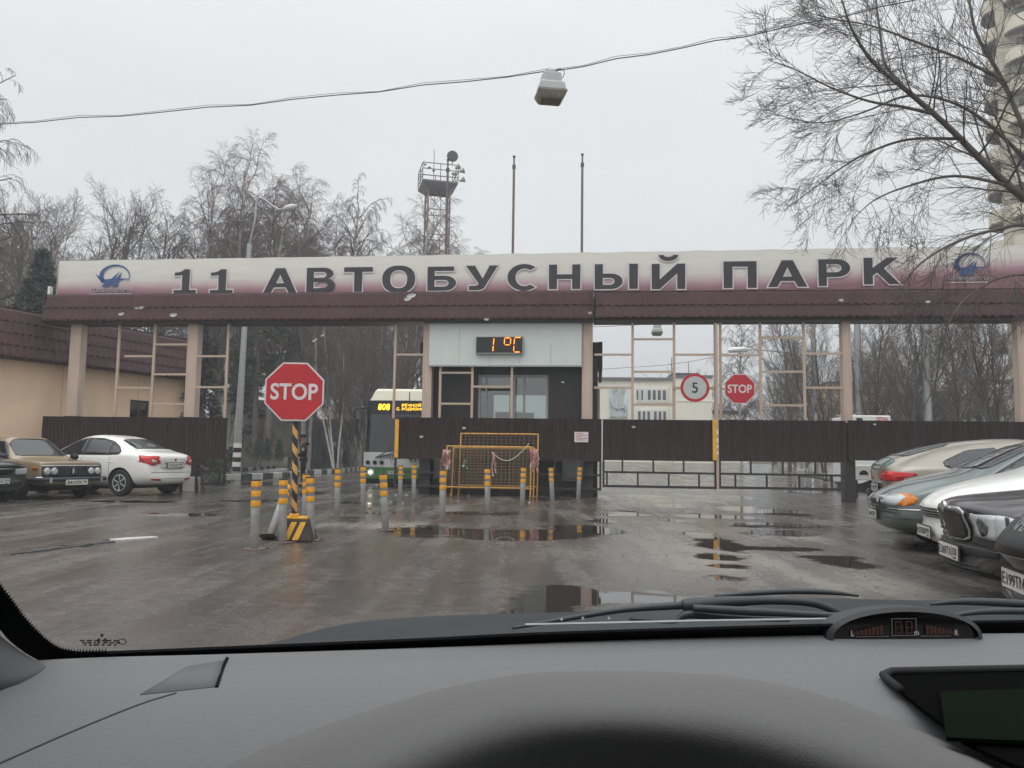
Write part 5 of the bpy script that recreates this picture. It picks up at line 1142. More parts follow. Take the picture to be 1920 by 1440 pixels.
def car_mesh(St, wb, r, mat, W=1., H=1., kf=.22, kr=.14):
    mb = MB(); ring = []
    for x, zb, w, zl, zt, wt in St:
        w *= W; wt *= W; zl *= H; zt *= H
        h = [(0,zb),(.72*w,zb),(.95*w,zb+.09),(w,zb+.42*(zl-zb)),(.985*w,zl-.03),(.95*w if zt-zl < .2 else .93*w,zl+.02),(wt,zt-.035 if zt-zl > .2 else zt-.02),(wt*.6,zt),(0,zt)]
        ring.append([(x,y,z) for y, z in h]+[(x,-y,z) for y, z in h[-2:0:-1]])
    ring = [[(x-(kf*(y/.8)**2*min(1,max(0,(x-1.0)/1.0)) if x > 0 else -kr*(y/.8)**2*min(1,max(0,(-x-1.4)/.7))), y, z) for x, y, z in q] for q in ring]
    n = len(ring[0]); mb.add([p for q in ring for p in q], [(i*n+j,i*n+(j+1)%n,(i+1)*n+(j+1)%n,(i+1)*n+j) for i in range(len(ring)-1) for j in range(n)]+[tuple(range(n))[::-1],tuple((len(ring)-1)*n+j for j in range(n))])
    o = mb.build('body', [mat, m_arch], None, smooth='all'); s_ = o.modifiers.new('s','SUBSURF'); s_.levels = 2; s_.render_levels = 2
    cut = MB()
    for x in (wb/2, -wb/2):
        for sgn in (1,-1): cut.lathe([(r*1.17,-.16),(r*1.17,.5)] if sgn > 0 else [(r*1.17,-.5),(r*1.17,.16)], 28, 'Y', (x, sgn*(.74*W), r))
    co = cut.build('cutter', [m_arch], None); b_ = o.modifiers.new('b','BOOLEAN'); b_.object = co; b_.operation = 'DIFFERENCE'; b_.solver = 'EXACT'
    dg = bpy.context.evaluated_depsgraph_get(); me = bpy.data.meshes.new_from_object(o.evaluated_get(dg)); me.name = 'body'
    o.modifiers.clear(); o.data = me; bpy.data.objects.remove(co)
    if len(me.materials) < 2: me.materials.append(m_arch)
    me.polygons.foreach_set('use_smooth', [True]*len(me.polygons)); me.set_sharp_from_angle(angle=R(50)); return o
def patch(bv, poly, ax, sg, name, mat, t, off=.006, step=.05, smooth=2, th=.010):
    """a panel with the given outline laid on the body, a few millimetres proud of it"""
    if smooth: poly = chaikin(poly, smooth)
    bm = bmesh.new(); bm.faces.new([bm.verts.new((a, b, 0)) for a, b in poly])
    for k in (0, 1):
        lo, hi = min(p[k] for p in poly), max(p[k] for p in poly); v = lo+step
        while v < hi-1e-3:
            bmesh.ops.bisect_plane(bm, geom=bm.verts[:]+bm.edges[:]+bm.faces[:], plane_co=(v,0,0) if k == 0 else (0,v,0), plane_no=(1,0,0) if k == 0 else (0,1,0)); v += step
    hs_ = []
    for v in bm.verts:
        a, b = v.co.x, v.co.y
        o, d = {'y': ((a,3*sg,b),(0,-sg,0)), 'x': ((4*sg,a,b),(-sg,0,0)), 'z': ((a,b,4),(0,0,-1))}[ax]
        h = bv.ray_cast(Vector(o), Vector(d)); hs_.append((v, Vector(o), Vector(d), h[0]))
    k_ = 'xyz'.index(ax); s1 = sg if ax != 'z' else 1
    ok_ = [h[k_]*s1 for _, _, _, h in hs_ if h is not None]; ref = max(ok_) if ok_ else (2*s1)
    lim = .38 if ax == 'x' else .45
    for v, o, d, h in hs_:
        nrm = -d
        if h is None or (ax != 'z' and h[k_]*s1 < ref-lim):
            p_ = o.copy(); p_[k_] = (ref-lim*.8)*s1; h, nn, _, _ = bv.find_nearest(p_); nrm = nn
        v.co = h + nrm*off
    bmesh.ops.recalc_face_normals(bm, faces=bm.faces)
    me = bpy.data.meshes.new(name); bm.to_mesh(me); bm.free(); me.materials.append(mat); me.polygons.foreach_set('use_smooth', [True]*len(me.polygons))
    o = bpy.data.objects.new(name, me); COL.objects.link(o); o.parent = t; m_ = o.modifiers.new('solid','SOLIDIFY'); m_.thickness = th; m_.offset = 0; return o
def wheel(t, x, y, r, sg, spokes=6, rim=None):
    mb = MB(); mb.lathe([(r*.62,-.09),(r*.9,-.10),(r*.985,-.08),(r,-.03),(r,.03),(r*.985,.08),(r*.9,.10),(r*.62,.09)], 32, 'Y')
    w_ = thing('wheel', None, None, (x, y, r)); w_.parent = t
    mb.build('tyre', m_rubber, w_, smooth=True)
    mb = MB(); s_ = sg
    mb.lathe([(r*.63,-.085),(r*.66,.085*1),(r*.60,.09),(r*.58,.02),(.02,.02)], 28, 'Y') if s_ > 0 else mb.lathe([(r*.63,.085),(r*.66,-.085),(r*.60,-.09),(r*.58,-.02),(.02,-.02)], 28, 'Y')
    mb.build('rim_barrel', m_dark_steel, w_, smooth=True)
    mb = MB(); mb.lathe([(r*.57,.05*s_),(r*.645,.06*s_),(r*.645,.095*s_),(r*.60,.10*s_),(r*.57,.085*s_)], 28, 'Y'); mb.lathe([(r*.17,.03*s_),(r*.17,.075*s_),(r*.1,.085*s_)], 14, 'Y')
    for k in range(spokes):
        a = 2*math.pi*k/spokes+.3; mb.bar((r*.1*math.cos(a),.06*s_,r*.1*math.sin(a)),(r*.60*math.cos(a+.12),.075*s_,r*.60*math.sin(a+.12)), r*.20, .03)
    mb.build('rim', rim or m_rim, w_, smooth=True); return w_
def plate(t, bv, sg, y, z, txt, w_=.52, tilt=0.):
    h = bv.ray_cast(Vector((4*sg, y, z)), Vector((-sg,0,0)))[0]; x = h.x+sg*.03
    mb = MB(Matrix.Translation((x,y,z)) @ Matrix.Rotation(R(90*sg),4,'Z') @ Matrix.Rotation(tilt,4,'X')); mb.b6(-w_/2-.012,w_/2+.012,.004,.016,-.068,.068); mb.m = 1; mb.b6(-w_/2,w_/2,-.002,.0035,-.056,.056)
    o = mb.build('number_plate', [m_cardark, m_plate], t)
    mb = MB(Matrix.Translation((x,y,z)) @ Matrix.Rotation(R(90*sg),4,'Z') @ Matrix.Rotation(tilt,4,'X'))
    a, b = txt
    v, f = fit(a, -w_*.47, w_*.22, -.036, .036, off=.02); mb.add([(q,-.0045,k) for q, k in v], f); v, f = fit(b, w_*.27, w_*.47, -.018, .04, off=.02); mb.add([(q,-.0045,k) for q, k in v], f); mb.b6(w_*.24,w_*.245,-.0045,-.003,-.052,.052); mb.b6(w_*.30,w_*.44,-.0045,-.003,-.045,-.030); mb.build('plate_lettering', m_ink, o, fix=False)
def car(name, label, cat, St, wb, r, mat, loc, ang, W=1., H=1., wheels=True, spokes=6, rim=None, kf=.22, kr=.14):
    t = thing(name, label, cat, loc, ang, 'cars parked in the yard'); b = car_mesh(St, wb, r, mat, W, H, kf, kr); b.parent = t
    bm = bmesh.new(); bm.from_mesh(b.data); bv = BVHTree.FromBMesh(bm); bm.free()
    for x in (wb/2,-wb/2):
        for sg in (1,-1): wheel(t, x, sg*(.78*W), r, sg, spokes, rim)
    mb = MB(); mb.b6(-wb/2+.3, wb/2-.3, -.6*W, .6*W, .16, .3); mb.b6(-wb/2-.4,-wb/2+.3,-.5*W,.5*W,.2,.35); mb.b6(wb/2-.3,wb/2+.5,-.5*W,.5*W,.2,.35); mb.tube([(-wb/2-.75,.3,.24),(-wb/2-.2,.3,.26)],.03,8); mb.build('underbody', m_arch, t)
    return t, bv
def seam(t, bv, x, z0, z1, sg=(1,-1)):
    for s in sg: patch(bv, [(x-.004,z0),(x+.004,z0),(x+.012,z1),(x+.004,z1)], 'y', s, 'door_seam', m_black, t, .0015, .08, 0, .003)
def mirror(t, x, y, z, mat):
    for s in (1,-1):
        mb = MB(Matrix.Translation((x, s*y, z))); mb.lathe([(.02,-.09),(.075,-.07),(.085,.0),(.07,.07),(.02,.09)], 12, 'Y'); mb.bar((0,-s*.09,-.03),(.02,-s*.2,-.06),.03); mb.build('wing_mirror', mat, t, smooth=True)
def place(contact, ang, lx, ly):
    c_ = Matrix.Rotation(ang, 3, 'Z') @ Vector((lx, ly, 0)); return (contact.x-c_.x, contact.y-c_.y, 0)
def std_glass(t, bv, H=1.):
    for s in (1,-1):
        patch(bv, [(1.05,.965*H),(.43,1.325*H),(.05,1.395*H),(-.42,1.39*H),(-.82,1.315*H),(-1.10,1.19*H),(-1.27,1.06*H),(-1.25,.99*H),(-.9,.975*H)], 'y', s, 'window_surround', m_black, t, .003, smooth=1)
        patch(bv, [(.98,.98*H),(.42,1.30*H),(.12,1.37*H),(.03,1.37*H),(.0,.985*H)], 'y', s, 'side_window', m_glass, t, smooth=1)
        patch(bv, [(-.08,.99*H),(-.05,1.375*H),(-.45,1.36*H),(-.78,1.285*H),(-.86,1.0*H)], 'y', s, 'side_window', m_glass, t, smooth=1)
        patch(bv, [(-.92,1.0*H),(-.85,1.25*H),(-1.08,1.16*H),(-1.22,1.06*H),(-1.2,1.02*H)], 'y', s, 'quarter_window', m_glass, t, smooth=1)
    patch(bv, [(-.98,.50),(-1.25,.56),(-1.56,.60),(-1.60,0),(-1.56,-.60),(-1.25,-.56),(-.98,-.50),(-.94,0)], 'z', 1, 'rear_window', m_glass, t, smooth=1)
    patch(bv, [(.48,.52),(1.06,.64),(1.12,0),(1.06,-.64),(.48,-.52),(.44,0)], 'z', 1, 'windscreen', m_glass, t, smooth=1)
# white sedan seen from behind
mat = paint('white_car_paint', (.78,.77,.73), .28, h=.55); ang = R(161)
t, bv = car('parked_car', 'white sedan with silver wheels parked nose to the building, seen from its tail', 'car', SEDAN, 2.65, .335, mat, place(G(225,930), ang, -1.325, .84), ang, 1.03, 1.075, spokes=6)
std_glass(t, bv, 1.06); mirror(t, .85, .98, 1.06, mat)
for s in (1,-1):
    l_ = patch(bv, [(s*.48,.93),(s*.80,1.04),(s*.88,1.02),(s*.88,.88),(s*.70,.77),(s*.50,.82)], 'x', -1, 'tail_lamp', m_redlamp, t, .008)
    patch(bv, [(-2.2,1.03),(-1.88,1.0),(-1.92,.95),(-2.02,.86),(-2.2,.80)], 'y', s, 'tail_lamp', m_redlamp, t, .008, smooth=1)
    patch(bv, [(s*.56,.90),(s*.72,.94),(s*.70,.85),(s*.58,.84)], 'x', -1, 'reversing_lamp', m_lamp, t, .016, smooth=1)
    patch(bv, [(s*.42,.39),(s*.68,.41),(s*.68,.45),(s*.44,.44)], 'x', -1, 'reflector', m_redlamp, t, .006, smooth=0)
    for x in (.35,-.75): mb = MB(); mb.box((x-.25, s*.905, .86), (.17,.03,.03)); mb.build('door_handle', mat, t, bevel=.01)
for x, z0, z1 in ((-.04,.3,.97),(-.98,.45,.98),(1.0,.3,.93)): seam(t, bv, x, z0, z1)
patch(bv, [(-.42,.70),(.42,.70),(.46,.88),(-.46,.88)], 'x', -1, 'plate_recess', M('white_recess', (.60,.60,.57), .4), t, .003, smooth=1)
patch(bv, [(-.34,.845),(.34,.845),(.34,.87),(-.34,.87)], 'x', -1, 'chrome_strip', m_chrome, t, .012, smooth=0)
patch(bv, [(-.7,.60),(.7,.60),(.7,.607),(-.7,.607)], 'x', -1, 'bumper_seam', m_black, t, .002, smooth=0); patch(bv, [(-.7,.44),(.7,.44),(.7,.448),(-.7,.448)], 'x', -1, 'bumper_seam', m_black, t, .002, smooth=0)
plate(t, bv, -1, 0, .785, ('У724ОР','99'), tilt=R(-4))
mb = MB(); mb.lathe([(.035,-.008),(.035,.008)],14,'X',(bv.ray_cast(Vector((-4,0,.93)),Vector((1,0,0)))[0].x-.005,0,.93)); mb.build('badge', m_chrome, t)
mb = MB(); mb.tube([(-.85,0,1.43),(-.92,0,1.50)],.02,6); mb.build('roof_aerial', mat, t)
# beige classic sedan
mat = paint('beige_car_paint', (.27,.205,.125), .8, h=.95); ang = R(-27)
t, bv = car('parked_car', 'old beige boxy sedan with four round headlights and a dirty black grille', 'car', BOXY, 2.42, .305, mat, place(G(38,936), ang, 1.21, -.70), ang, 1., 1.03, kf=.03, kr=.03, spokes=8, rim=M('dull_steel_rim', (.2,.2,.19), .6))
patch(bv, [(.34,.55),(.86,.64),(.86,-.64),(.34,-.55)], 'z', 1, 'windscreen', m_glass, t, smooth=1)
patch(bv, [(-.72,.5),(-1.12,.58),(-1.12,-.58),(-.72,-.5)], 'z', 1, 'rear_window', m_glass, t, smooth=1)
for s in (1,-1):
    patch(bv, [(.74,.95),(.34,1.32),(-.1,1.36),(-.12,.96)], 'y', s, 'side_window', m_glass, t, smooth=1); patch(bv, [(-.2,.96),(-.18,1.36),(-.6,1.32),(-.88,.98)], 'y', s, 'side_window', m_glass, t, smooth=1)
    patch(bv, [(1.74,.69),(1.90,.69),(1.90,.75),(1.74,.75)], 'y', s, 'side_marker', m_amber, t, .014, smooth=1)
patch(bv, [(-.73,.52),(.73,.52),(.73,.765),(-.73,.765)], 'x', 1, 'grille', m_black, t, .010, smooth=0)
patch(bv, [(-.75,.77),(.75,.77),(.75,.79),(-.75,.79)], 'x', 1, 'grille_trim', m_chrome, t, .016, smooth=0)
fx = bv.ray_cast(Vector((4,0,.65)), Vector((-1,0,0)))[0].x
for y in (-.63,-.46,.46,.63):
    mb = MB(); mb.lathe([(.088,0),(.088,.03),(.075,.035)],20,'X',(fx,y,.655)); h_ = mb.build('headlight', m_chrome, t, smooth=True); mb = MB(); mb.lathe([(.073,.03),(.06,.05),(.02,.058)],18,'X',(fx,y,.655)); mb.build('headlight_lens', m_lamp, h_, smooth=True)
mb = MB()
for k in range(9): mb.b6(fx+.012,fx+.024,-.35+k*.0875-.008,-.35+k*.0875+.008,.56,.745)
mb.build('grille_bars', M('dull_grille_bar', (.06,.06,.06), .4), t); mb = MB(); mb.b6(fx+.025,fx+.035,-.03,.03,.60,.72); mb.build('badge', m_chrome, t)
mb = MB(); mb.tube([(1.75,-.86,.47),(2.02,-.84,.47),(2.10,-.74,.47),(2.13,0,.47),(2.10,.74,.47),(2.02,.84,.47),(1.75,.86,.47)],.052,10); mb.build('bumper', m_cardark, t, smooth=True)
mb = MB(); mb.b6(2.12,2.185,-.66,-.60,.40,.52); mb.b6(2.12,2.185,.60,.66,.40,.52); mb.tube([(2.11,-.78,.51),(2.0,-.86,.51)],.02,6); mb.build('bumper_guard', m_chrome, t)
mb = MB(); mb.M = Matrix.Translation((2.19,.0,.40)); mb.b6(-.01,.0,-.27,.27,-.06,.06); o = mb.build('number_plate', m_plate, t); mb = MB(); v, f = fit('В412УК',-.235,.12,-.036,.036,off=.02); mb.add([(2.196,q,.40+k) for q, k in v], f); v, f = fit('99',.15,.235,-.02,.035,off=.02); mb.add([(2.196,q,.40+k) for q, k in v], f); mb.build('plate_lettering', m_ink, o, fix=False)
for x, z0, z1 in ((-.16,.3,.93),(.92,.3,.86),(-1.0,.4,.93)): seam(t, bv, x, z0, z1)
mirror(t, .72, .9, .98, m_black)
mb = MB(); mb.tube([(.87,-.45,.985),(.60,-.10,1.10)],.009,5); mb.tube([(.87,.05,.985),(.60,.42,1.10)],.009,5); mb.build('wiper', m_black, t)
# dark car at the picture's edge
mat = paint('dark_blue_car_paint', (.018,.021,.026), .35); ang = R(-25)
fq = G(-95, 945); t, bv = car('parked_car', 'dark blue car at the picture edge, only its nose and pale plate showing', 'car', BLUNT, 2.5, .30, mat, place(fq, ang, 1.55, -.55), ang, .97)
std_glass(t, bv, .98)
for s in (1,-1): patch(bv, [(s*.40,.72),(s*.70,.74),(s*.76,.68),(s*.72,.60),(s*.44,.60)], 'x', 1, 'headlight', m_lamp, t, .008)
patch(bv, [(-.34,.60),(.34,.60),(.38,.73),(-.38,.73)], 'x', 1, 'grille', m_black, t, .006, smooth=1); patch(bv, [(-.36,.715),(.36,.715),(.36,.735),(-.36,.735)], 'x', 1, 'grille_trim', m_chrome, t, .012, smooth=0)
patch(bv, [(-.6,.34),(.6,.34),(.6,.46),(-.6,.46)], 'x', 1, 'air_intake', m_black, t, .004, smooth=1); plate(t, bv, 1, 0, .47, ('А508ХЕ','99'))
# the row along the right, nose to the lane
RA = math.atan2(.24, -.97); HD = Vector((-.97,.24,0)).normalized()
def nose(x, y, L_): return (x - HD.x*L_, y - HD.y*L_, 0)
mat = paint('grey_beige_car_paint', (.27,.245,.205), .35, metal=.35)
t, bv = car('parked_car', 'grey beige hatchback backed in beside the fence, red tail lamps toward the lane', 'car', HATCH, 2.63, .32, mat, (6.05+.97*2.12, 13.5-.24*2.12, 0), RA+math.pi, 1., 1.055)
for s in (1,-1):
    patch(bv, [(.95,1.0),(.35,1.30),(-.2,1.39),(-.3,1.39),(-.36,1.01)], 'y', s, 'side_window', m_glass, t, smooth=1); patch(bv, [(-.44,1.01),(-.40,1.39),(-.85,1.34),(-1.22,1.16),(-1.20,1.08),(-1.02,1.03)], 'y', s, 'side_window', m_glass, t, smooth=1)
    patch(bv, [(s*.30,.93),(s*.84,.99),(s*.84,.84),(s*.62,.83),(s*.30,.85)], 'x', -1, 'tail_lamp', m_redlamp, t, .008, smooth=1); patch(bv, [(-2.1,1.0),(-1.62,.97),(-1.60,.94),(-1.75,.90),(-2.1,.86)], 'y', s, 'tail_lamp', m_redlamp, t, .008, smooth=1)
patch(bv, [(-1.05,.50),(-1.75,.60),(-1.80,0),(-1.75,-.60),(-1.05,-.50),(-1.02,0)], 'z', 1, 'rear_window', m_glass, t, smooth=1)
patch(bv, [(-1.86,.60),(-2.03,.58),(-2.07,0),(-2.03,-.58),(-1.86,-.60),(-1.88,0)], 'z', 1, 'lower_rear_window', M('pale_green_glass', (.10,.15,.15), .06), t, smooth=1)
patch(bv, [(.42,.52),(1.20,.66),(1.26,0),(1.20,-.66),(.42,-.52)], 'z', 1, 'windscreen', m_glass, t, smooth=1)
for x, z0, z1 in ((-.40,.3,1.0),(-1.25,.5,1.02),(.95,.3,.95)): seam(t, bv, x, z0, z1)
patch(bv, [(-.80,.72),(.80,.72),(.80,.728),(-.80,.728)], 'x', -1, 'bumper_seam', m_black, t, .002, smooth=0); plate(t, bv, -1, 0, .72, ('К318СВ','99')); mirror(t, .9, .98, 1.02, mat)
patch(bv, [(-.70,.34),(.70,.34),(.74,.50),(-.74,.50)], 'x', -1, 'lower_bumper', m_cardark, t, .006, smooth=1)
mat = paint('grey_car_paint', (.13,.16,.155), .25, metal=.35)
t, bv = car('parked_car', 'grey sedan with a rounded nose and an amber lamp wrapping its corner', 'car', SEDAN, 2.65, .315, mat, nose(4.92, 11.05, 2.28), RA, 1., 1.02)
std_glass(t, bv, 1.0); mirror(t, .85, .96, 1.0, mat)
for s in (1,-1):
    patch(bv, [(s*.40,.70),(s*.62,.735),(s*.74,.70),(s*.70,.585),(s*.44,.58)], 'x', 1, 'headlight', m_lamp, t, .008); patch(bv, [(2.10,.715),(2.0,.745),(1.90,.735),(1.85,.68),(1.90,.61),(2.0,.59),(2.10,.59)], 'y', s, 'amber_lamp', m_amber, t, .009, smooth=2)
    patch(bv, [(2.26,.69),(2.11,.715),(2.11,.59),(2.26,.58)], 'y', s, 'headlight', m_lamp, t, .012, smooth=1)
for z in (.49,.535): patch(bv, [(-.72,z),(.72,z),(.72,z+.008),(-.72,z+.008)], 'x', 1, 'bumper_seam', m_black, t, .002, smooth=0)
for s in (1,-1): patch(bv, [(1.66,.535),(2.2,.53),(2.2,.545),(1.66,.55)], 'y', s, 'bumper_trim', m_chrome, t, .004, smooth=0); patch(bv, [(1.66,.42),(2.18,.42),(2.18,.426),(1.66,.426)], 'y', s, 'bumper_seam', m_black, t, .002, smooth=0)
patch(bv, [(-.32,.58),(.32,.58),(.35,.66),(-.35,.66)], 'x', 1, 'grille', m_black, t, .006, smooth=1); plate(t, bv, 1, 0, .44, ('Т641КО','99'))
for x, z0, z1 in ((-.04,.3,.95),(-.98,.45,.96),(1.0,.3,.9)): seam(t, bv, x, z0, z1)
mat = paint('white_paint_clean', (.82,.82,.79), .15, h=.5)
t, bv = car('parked_car', 'white car squeezed between the grey sedan and the plum sedan', 'car', SEDAN, 2.6, .31, mat, nose(4.50, 8.85, 2.28), RA, .97, 1.07)
std_glass(t, bv, .99); mirror(t, .85, .94, 1.0, mat)
for s in (1,-1): patch(bv, [(s*.40,.66),(s*.66,.70),(s*.74,.64),(s*.70,.55),(s*.42,.55)], 'x', 1, 'headlight', m_lamp, t, .008)
patch(bv, [(-.40,.56),(.40,.56),(.42,.66),(-.42,.66)], 'x', 1, 'grille', m_black, t, .006, smooth=1)
for k in range(3): patch(bv, [(-.39,.575+.027*k),(.39,.575+.027*k),(.39,.585+.027*k),(-.39,.585+.027*k)], 'x', 1, 'grille_slat', m_chrome, t, .012, smooth=0)
plate(t, bv, 1, 0, .40, ('Н275МР','99'))
mat = paint('plum_car_paint', (.020,.016,.020), .35)
t, bv = car('parked_car', 'dark plum sedan with a chrome framed grille and large clear headlights', 'car', BLUNT, 2.5, .31, mat, nose(3.58, 6.65, 2.22), RA, 1., .985, kf=.20)
std_glass(t, bv, 1.0); mirror(t, .85, .96, 1.02, m_black)
patch(bv, [(-.30,.52),(.30,.52),(.36,.80),(-.36,.80)], 'x', 1, 'grille_surround', m_chrome, t, .010, smooth=1); patch(bv, [(-.262,.545),(.262,.545),(.318,.775),(-.318,.775)], 'x', 1, 'grille', m_black, t, .018, smooth=1)
mb = MB(); mb.lathe([(.045,0),(.045,.02)],18,'X',(bv.ray_cast(Vector((4,0,.79)),Vector((-1,0,0)))[0].x+.012,0,.79)); mb.build('badge', m_chrome, t)
for s in (1,-1):
    patch(bv, [(s*.43,.75),(s*.66,.765),(s*.70,.76),(s*.70,.58),(s*.64,.57),(s*.40,.575)], 'x', 1, 'headlight', m_lamp, t, .010, smooth=1)
    patch(bv, [(2.19,.755),(2.02,.765),(1.84,.70),(1.80,.62),(1.86,.585),(2.19,.575)], 'y', s, 'headlight', m_lamp, t, .009, smooth=1); patch(bv, [(2.02,.755),(2.0,.755),(2.0,.59),(2.02,.59)], 'y', s, 'headlight_divider', m_cardark, t, .016, smooth=0)
for s in (1,-1):
    patch(bv, [(s*.56+.068*math.cos(a_), .665+.068*math.sin(a_)) for a_ in np.linspace(0,6.28,14,False)], 'x', 1, 'headlight_reflector', M('reflector_bowl', (.16,.17,.18), .1, metal=.6), t, .019, smooth=0)
    patch(bv, [(s*.43,.575),(s*.69,.57),(s*.69,.582),(s*.43,.588)], 'x', 1, 'headlight_rim', m_cardark, t, .020, smooth=0)
for z in (.525,): patch(bv, [(-.74,z),(.74,z),(.74,z+.012),(-.74,z+.012)], 'x', 1, 'bumper_seam', m_black, t, .002, smooth=0)
patch(bv, [(-.72,.44),(.72,.44),(.72,.505),(-.72,.505)], 'x', 1, 'bumper_strip', m_cardark, t, .012, smooth=1); patch(bv, [(-.62,.29),(.62,.29),(.62,.35),(-.62,.35)], 'x', 1, 'air_intake', m_black, t, .005, smooth=1)
for s in (1,-1): patch(bv, [(1.72,.53),(2.18,.525),(2.18,.535),(1.72,.54)], 'y', s, 'bumper_seam', m_black, t, .003, smooth=0)
plate(t, bv, 1, 0, .43, ('Е369ТА','150'))
for k in (0,1,2): patch(bv, [(-.5,.30+.03*k),(.5,.30+.03*k),(.5,.312+.03*k),(-.5,.312+.03*k)], 'x', 1, 'intake_slat', m_cardark, t, .010, smooth=0)
mat = paint('dark_grey_car_paint', (.030,.034,.038), .35, metal=.4)
t, bv = car('parked_car', 'dark grey car nearest to the dashboard, cut off, with a large white plate', 'car', SLOPE, 2.5, .31, mat, nose(2.84, 4.75, 2.24), RA, 1., 1.04, kf=.34)
std_glass(t, bv, 1.02)
patch(bv, [(-.40,.61),(.40,.61),(.46,.84),(-.46,.84)], 'x', 1, 'grille_surround', m_chrome, t, .010, smooth=1); patch(bv, [(-.37,.62),(.37,.62),(.43,.82),(-.43,.82)], 'x', 1, 'grille', m_black, t, .018, smooth=1)
h_ = bv.ray_cast(Vector((4,0,.79)), Vector((-1,0,0))); fx = h_[0].x+.02; n = 22
mb = MB(Matrix.Translation((fx,0,.79)) @ Matrix.Rotation(R(-38),4,'Y'))
mb.add([(0,.085*q*math.cos(a_),.062*q*math.sin(a_)) for q in (1,.8) for a_ in np.linspace(0,2*math.pi,n,False)], [(i,(i+1)%n,n+(i+1)%n,n+i) for i in range(n)]); mb.bar((0,-.03,-.045),(0,-.02,.045),.013); mb.bar((0,.03,-.045),(0,.035,.045),.013); mb.bar((0,-.03,.0),(0,.035,.012),.013); mb.build('badge', m_chrome, t, solid=.012, fix=False)
for k in range(0): patch(bv, [(-.36,.66+.05*k),(.36,.66+.05*k),(.36,.675+.05*k),(-.36,.675+.05*k)], 'x', 1, 'grille_bar', m_cardark, t, .026, smooth=0)
for s in (1,-1): patch(bv, [(s*.48,.80),(s*.66,.84),(s*.72,.82),(s*.72,.66),(s*.50,.66)], 'x', 1, 'headlight', m_lamp, t, .010, smooth=1)
plate(t, bv, 1, 0, .46, ('Е199ТМ','199')); patch(bv, [(-.6,.30),(.6,.30),(.6,.37),(-.6,.37)], 'x', 1, 'air_intake', m_black, t, .005, smooth=1)
# ------------------------------------------------------------------ the bus
BY = 28.; bx = (D(678,800,BY).x + 1.25); t = thing('city_bus', 'white and green city bus with a lit yellow route display waiting in the gate', 'bus', (bx, BY, 0), GA*.6)
m_bw = M('bus_white', (.66,.67,.66), .35, var=.05, dirt=(MUD, 1.2, .25)); m_bg = M('bus_green', (.030,.19,.045), .4, var=.1, dirt=(MUD, .8, .35)); m_bk = M('bus_black', (.016,.017,.020), .3, var=.2)
HWb = 1.25
def sec(prof, z, wy=0.): return [(x, y+wy, z) for x, y in prof]
def front(w_, bulge): 
    P_ = [(-w_, 12.)] + [(-w_, .40)] + [(-w_*math.cos(a_)*.0 - w_ + .28*(1-math.cos(a_)), .40-.30*math.sin(a_)) for a_ in np.linspace(0, math.pi/2, 6)[1:]]
    P_ += [(x, .10-bulge*(1-(x/(w_-.28))**2)) for x in np.linspace(-w_+.28, w_-.28, 9)[1:-1]]
    return P_ + [(-x, y) for x, y in P_[:7][::-1]]
def band(name, z0, z1, mat, w_=HWb, t0=0., t1=0., b=.10, cap=False):
    f0, f1 = front(w_, b), front(w_, b); n = len(f0); mb = MB(); mb.add(sec(f0, z0, t0)+sec(f1, z1, t1), [(i,i+1,n+i+1,n+i) for i in range(n-1)]+[(n-1,0,n,2*n-1)]+([tuple(range(n))[::-1],tuple(range(n,2*n))] if cap else []))
    return mb.build(name, mat, t, smooth=30)
band('lower_bumper', .12, .30, m_bk, HWb-.02, .05, .0, cap=True); band('green_skirt', .30, .70, m_bg, cap=True); band('white_panel', .70, 1.22, m_bw, HWb+.003, -.002, .0, cap=True); band('windscreen', 1.22, 2.56, m_glass, HWb-.006, .01, .16, cap=True); band('display_band', 2.56, 3.05, m_bk, HWb, .15, .24, cap=True)
mb = MB(); mb.add([(x*w_, y0 if y == 0 else 11, z) for z, w_, y0 in ((3.05,1.10,.45),(3.42,.96,.62),(3.50,.90,.75)) for x, y in ((-1,0),(1,0),(1,1),(-1,1))], [(0,3,2,1),(8,9,10,11)]+[(4*k+i,4*k+(i+1)%4,4*k+4+(i+1)%4,4*k+4+i) for k in range(2) for i in range(4)])
for k in range(3): mb.b6(-.45,.7,.50+.05*k,.56+.05*k,3.14+.09*k,3.17+.09*k)
mb.build('roof_box', M('cream_roof_box', (.70,.67,.52), .45, var=.04), t, bevel=.04)
for s in (-1, 1):
    mb = MB(); mb.b6(s*HWb-.012 if s < 0 else s*HWb-.001, s*HWb+.001 if s < 0 else s*HWb+.012, 1.0, 11, 1.25, 2.5); mb.build('side_window', m_glass, t)
    mb = MB(); mb.tube([tuple(v) for v in crom([(s*1.2,.3,2.78),(s*1.45,-.05,2.74),(s*1.52,-.1,2.55),(s*1.52,-.08,2.4)],4)], .03, 6); mb.M = Matrix.Translation((s*1.50,-.08,2.12)); mb.box((0,0,0),(.22,.14,.52)); mb.build('wing_mirror', m_bk, t, bevel=.03)
    mb = MB(); mb.lathe([(.13,-.03),(.13,.05),(.11,.06)][::-1],18,'Y',(s*.92,.10,.52)); h_ = mb.build('headlight', m_chrome, t, smooth=True); mb = MB(); mb.lathe([(.058,-.045),(.058,.0)],16,'Y',(s*.92,.10,.52)); mb.build('headlight_bulb', M('lit_headlight', (.8,.75,.55), .2, emit=((1.,.82,.45), 6 if s < 0 else 2)), h_)
    for k in range(2):
        for y in (2.9, 8.9): 
            if k == 0: mb = MB(); mb.M = Matrix.Translation((s*1.12,y,.48)); mb.lathe([(.3,-.14),(.46,-.14),(.48,-.1),(.48,.1),(.46,.14),(.3,.14)],24,'X'); mb.build('wheel', m_rubber, t, smooth=True)
mb = MB(); yl = -.012
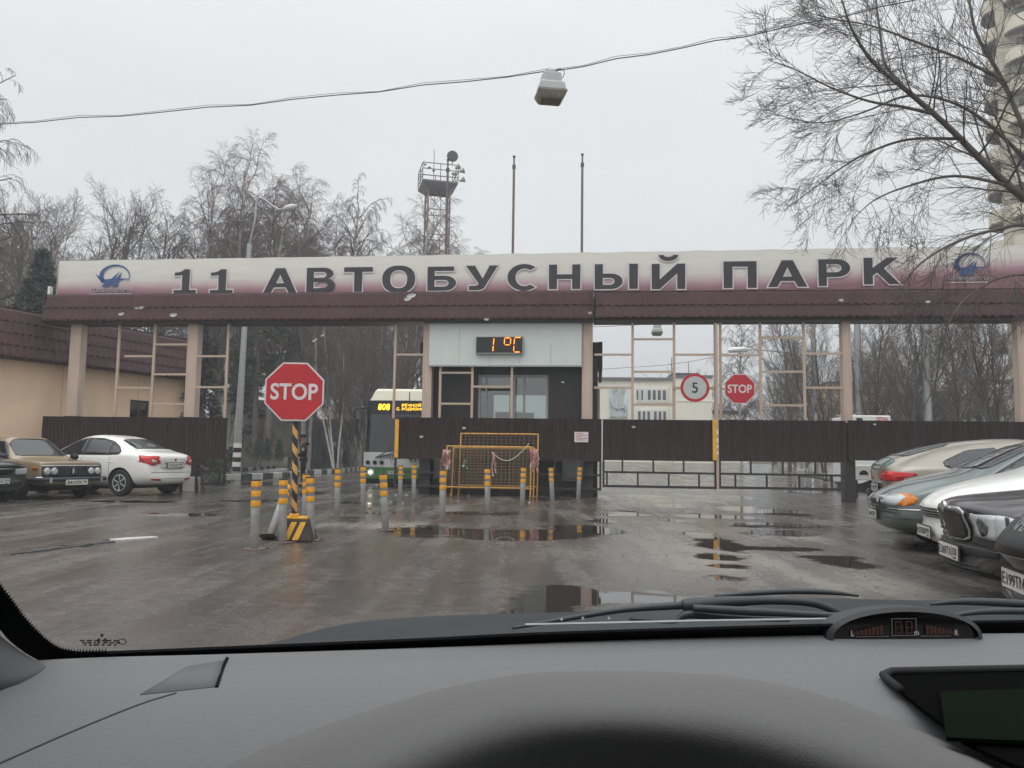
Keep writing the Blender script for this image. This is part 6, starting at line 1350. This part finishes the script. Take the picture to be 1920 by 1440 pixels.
for k in range(3): mb.lathe([(.075,yl+.02),(.075,yl),(.055,yl-.004),(.055,yl+.02)][::-1],16,'Y',(-1.02+.25*k,.045-.02*k,.86))
mb.build('lamp_rings', m_bk, t)
m_disp = M('yellow_route_led', (.5,.35,.02), .4, emit=((1.,.55,.02), 2.4))
mb = MB(); v, f = fit('808', -.74, -.32, 2.70, 2.93, off=.02); mb.add([(x, .085+.17*(z-2.56)/.49+.0, z) for x, z in v], f); v, f = fit('РЕЧНОЙ', .10, .78, 2.83, 2.96, off=.01); mb.add([(x, .085+.17*(z-2.56)/.49, z) for x, z in v], f); v, f = fit('С. РОДИОНОВО', -.08, 1.1, 2.68, 2.80, off=.01); mb.add([(x, .10+.17*(z-2.56)/.49+.06*(x/1.2)**2, z) for x, z in v], f); mb.build('route_display', m_disp, t, fix=False)
mb = MB(); v, f = fit('11532', -.45, .02, 1.0, 1.12, off=.02); mb.add([(x, -.018+.0, z) for x, z in v], f); mb.lathe([(.025,-.02),(.025,-.015)],8,'Y',(-.56,0,1.04)); mb.build('fleet_number', m_ink, t, fix=False)
mb = MB(); mb.bar((-.05,-.03,1.20),(-.75,-.01,1.02),.035); mb.bar((.1,-.03,1.22),(.85,-.0,1.05),.035); mb.bar((-.75,-.01,1.02),(-.2,.04,1.35),.025); mb.build('wiper', m_black, t)
mb = MB(); mb.b6(-.3,.3,-.03,-.012,.46,.58); pl = mb.build('number_plate', m_plate, t); mb = MB(); v, f = fit('ЕХ203', -.27, .1, .485, .56, off=.02); mb.add([(x,-.033,z) for x, z in v], f); v, f = fit('77', .14, .27, .485, .56, off=.02); mb.add([(x,-.033,z) for x, z in v], f); mb.build('plate_lettering', m_ink, pl, fix=False)
mb = MB(); mb.add([(x,-.028,z) for x, z in [(.62,1.16),(.72,1.18),(.80,1.22),(.92,1.17),(1.0,1.18),(.96,1.12),(1.02,1.06),(.94,1.05),(.92,.98),(.84,.93),(.76,.99)]], [tuple(range(11))]); mb.build('red_emblem', M('red_print_bus', (.45,.03,.04), .5), t, solid=.004, fix=False)
mb = MB(); mb.tube([(.50,-.03,1.13),(.44,-.03,1.15),(.40,-.03,1.08),(.44,-.03,1.02),(.52,-.03,1.0),(.62,-.03,1.06),(.70,-.03,1.0)], .035, 6); mb.bar((.50,-.03,1.0),(.50,-.03,.90),.05); mb.bar((.66,-.03,1.0),(.66,-.03,.90),.05); mb.build('green_emblem', M('green_print_bus', (.02,.16,.09), .5), t)
mb = MB(); n = 20; mb.add([(-.0+.10*q*math.cos(a_)-.10+.0,-.022,1.02+.10*q*math.sin(a_)-.12) for q in (1,.8) for a_ in np.linspace(0,2*math.pi,n,False)], [(i,(i+1)%n,n+(i+1)%n,n+i) for i in range(n)]); mb.build('maker_badge', M('grey_print_bus', (.25,.25,.25), .5), t, solid=.004, fix=False)
mb = MB(); mb.b6(-.45,-.1,.25,.27,1.4,1.55); mb.build('windscreen_card', m_white, t)
mb = MB(); mb.tube([(.35,.3,3.05),(.35,.3,3.35)],.02,5); mb.build('aerial', m_bk, t)
# ------------------------------------------------------------------ the guard
m_skin = M('skin', (.42,.25,.18), .6, var=.06); m_uni = M('dark_uniform', (.016,.017,.022), .8, var=.3, scale=10, bump=.3, bscale=25); m_boot = M('black_boots', (.012,.012,.012), .5)
gq = G(567, 912); t = thing('person', 'person in dark uniform and cap standing half behind the striped pole, hands in front', 'person', gq, R(195))
def skin(name, V_, E_, R_, mat, parent, lv=2):
    me = bpy.data.meshes.new(name); me.from_pydata(V_, E_, []); o = bpy.data.objects.new(name, me); COL.objects.link(o)
    m = o.modifiers.new('skin','SKIN'); m.use_smooth_shade = True; s_ = o.modifiers.new('sub','SUBSURF'); s_.levels = lv; s_.render_levels = lv
    for i, r_ in enumerate(R_): me.skin_vertices[0].data[i].radius = r_ if isinstance(r_, tuple) else (r_, r_)
    me.skin_vertices[0].data[0].use_root = True
    dg = bpy.context.evaluated_depsgraph_get(); me2 = bpy.data.meshes.new_from_object(o.evaluated_get(dg)); o.modifiers.clear(); o.data = me2; me2.materials.clear(); me2.materials.append(mat); me2.polygons.foreach_set('use_smooth', [True]*len(me2.polygons)); o.parent = parent; return o
V_, E_, R_ = [], [], []
def jn(p, r, frm=None):
    V_.append(p); R_.append(r); 
    if frm is not None: E_.append((frm, len(V_)-1))
    return len(V_)-1
pel = jn((0,0,.95),(.13,.10)); bel = jn((.01,0,1.10),(.125,.095),pel); che = jn((.01,0,1.30),(.15,.11),bel); nk = jn((.0,0,1.48),(.055,.055),che); nk2 = jn((.02,0,1.55),(.052,.052),nk); hd_ = jn((.03,0,1.66),(.075,.088),nk2); jn((.02,0,1.76),(.062,.072),hd_); 
for s in (1,-1):
    sh = jn((.0,s*.19,1.43),.062,che); el = jn((.03,s*.25,1.16),.045,sh); wr = jn((.24,s*.16,1.03),.030,el); pa_ = jn((.31,s*.12,1.02),(.034,.02),wr)
    for k, (dy, ln) in enumerate(((-.030,.062),(-.010,.075),(.010,.070),(.028,.055))):
        a = jn((.345,s*.12+dy,1.015),.009,pa_); b = jn((.345+ln*.5,s*.12+dy*1.1,1.0),.008,a); jn((.345+ln*.8,s*.12+dy*1.1,.975),.007,b)
    a = jn((.30,s*.12-s*.04,1.03),.010,pa_); jn((.335,s*.12-s*.055,1.02),.009,a)
    hp_ = jn((0,s*.09,.90),.09,pel); kn = jn((.02 if s > 0 else -.01,s*.10,.50),.060,hp_); an = jn((.0 if s > 0 else -.08,s*.11,.10),.040,kn); jn((.13 if s > 0 else .05,s*.12,.045),(.04,.035),an)
body = skin('body', V_, E_, R_, m_skin, t)
def sub_skel(chains, mat, name):
    global V_, E_, R_
    V_, E_, R_ = [], [], []
    for ch in chains:
        prev = None
        for item in ch:
            if isinstance(item, int): prev = item; continue
            prev = jn(item[0], item[1], prev)
    return skin(name, V_, E_, R_, mat, t)
J = [[((0,0,.80),(.165,.125)),((.01,0,1.10),(.165,.125)),((.01,0,1.30),(.185,.14)),((.0,0,1.46),(.11,.09)),((.0,0,1.51),(.075,.07))]]
for s in (1,-1): J.append([2,((.0,s*.20,1.42),.085),((.03,s*.26,1.16),.068),((.20,s*.18,1.05),.052),((.24,s*.16,1.035),.048)])
sub_skel(J, m_uni, 'jacket')
J = [[((0,0,1.03),(.14,.11))]]
for s in (1,-1): J.append([0,((0,s*.095,.86),.105),((.02 if s > 0 else -.01,s*.10,.50),.080),((.0 if s > 0 else -.08,s*.11,.12),.066)])
sub_skel(J, m_uni, 'trousers')
for s in (1,-1):
    V_, E_, R_ = [], [], []; x0 = 0 if s > 0 else -.08; a = jn((x0,s*.11,.14),.055); b = jn((x0,s*.11,.055),.052,a); jn((x0+.16,s*.12,.045),(.048,.042),b); skin('boot', V_, E_, R_, m_boot, t)
mb = MB(Matrix.Translation((.03,0,1.70))); mb.lathe([(.10,0),(.108,.02),(.108,.06),(.09,.10),(.04,.115)],18); mb.build('cap', m_uni, t, smooth=True)
mb = MB(); mb.b6(.10,.17,-.06,.06,1.695,1.71); mb.build('cap_peak', m_black, t, bevel=.01)
mb = MB(); mb.tube([(.115,0,1.675),(.14,0,1.645),(.118,0,1.635)],[.010,.016,.008],6); mb.build('nose', m_skin, t, smooth=True)
for s in (1,-1):
    mb = MB(); mb.lathe([(.004,-.01),(.013,0),(.004,.01)],8,'X',(.108,s*.035,1.68)); mb.build('eye', m_black, t); mb = MB(Matrix.Translation((.025,s*.086,1.665))); mb.lathe([(.012,-.01),(.03,0),(.012,.01)],10,'Y'); mb.build('ear', m_skin, t, smooth=True)
mb = MB(); mb.b6(.108,.116,-.025,.025,1.605,1.612); mb.build('mouth', M('lips', (.25,.1,.08), .6), t)
mb = MB(); mb.M = Matrix.Translation((.03,.295,1.28)); mb.b6(-.045,.045,-.01,.012,-.055,.055); mb.build('sleeve_patch', M('tan_patch', (.5,.33,.18), .7), t)
mb = MB(); mb.tube([tuple(v) for v in crom([(-.10,-.1,1.50),(-.15,0,1.46),(-.10,.1,1.50),(-.02,.13,1.47)],4)],.045,8); mb.build('hood', m_uni, t, smooth=True)
# ------------------------------------------------------------------ the car we sit in: dashboard, windscreen edge, pillar, wipers, bonnet
m_dash = M('grey_dash_plastic', (.168,.169,.172), .72, var=.06, scale=260, bump=.25, bscale=900, spec=.15); m_hood = M('grey_hood_plastic', (.155,.153,.149), .78, var=.06, scale=260, bump=.2, bscale=900, spec=.12)
m_black2 = M('black_frit', (.004,.004,.005), .7, var=.1, spec=.08); m_lining = M('dark_cabin_lining', (.05,.05,.052), .9, var=.1); m_pillar = M('pillar_trim', (.085,.09,.09), .8, var=.05, bump=.1, bscale=500)
ci = thing('car_interior', 'grey car dashboard with the windscreen edge, wipers and instrument hood we look over', 'car interior', (0, .6, 0))
def cpart(mb, name, mat, **k): return mb.build(name, mat, k.pop('parent', ci), loc=(0,.6,0), **k)
def rowp(pts): return [tuple(D(a, b, y)) for a, b, y in pts]
xs = (-400, 110, 425, 800, 1200, 1550, 1920, 2350, 3300)
E_ = rowp(zip(xs, (1275,1241,1231,1219,1204,1196,1193,1190,1188), (.76,.87,.91,.95,1.0,1.04,1.07,1.11,1.18)))
E0 = [(p[0], p[1]+.10, p[2]-.10) for p in E_]
r2 = rowp(zip(xs, (1330,1275,1262,1243,1222,1210,1206,1204,1202), (.70,.80,.845,.89,.945,.99,1.02,1.05,1.12)))
r3 = rowp(zip(xs, (1420,1350,1312,1270,1244,1236,1232,1230,1228), (.60,.69,.75,.82,.89,.935,.965,.99,1.05)))
r4 = rowp(zip(xs, (1560,1480,1410,1340,1300,1290,1285,1283,1280), (.50,.56,.62,.69,.77,.825,.855,.88,.93)))
r5 = rowp(zip(xs, (1750,1640,1560,1460,1410,1400,1390,1385,1380), (.42,.46,.51,.58,.66,.71,.74,.76,.80)))
r6 = rowp(zip(xs, (2000,1900,1820,1700,1640,1630,1620,1600,1590), (.36,.39,.43,.49,.56,.60,.63,.65,.68)))
r7 = [(p[0], p[1]+.02, p[2]-.35) for p in r6]
mb = MB(); mb.grid(loft([E0, E_, r2, r3, r4, r5, r6, r7], 8, 6)); dash = cpart(mb, 'dashboard', m_dash, smooth='all')
# defroster ledge seams on the dash
def seamline(pix, r_=.0016, nm='dash_seam'):
    mb = MB(); bvd = None; mb.tube([D(a, b, y) for a, b, y in pix], r_, 5); return cpart(mb, nm, m_black2, parent=dash)
dg = bpy.context.evaluated_depsgraph_get(); dbm = bmesh.new(); dbm.from_mesh(dash.data); dbv = BVHTree.FromBMesh(dbm); dbm.free()
def on_dash(px, py, lift=0.):
    d = ray(px, py); h = dbv.ray_cast(EYE - Vector((0,.6,0)), d.normalized()); return (h[0] + Vector((0,.6,0)) - d.normalized()*lift) if h[0] is not None else D(px, py, .7)
def dline(pix, r_, nm, mat, n=6):
    P_ = crom([(a, b, 0) for a, b in pix], n); mb = MB(); mb.tube([on_dash(p[0], p[1], r_*.35) for p in P_], r_, 6); return cpart(mb, nm, mat, parent=dash)
dline([(426,1234),(418,1252),(406,1289)], .0019, 'seam', m_black2)
dline([(-40,1450),(60,1405),(160,1362),(260,1322),(330,1300)], .0011, 'seam', M('soft_seam', (.05,.05,.052), .8))
def dsheet(pix, nm, mat, lift, parent=None, sub=5, th=.002):
    """a flat panel lying on the dash, its outline measured in the photograph"""
    bm = bmesh.new(); bm.faces.new([bm.verts.new((a, b, 0)) for a, b in pix])
    for k in (0,1):
        lo, hi = min(p[k] for p in pix), max(p[k] for p in pix); n = max(2, int((hi-lo)/30)); 
        for i in range(1, n): v = lo+(hi-lo)*i/n; bmesh.ops.bisect_plane(bm, geom=bm.verts[:]+bm.edges[:]+bm.faces[:], plane_co=(v,0,0) if k == 0 else (0,v,0), plane_no=(1,0,0) if k == 0 else (0,1,0))
    for v in bm.verts: v.co = on_dash(v.co.x, v.co.y, lift) - Vector((0,.6,0))
    me = bpy.data.meshes.new(nm); bm.to_mesh(me); bm.free(); me.materials.append(mat); me.polygons.foreach_set('use_smooth', [True]*len(me.polygons)); o = bpy.data.objects.new(nm, me); COL.objects.link(o); o.parent = parent or ci
    m_ = o.modifiers.new('solid','SOLIDIFY'); m_.thickness = th; m_.offset = 0; return o
dsheet([(262,1303),(330,1262),(352,1250),(424,1238),(419,1252),(406,1288),(330,1296)], 'defroster_vent', M('vent_recess', (.105,.105,.108), .8), .0008, dash, th=.0012)
# instrument hood: rises from the dash, its face rolls down toward the driver
h0 = [tuple(on_dash(a, b, -.004)) for a, b in ((395,1438),(600,1362),(800,1298),(960,1266),(1100,1258),(1250,1260),(1400,1272),(1560,1308),(1720,1366),(1880,1432))]
hx = (380,600,800,960,1100,1250,1400,1560,1720,1900)
h1 = rowp(zip(hx, (1490,1385,1308,1272,1264,1267,1280,1317,1380,1455), (.55,.60,.645,.68,.70,.705,.705,.69,.66,.62)))
h2 = rowp(zip(hx, (1575,1448,1351,1300,1290,1294,1311,1352,1418,1512), (.50,.545,.585,.615,.63,.635,.635,.62,.59,.55)))
h3 = rowp(zip(hx, (1645,1512,1405,1346,1332,1336,1357,1402,1473,1585), (.472,.511,.547,.574,.585,.589,.589,.576,.551,.516)))
h4 = rowp(zip(hx, (1745,1605,1488,1420,1398,1402,1430,1480,1560,1675), (.465,.503,.540,.566,.578,.582,.582,.568,.543,.51)))
h5 = [(p[0], p[1]+.04, p[2]-.05) for p in h4]; h6 = [(p[0], p[1]+.12, p[2]-.04) for p in h4]
mb = MB(); mb.grid(loft([h0, h1, h2, h3, h4, h5, h6], 6, 6)); cpart(mb, 'instrument_hood', m_hood, smooth='all')
mb = MB(); mb.b6(-.45,.45,.50,.66,.45,.80); cpart(mb, 'instrument_panel', m_black2)
# screen recess on the passenger side
m_recess = M('black_recess', (.002,.002,.002), .9, spec=.02)
ra, rb, rc = on_dash(1655,1268,.004), on_dash(1920,1262,.004), D(1800,1440,.60); rn = (rb-ra).cross(rc-ra).normalized()
if rn.dot(EYE-ra) < 0: rn = -rn
def onrec(px, py, lift=0.): d = ray(px, py); q = EYE + d*((ra-EYE).dot(rn)/d.dot(rn)); return tuple(q + rn*lift)
rp_ = chaikin([(1653,1272),(1672,1265),(1800,1262),(2100,1258),(2100,1560),(1930,1450),(1860,1420),(1800,1388),(1740,1340),(1690,1300)], 1)
mb = MB(); mb.add([onrec(*q) for q in rp_], [tuple(range(len(rp_)))]); o = cpart(mb, 'screen_recess', m_recess, solid=.004)
mb = MB(); mb.add([onrec(a, b, .006) for a, b in ((1763,1312),(2100,1300),(2100,1412),(1880,1406),(1775,1401))], [(0,1,2,3,4)]); cpart(mb, 'screen', M('green_black_screen', (.002,.006,.002), .7, var=.2, spec=.02), parent=o, solid=.003)
mb = MB(); mb.tube([onrec(a, b, .004) for a, b in ((1688,1300),(1664,1281),(1656,1273),(1672,1266),(1800,1263),(1950,1260),(2100,1258))], .0042, 8); cpart(mb, 'recess_lip', M('dark_grey_lip', (.03,.03,.031), .7, spec=.1), parent=o, smooth='all')
# windscreen: glass plane from the dash edge up and back to the roof
wl, wr_ = D(110, 1236, .885), D(1920, 1188, 1.085); wt = Vector((.1, .36, 1.44)); wn = (wr_-wl).cross(wt-wl).normalized()
def onglass(px, py, lift=0.):
    d = ray(px, py); k = (wl-EYE).dot(wn)/d.dot(wn); return EYE + d*k*(1-lift)
ws = thing('windscreen', None, None, (0,0,0)); ws.parent = ci
def wpart(mb, name, mat, **k): return mb.build(name, mat, ws, loc=(0,.6,0), **k)
inner = [(-400,640),(-160,900),(0,1100),(45,1160),(92,1206),(132,1222),(200,1223),(425,1214),(640,1205),(800,1198),(1000,1188),(1300,1178),(1560,1171),(1920,1164),(2400,1160),(3300,1156)]
outer = [(-520,700),(-260,960),(-30,1150),(20,1200),(62,1230),(108,1246),(200,1241),(425,1234),(640,1226),(800,1220),(1000,1212),(1300,1203),(1560,1198),(1920,1195),(2400,1193),(3300,1190)]
mb = MB(); mb.grid([[tuple(onglass(a, b)) for a, b in crom([(q[0], q[1]) for q in inner], 5)], [tuple(onglass(a, b)) for a, b in crom([(q[0], q[1]) for q in outer], 5)]]); wpart(mb, 'frit_band', m_black2, solid=.003)
mb = MB(); ip = crom([(q[0], q[1]) for q in inner[1:7]], 60)
acc = 0; last = ip[0]; e_ = 0
for a, b in zip(ip, ip[1:]):
    acc += math.hypot(b[0]-a[0], b[1]-a[1])
    if acc > 5.2:
        acc = 0; tx_, ty_ = b-a; l_ = math.hypot(tx_, ty_); nx_, ny_ = ty_/l_, -tx_/l_
        for s_, wd in ((0,1.9),): mb.add([tuple(onglass(b[0]+nx_*u+tx_/l_*v, b[1]+ny_*u+ty_/l_*v)) for u, v in ((-1,-wd),(-1,wd),(4.5,.6),(4.5,-.6))], [(0,1,2,3)])
wpart(mb, 'frit_fringe', m_black2, solid=.002)
m_pane = bpy.data.materials.new('clear_windscreen'); m_pane.use_nodes = True; t_ = m_pane.node_tree; t_.nodes.clear(); o_ = N(t_, 'ShaderNodeOutputMaterial'); tr = N(t_, 'ShaderNodeBsdfTransparent'); tr.inputs[0].default_value = (1,1,1,1); t_.links.new(tr.outputs[0], o_.inputs[0])
mb = MB(); tl, tr_ = Vector((-.62,.36,1.44)), Vector((.85,.50,1.44)); mb.add([tuple(wl+(wl-wr_)*.3), tuple(wr_+(wr_-wl)*.25), tuple(tr_), tuple(tl)], [(0,1,2,3)]); wpart(mb, 'glass_pane', m_pane, fix=False)
rnd = random.Random(5); m_drop = bpy.data.materials.new('water_drop'); m_drop.use_nodes = True; t_ = m_drop.node_tree; t_.nodes.clear(); o_ = N(t_, 'ShaderNodeOutputMaterial'); a_s = N(t_, 'ShaderNodeAddShader'); tl_ = N(t_, 'ShaderNodeBsdfTranslucent'); tl_.inputs[0].default_value = (.42,.43,.43,1); tp_ = N(t_, 'ShaderNodeBsdfTransparent'); tp_.inputs[0].default_value = (.45,.45,.45,1)
t_.links.new(tl_.outputs[0], a_s.inputs[0]); t_.links.new(tp_.outputs[0], a_s.inputs[1]); t_.links.new(a_s.outputs[0], o_.inputs[0])
for k, (a, b, w_, r_) in enumerate(((771,554,9,15),(764,560,7,10),(265,576,5,10),(325,590,7,5),(227,588,6,15),(256,577,4,0),(1577,562,5,5),(1740,565,5,10),(1106,586,4,0),(870,802,4,0),(790,818,4,0),(1188,800,4,0),(1055,716,3,0),(912,598,5,0),(1640,795,3,0),(1157,665,3,0),(605,628,4,30),(590,637,5,40))):
    c_ = onglass(a, b); x_ = (onglass(a+w_, b-w_*math.tan(R(r_))*.6) - c_); y_ = (onglass(a, b-w_*.45) - c_); mb = MB(); n = 12
    mb.add([tuple(c_ + x_*q*math.cos(a_) + y_*q*math.sin(a_) - wn*h_*(1 if wn.y > 0 else -1)) for q, h_ in ((1,0),(.85,.0006),(.45,.001)) for a_ in np.linspace(0,2*math.pi,n,False)], [(i*n+j,i*n+(j+1)%n,(i+1)*n+(j+1)%n,(i+1)*n+j) for i in range(2) for j in range(n)]+[tuple(2*n+j for j in range(n))]); wpart(mb, 'water_drop', m_drop, smooth='all', fix=False)
mb = MB()   # the maker's etched mark, too small to read
for (a, b) in ((0,-5),(-6,4),(6,4)): mb.add([tuple(onglass(191+a+x, 1196+b+y)) for x, y in ((0,-4),(3.6,0),(0,4),(-3.6,0))], [(0,1,2,3)])
for k in range(3):
    x = 150+4*k; 
    while x < 225-6*k: w_ = rnd.uniform(4,11); mb.add([tuple(onglass(a, b)) for a, b in ((x,1200+4*k),(x+w_,1199.5+4*k),(x+w_,1202+4*k),(x,1202.5+4*k))], [(0,1,2,3)]); x += w_+rnd.uniform(2,5)
n = 16; mb.add([tuple(onglass(229+8*q*math.cos(a_), 1203+5.5*q*math.sin(a_))) for q in (1,.8) for a_ in np.linspace(0,2*math.pi,n,False)], [(i,(i+1)%n,n+(i+1)%n,n+i) for i in range(n)])
wpart(mb, 'etched_mark', M('etched_grey', (.05,.05,.05), .7), solid=.0004, fix=False)
mb = MB(); mb.tube([D(985,1171,1.02), D(1300,1164,1.04), D(1562,1160,1.06)], .0016, 5); mb.tube([D(1830,1172,1.07), D(1935,1170,1.08), D(2200,1169,1.1)], .0016, 5); cpart(mb, 'cowl_trim', M('pale_trim', (.45,.45,.45), .4))
# pillar
pl = rowp(((108,1256,.865),(40,1222,.83),(-60,1140,.78),(-260,960,.70),(-520,700,.60))); pr2 = rowp(((106,1259,.86),(-20,1312,.76),(-160,1250,.68),(-380,1080,.58),(-700,800,.48)))
pl2 = [(p[0]-.03, p[1]+.03, p[2]-.02) for p in pl]
mb = MB(); mb.grid(loft([pl2, pl, [tuple((Vector(a)*.5+Vector(b)*.5)+Vector((.012,-.015,.01))) for a, b in zip(pl, pr2)], pr2, [(p[0]-.1, p[1]-.02, p[2]-.05) for p in pr2]], 5, 5)); cpart(mb, 'pillar', m_pillar, smooth='all')
# roof, door lining and seat back round the camera (they shade the dash as the car's own body does)
mb = MB(); mb.b6(-.75,1.28,-1.8,.36,1.45,1.49); cpart(mb, 'roof_lining', m_lining)
mb = MB(); mb.b6(-.80,-.74,-1.8,.80,.3,.93); mb.b6(1.25,1.31,-1.8,.95,.3,.93); mb.b6(-.75,1.25,-1.8,-1.74,.3,1.45); mb.b6(-.75,1.25,-1.8,.7,.26,.3); mb.b6(-.80,-.74,-1.0,-.55,.93,1.46); mb.b6(1.25,1.31,-1.0,-.55,.93,1.46); cpart(mb, 'cabin_lining', m_lining)
# bonnet edge, cowl and wipers outside
m_bonnet = M('slate_bonnet', (.026,.032,.035), .55, var=.2, scale=3, spec=.18)
bx_ = (300,480,640,800,960,1100,1300,1500,1700,1920,2400,3000)
top_ = rowp(zip(bx_, (1240,1214,1172,1156,1151,1146,1128,1122,1126,1128,1140,1175), (1.5,1.6,1.7,1.75,1.78,1.8,1.8,1.8,1.8,1.8,1.8,1.7)))
b0_ = rowp(zip(bx_, (1300,1270,1250,1240,1232,1226,1220,1214,1210,1208,1205,1215), (1.08,1.1,1.12,1.14,1.16,1.18,1.2,1.22,1.24,1.26,1.3,1.3)))
b1_ = rowp(zip(bx_, (1260,1236,1200,1184,1176,1170,1160,1152,1150,1150,1155,1185), (1.2,1.25,1.3,1.32,1.34,1.36,1.38,1.4,1.42,1.44,1.5,1.5)))
b3_ = [(p[0], p[1]+.25, p[2]-.10) for p in top_]; b4_ = [(p[0], p[1]+.45, p[2]-.40) for p in top_]
mb = MB(); mb.grid(loft([b0_, b1_, top_, b3_, b4_], 5, 5)); cpart(mb, 'bonnet', m_bonnet, smooth='all')
m_wip = M('wiper_rubber', (.030,.036,.040), .5, var=.2, scale=20)
def wip(pix, rs, nm='wiper', n=6):
    P_ = [Vector(v) for v in crom([tuple(D(a, b, y)) for a, b, y in pix], n)]; m_ = len(P_); mb = MB(); rr = crom([(r_*.52,) for r_ in rs], n); mb.tube(P_, [float(q[0]) for q in rr], 8); return cpart(mb, nm, m_wip, smooth='all')
wip([(960,1178,1.22),(1040,1164,1.22),(1110,1152,1.22),(1180,1142,1.22),(1290,1134,1.22)], (.004,.007,.008,.009,.012))
wip([(1280,1136,1.22),(1310,1133,1.22),(1420,1126,1.23),(1520,1130,1.24),(1575,1150,1.24),(1600,1166,1.24)], (.018,.020,.013,.012,.012,.008))
wip([(1300,1140,1.2),(1400,1146,1.2),(1480,1150,1.2),(1600,1156,1.2),(1760,1160,1.2)], (.010,.012,.010,.009,.007))
wip([(1180,1160,1.21),(1260,1164,1.21),(1290,1152,1.21),(1360,1158,1.21),(1480,1162,1.21)], (.005,.008,.012,.009,.006))
wip([(1340,1118,1.5),(1430,1111,1.5),(1500,1109,1.5),(1560,1111,1.5),(1610,1117,1.5)], (.006,.010,.010,.009,.004))
wip([(1745,1133,1.25),(1800,1128,1.25),(1880,1130,1.25),(2000,1138,1.26)], (.004,.010,.012,.012))
wip([(1760,1160,1.2),(1830,1148,1.2),(1920,1146,1.2),(2050,1150,1.2)], (.004,.008,.010,.010))
mb = MB()
for a, b in ((1053,1161),(1093,1159),(1142,1159),(1660,1137)): mb.lathe([(.0012,-.001),(.0022,0),(.0012,.001)],8,'Y',tuple(D(a,b,1.19)))
cpart(mb, 'rain_speck', m_drop)
# the parking sensor display stuck on the dash
q = on_dash(1697, 1199); pd = thing('parking_sensor_display', 'black half moon parking sensor display with dim orange bars and letters L m R', 'display', q, math.atan2(wr_.y-wl.y, wr_.x-wl.x)*.6)
s_ = q.y/FPX; HWp, HHp = 152*s_, 58*s_
dome = [(HWp*math.cos(a_), HHp*math.sin(a_)**.85) for a_ in np.linspace(0, math.pi, 28)]
dome2 = [(.93*x, .88*z) for x, z in dome]
pm = MB(); n = len(dome); pm.add([(x,0,z) for x, z in dome]+[(x,-.004,z*.995) for x, z in dome2]+[(x*.97,.03,z*.94) for x, z in dome], [(i,i+1,n+i+1,n+i) for i in range(n-1)]+[(i,i+1,2*n+i+1,2*n+i) for i in range(n-1)]+[tuple(range(2*n,3*n))]); pm.build('shell', M('soft_black_shell', (.022,.024,.026), .45, bump=.1, bscale=800), pd, smooth=40)
pm = MB(); pm.add([(x*.99,.001,z*.99) for x, z in dome2], [tuple(range(n))]); pm.build('display_face', M('display_face', (.006,.005,.005), .12), pd, fix=False)
m_bar = M('dim_orange_bar', (.045,.014,.008), .5, var=.1); X_ = lambda px: (px-1697)*s_; Z_ = lambda py: (1196-py)*s_
pm = MB()
for k in range(8):
    for sg in (-1, 1):
        x0 = X_(1697+sg*(46+7.6*k)-3.2-(3 if sg > 0 else 0)); h_ = 17-1.6*k; pm.b6(x0, x0+6.2*s_, -.0015, -.0002, Z_(1187), Z_(1187-h_))
pm.build('distance_bars', m_bar, pd)
pm = MB()
for a, b, c_, d in ((1671,1719,1158,1159.2),(1671,1719,1188,1189.2),(1671,1672.2,1159.3,1187.9),(1717.8,1719,1159.3,1187.9),(1602,1664,1189.5,1190.5),(1726,1786,1189.5,1190.5)): pm.b6(X_(a), X_(b), -.0012, -.0002, Z_(d), Z_(c_))
pm.build('frame_lines', M('grey_print', (.13,.125,.12), .6), pd)
pm = MB()
for x0 in (1677, 1698):
    for a, b, c_, d in ((0,13,1163,1165.4),(0,13,1173,1175.4),(0,13,1183,1185.4),(0,2.4,1165.6,1172.8),(10.6,13,1165.6,1172.8),(0,2.4,1175.6,1182.8),(10.6,13,1175.6,1182.8)): pm.b6(X_(x0+a), X_(x0+b), -.0010, -.0002, Z_(d), Z_(c_))
pm.build('digits', M('unlit_red_segment', (.045,.012,.010), .4), pd)
pm = MB()
for tx, a, b, c_, d in (('L',1592,1598,1179,1189),('m',1714,1723,1181,1188),('R',1793,1800,1179,1189)): v, f = fit(tx, X_(a), X_(b), Z_(d), Z_(c_), off=.03); pm.add([(x,-.0016,z) for x, z in v], f)
pm.build('lettering', M('white_print', (.35,.35,.35), .6), pd, fix=False)
# ------------------------------------------------------------------ damp air: far things fade a little
hz = bpy.data.materials.new('haze'); hz.use_nodes = True; t_ = hz.node_tree; t_.nodes.clear(); o_ = N(t_, 'ShaderNodeOutputMaterial'); v_ = N(t_, 'ShaderNodeVolumePrincipled')
v_.inputs['Color'].default_value = (.93, .95, .97, 1); v_.inputs['Density'].default_value = .0023; v_.inputs['Anisotropy'].default_value = .2; t_.links.new(v_.outputs[0], o_.inputs['Volume'])
mb = MB(); mb.b6(-620, 640, -120, 760, -1.2, 72); tag(mb.build('haze', hz), kind='stuff')
SC.cycles.volume_bounces = 0
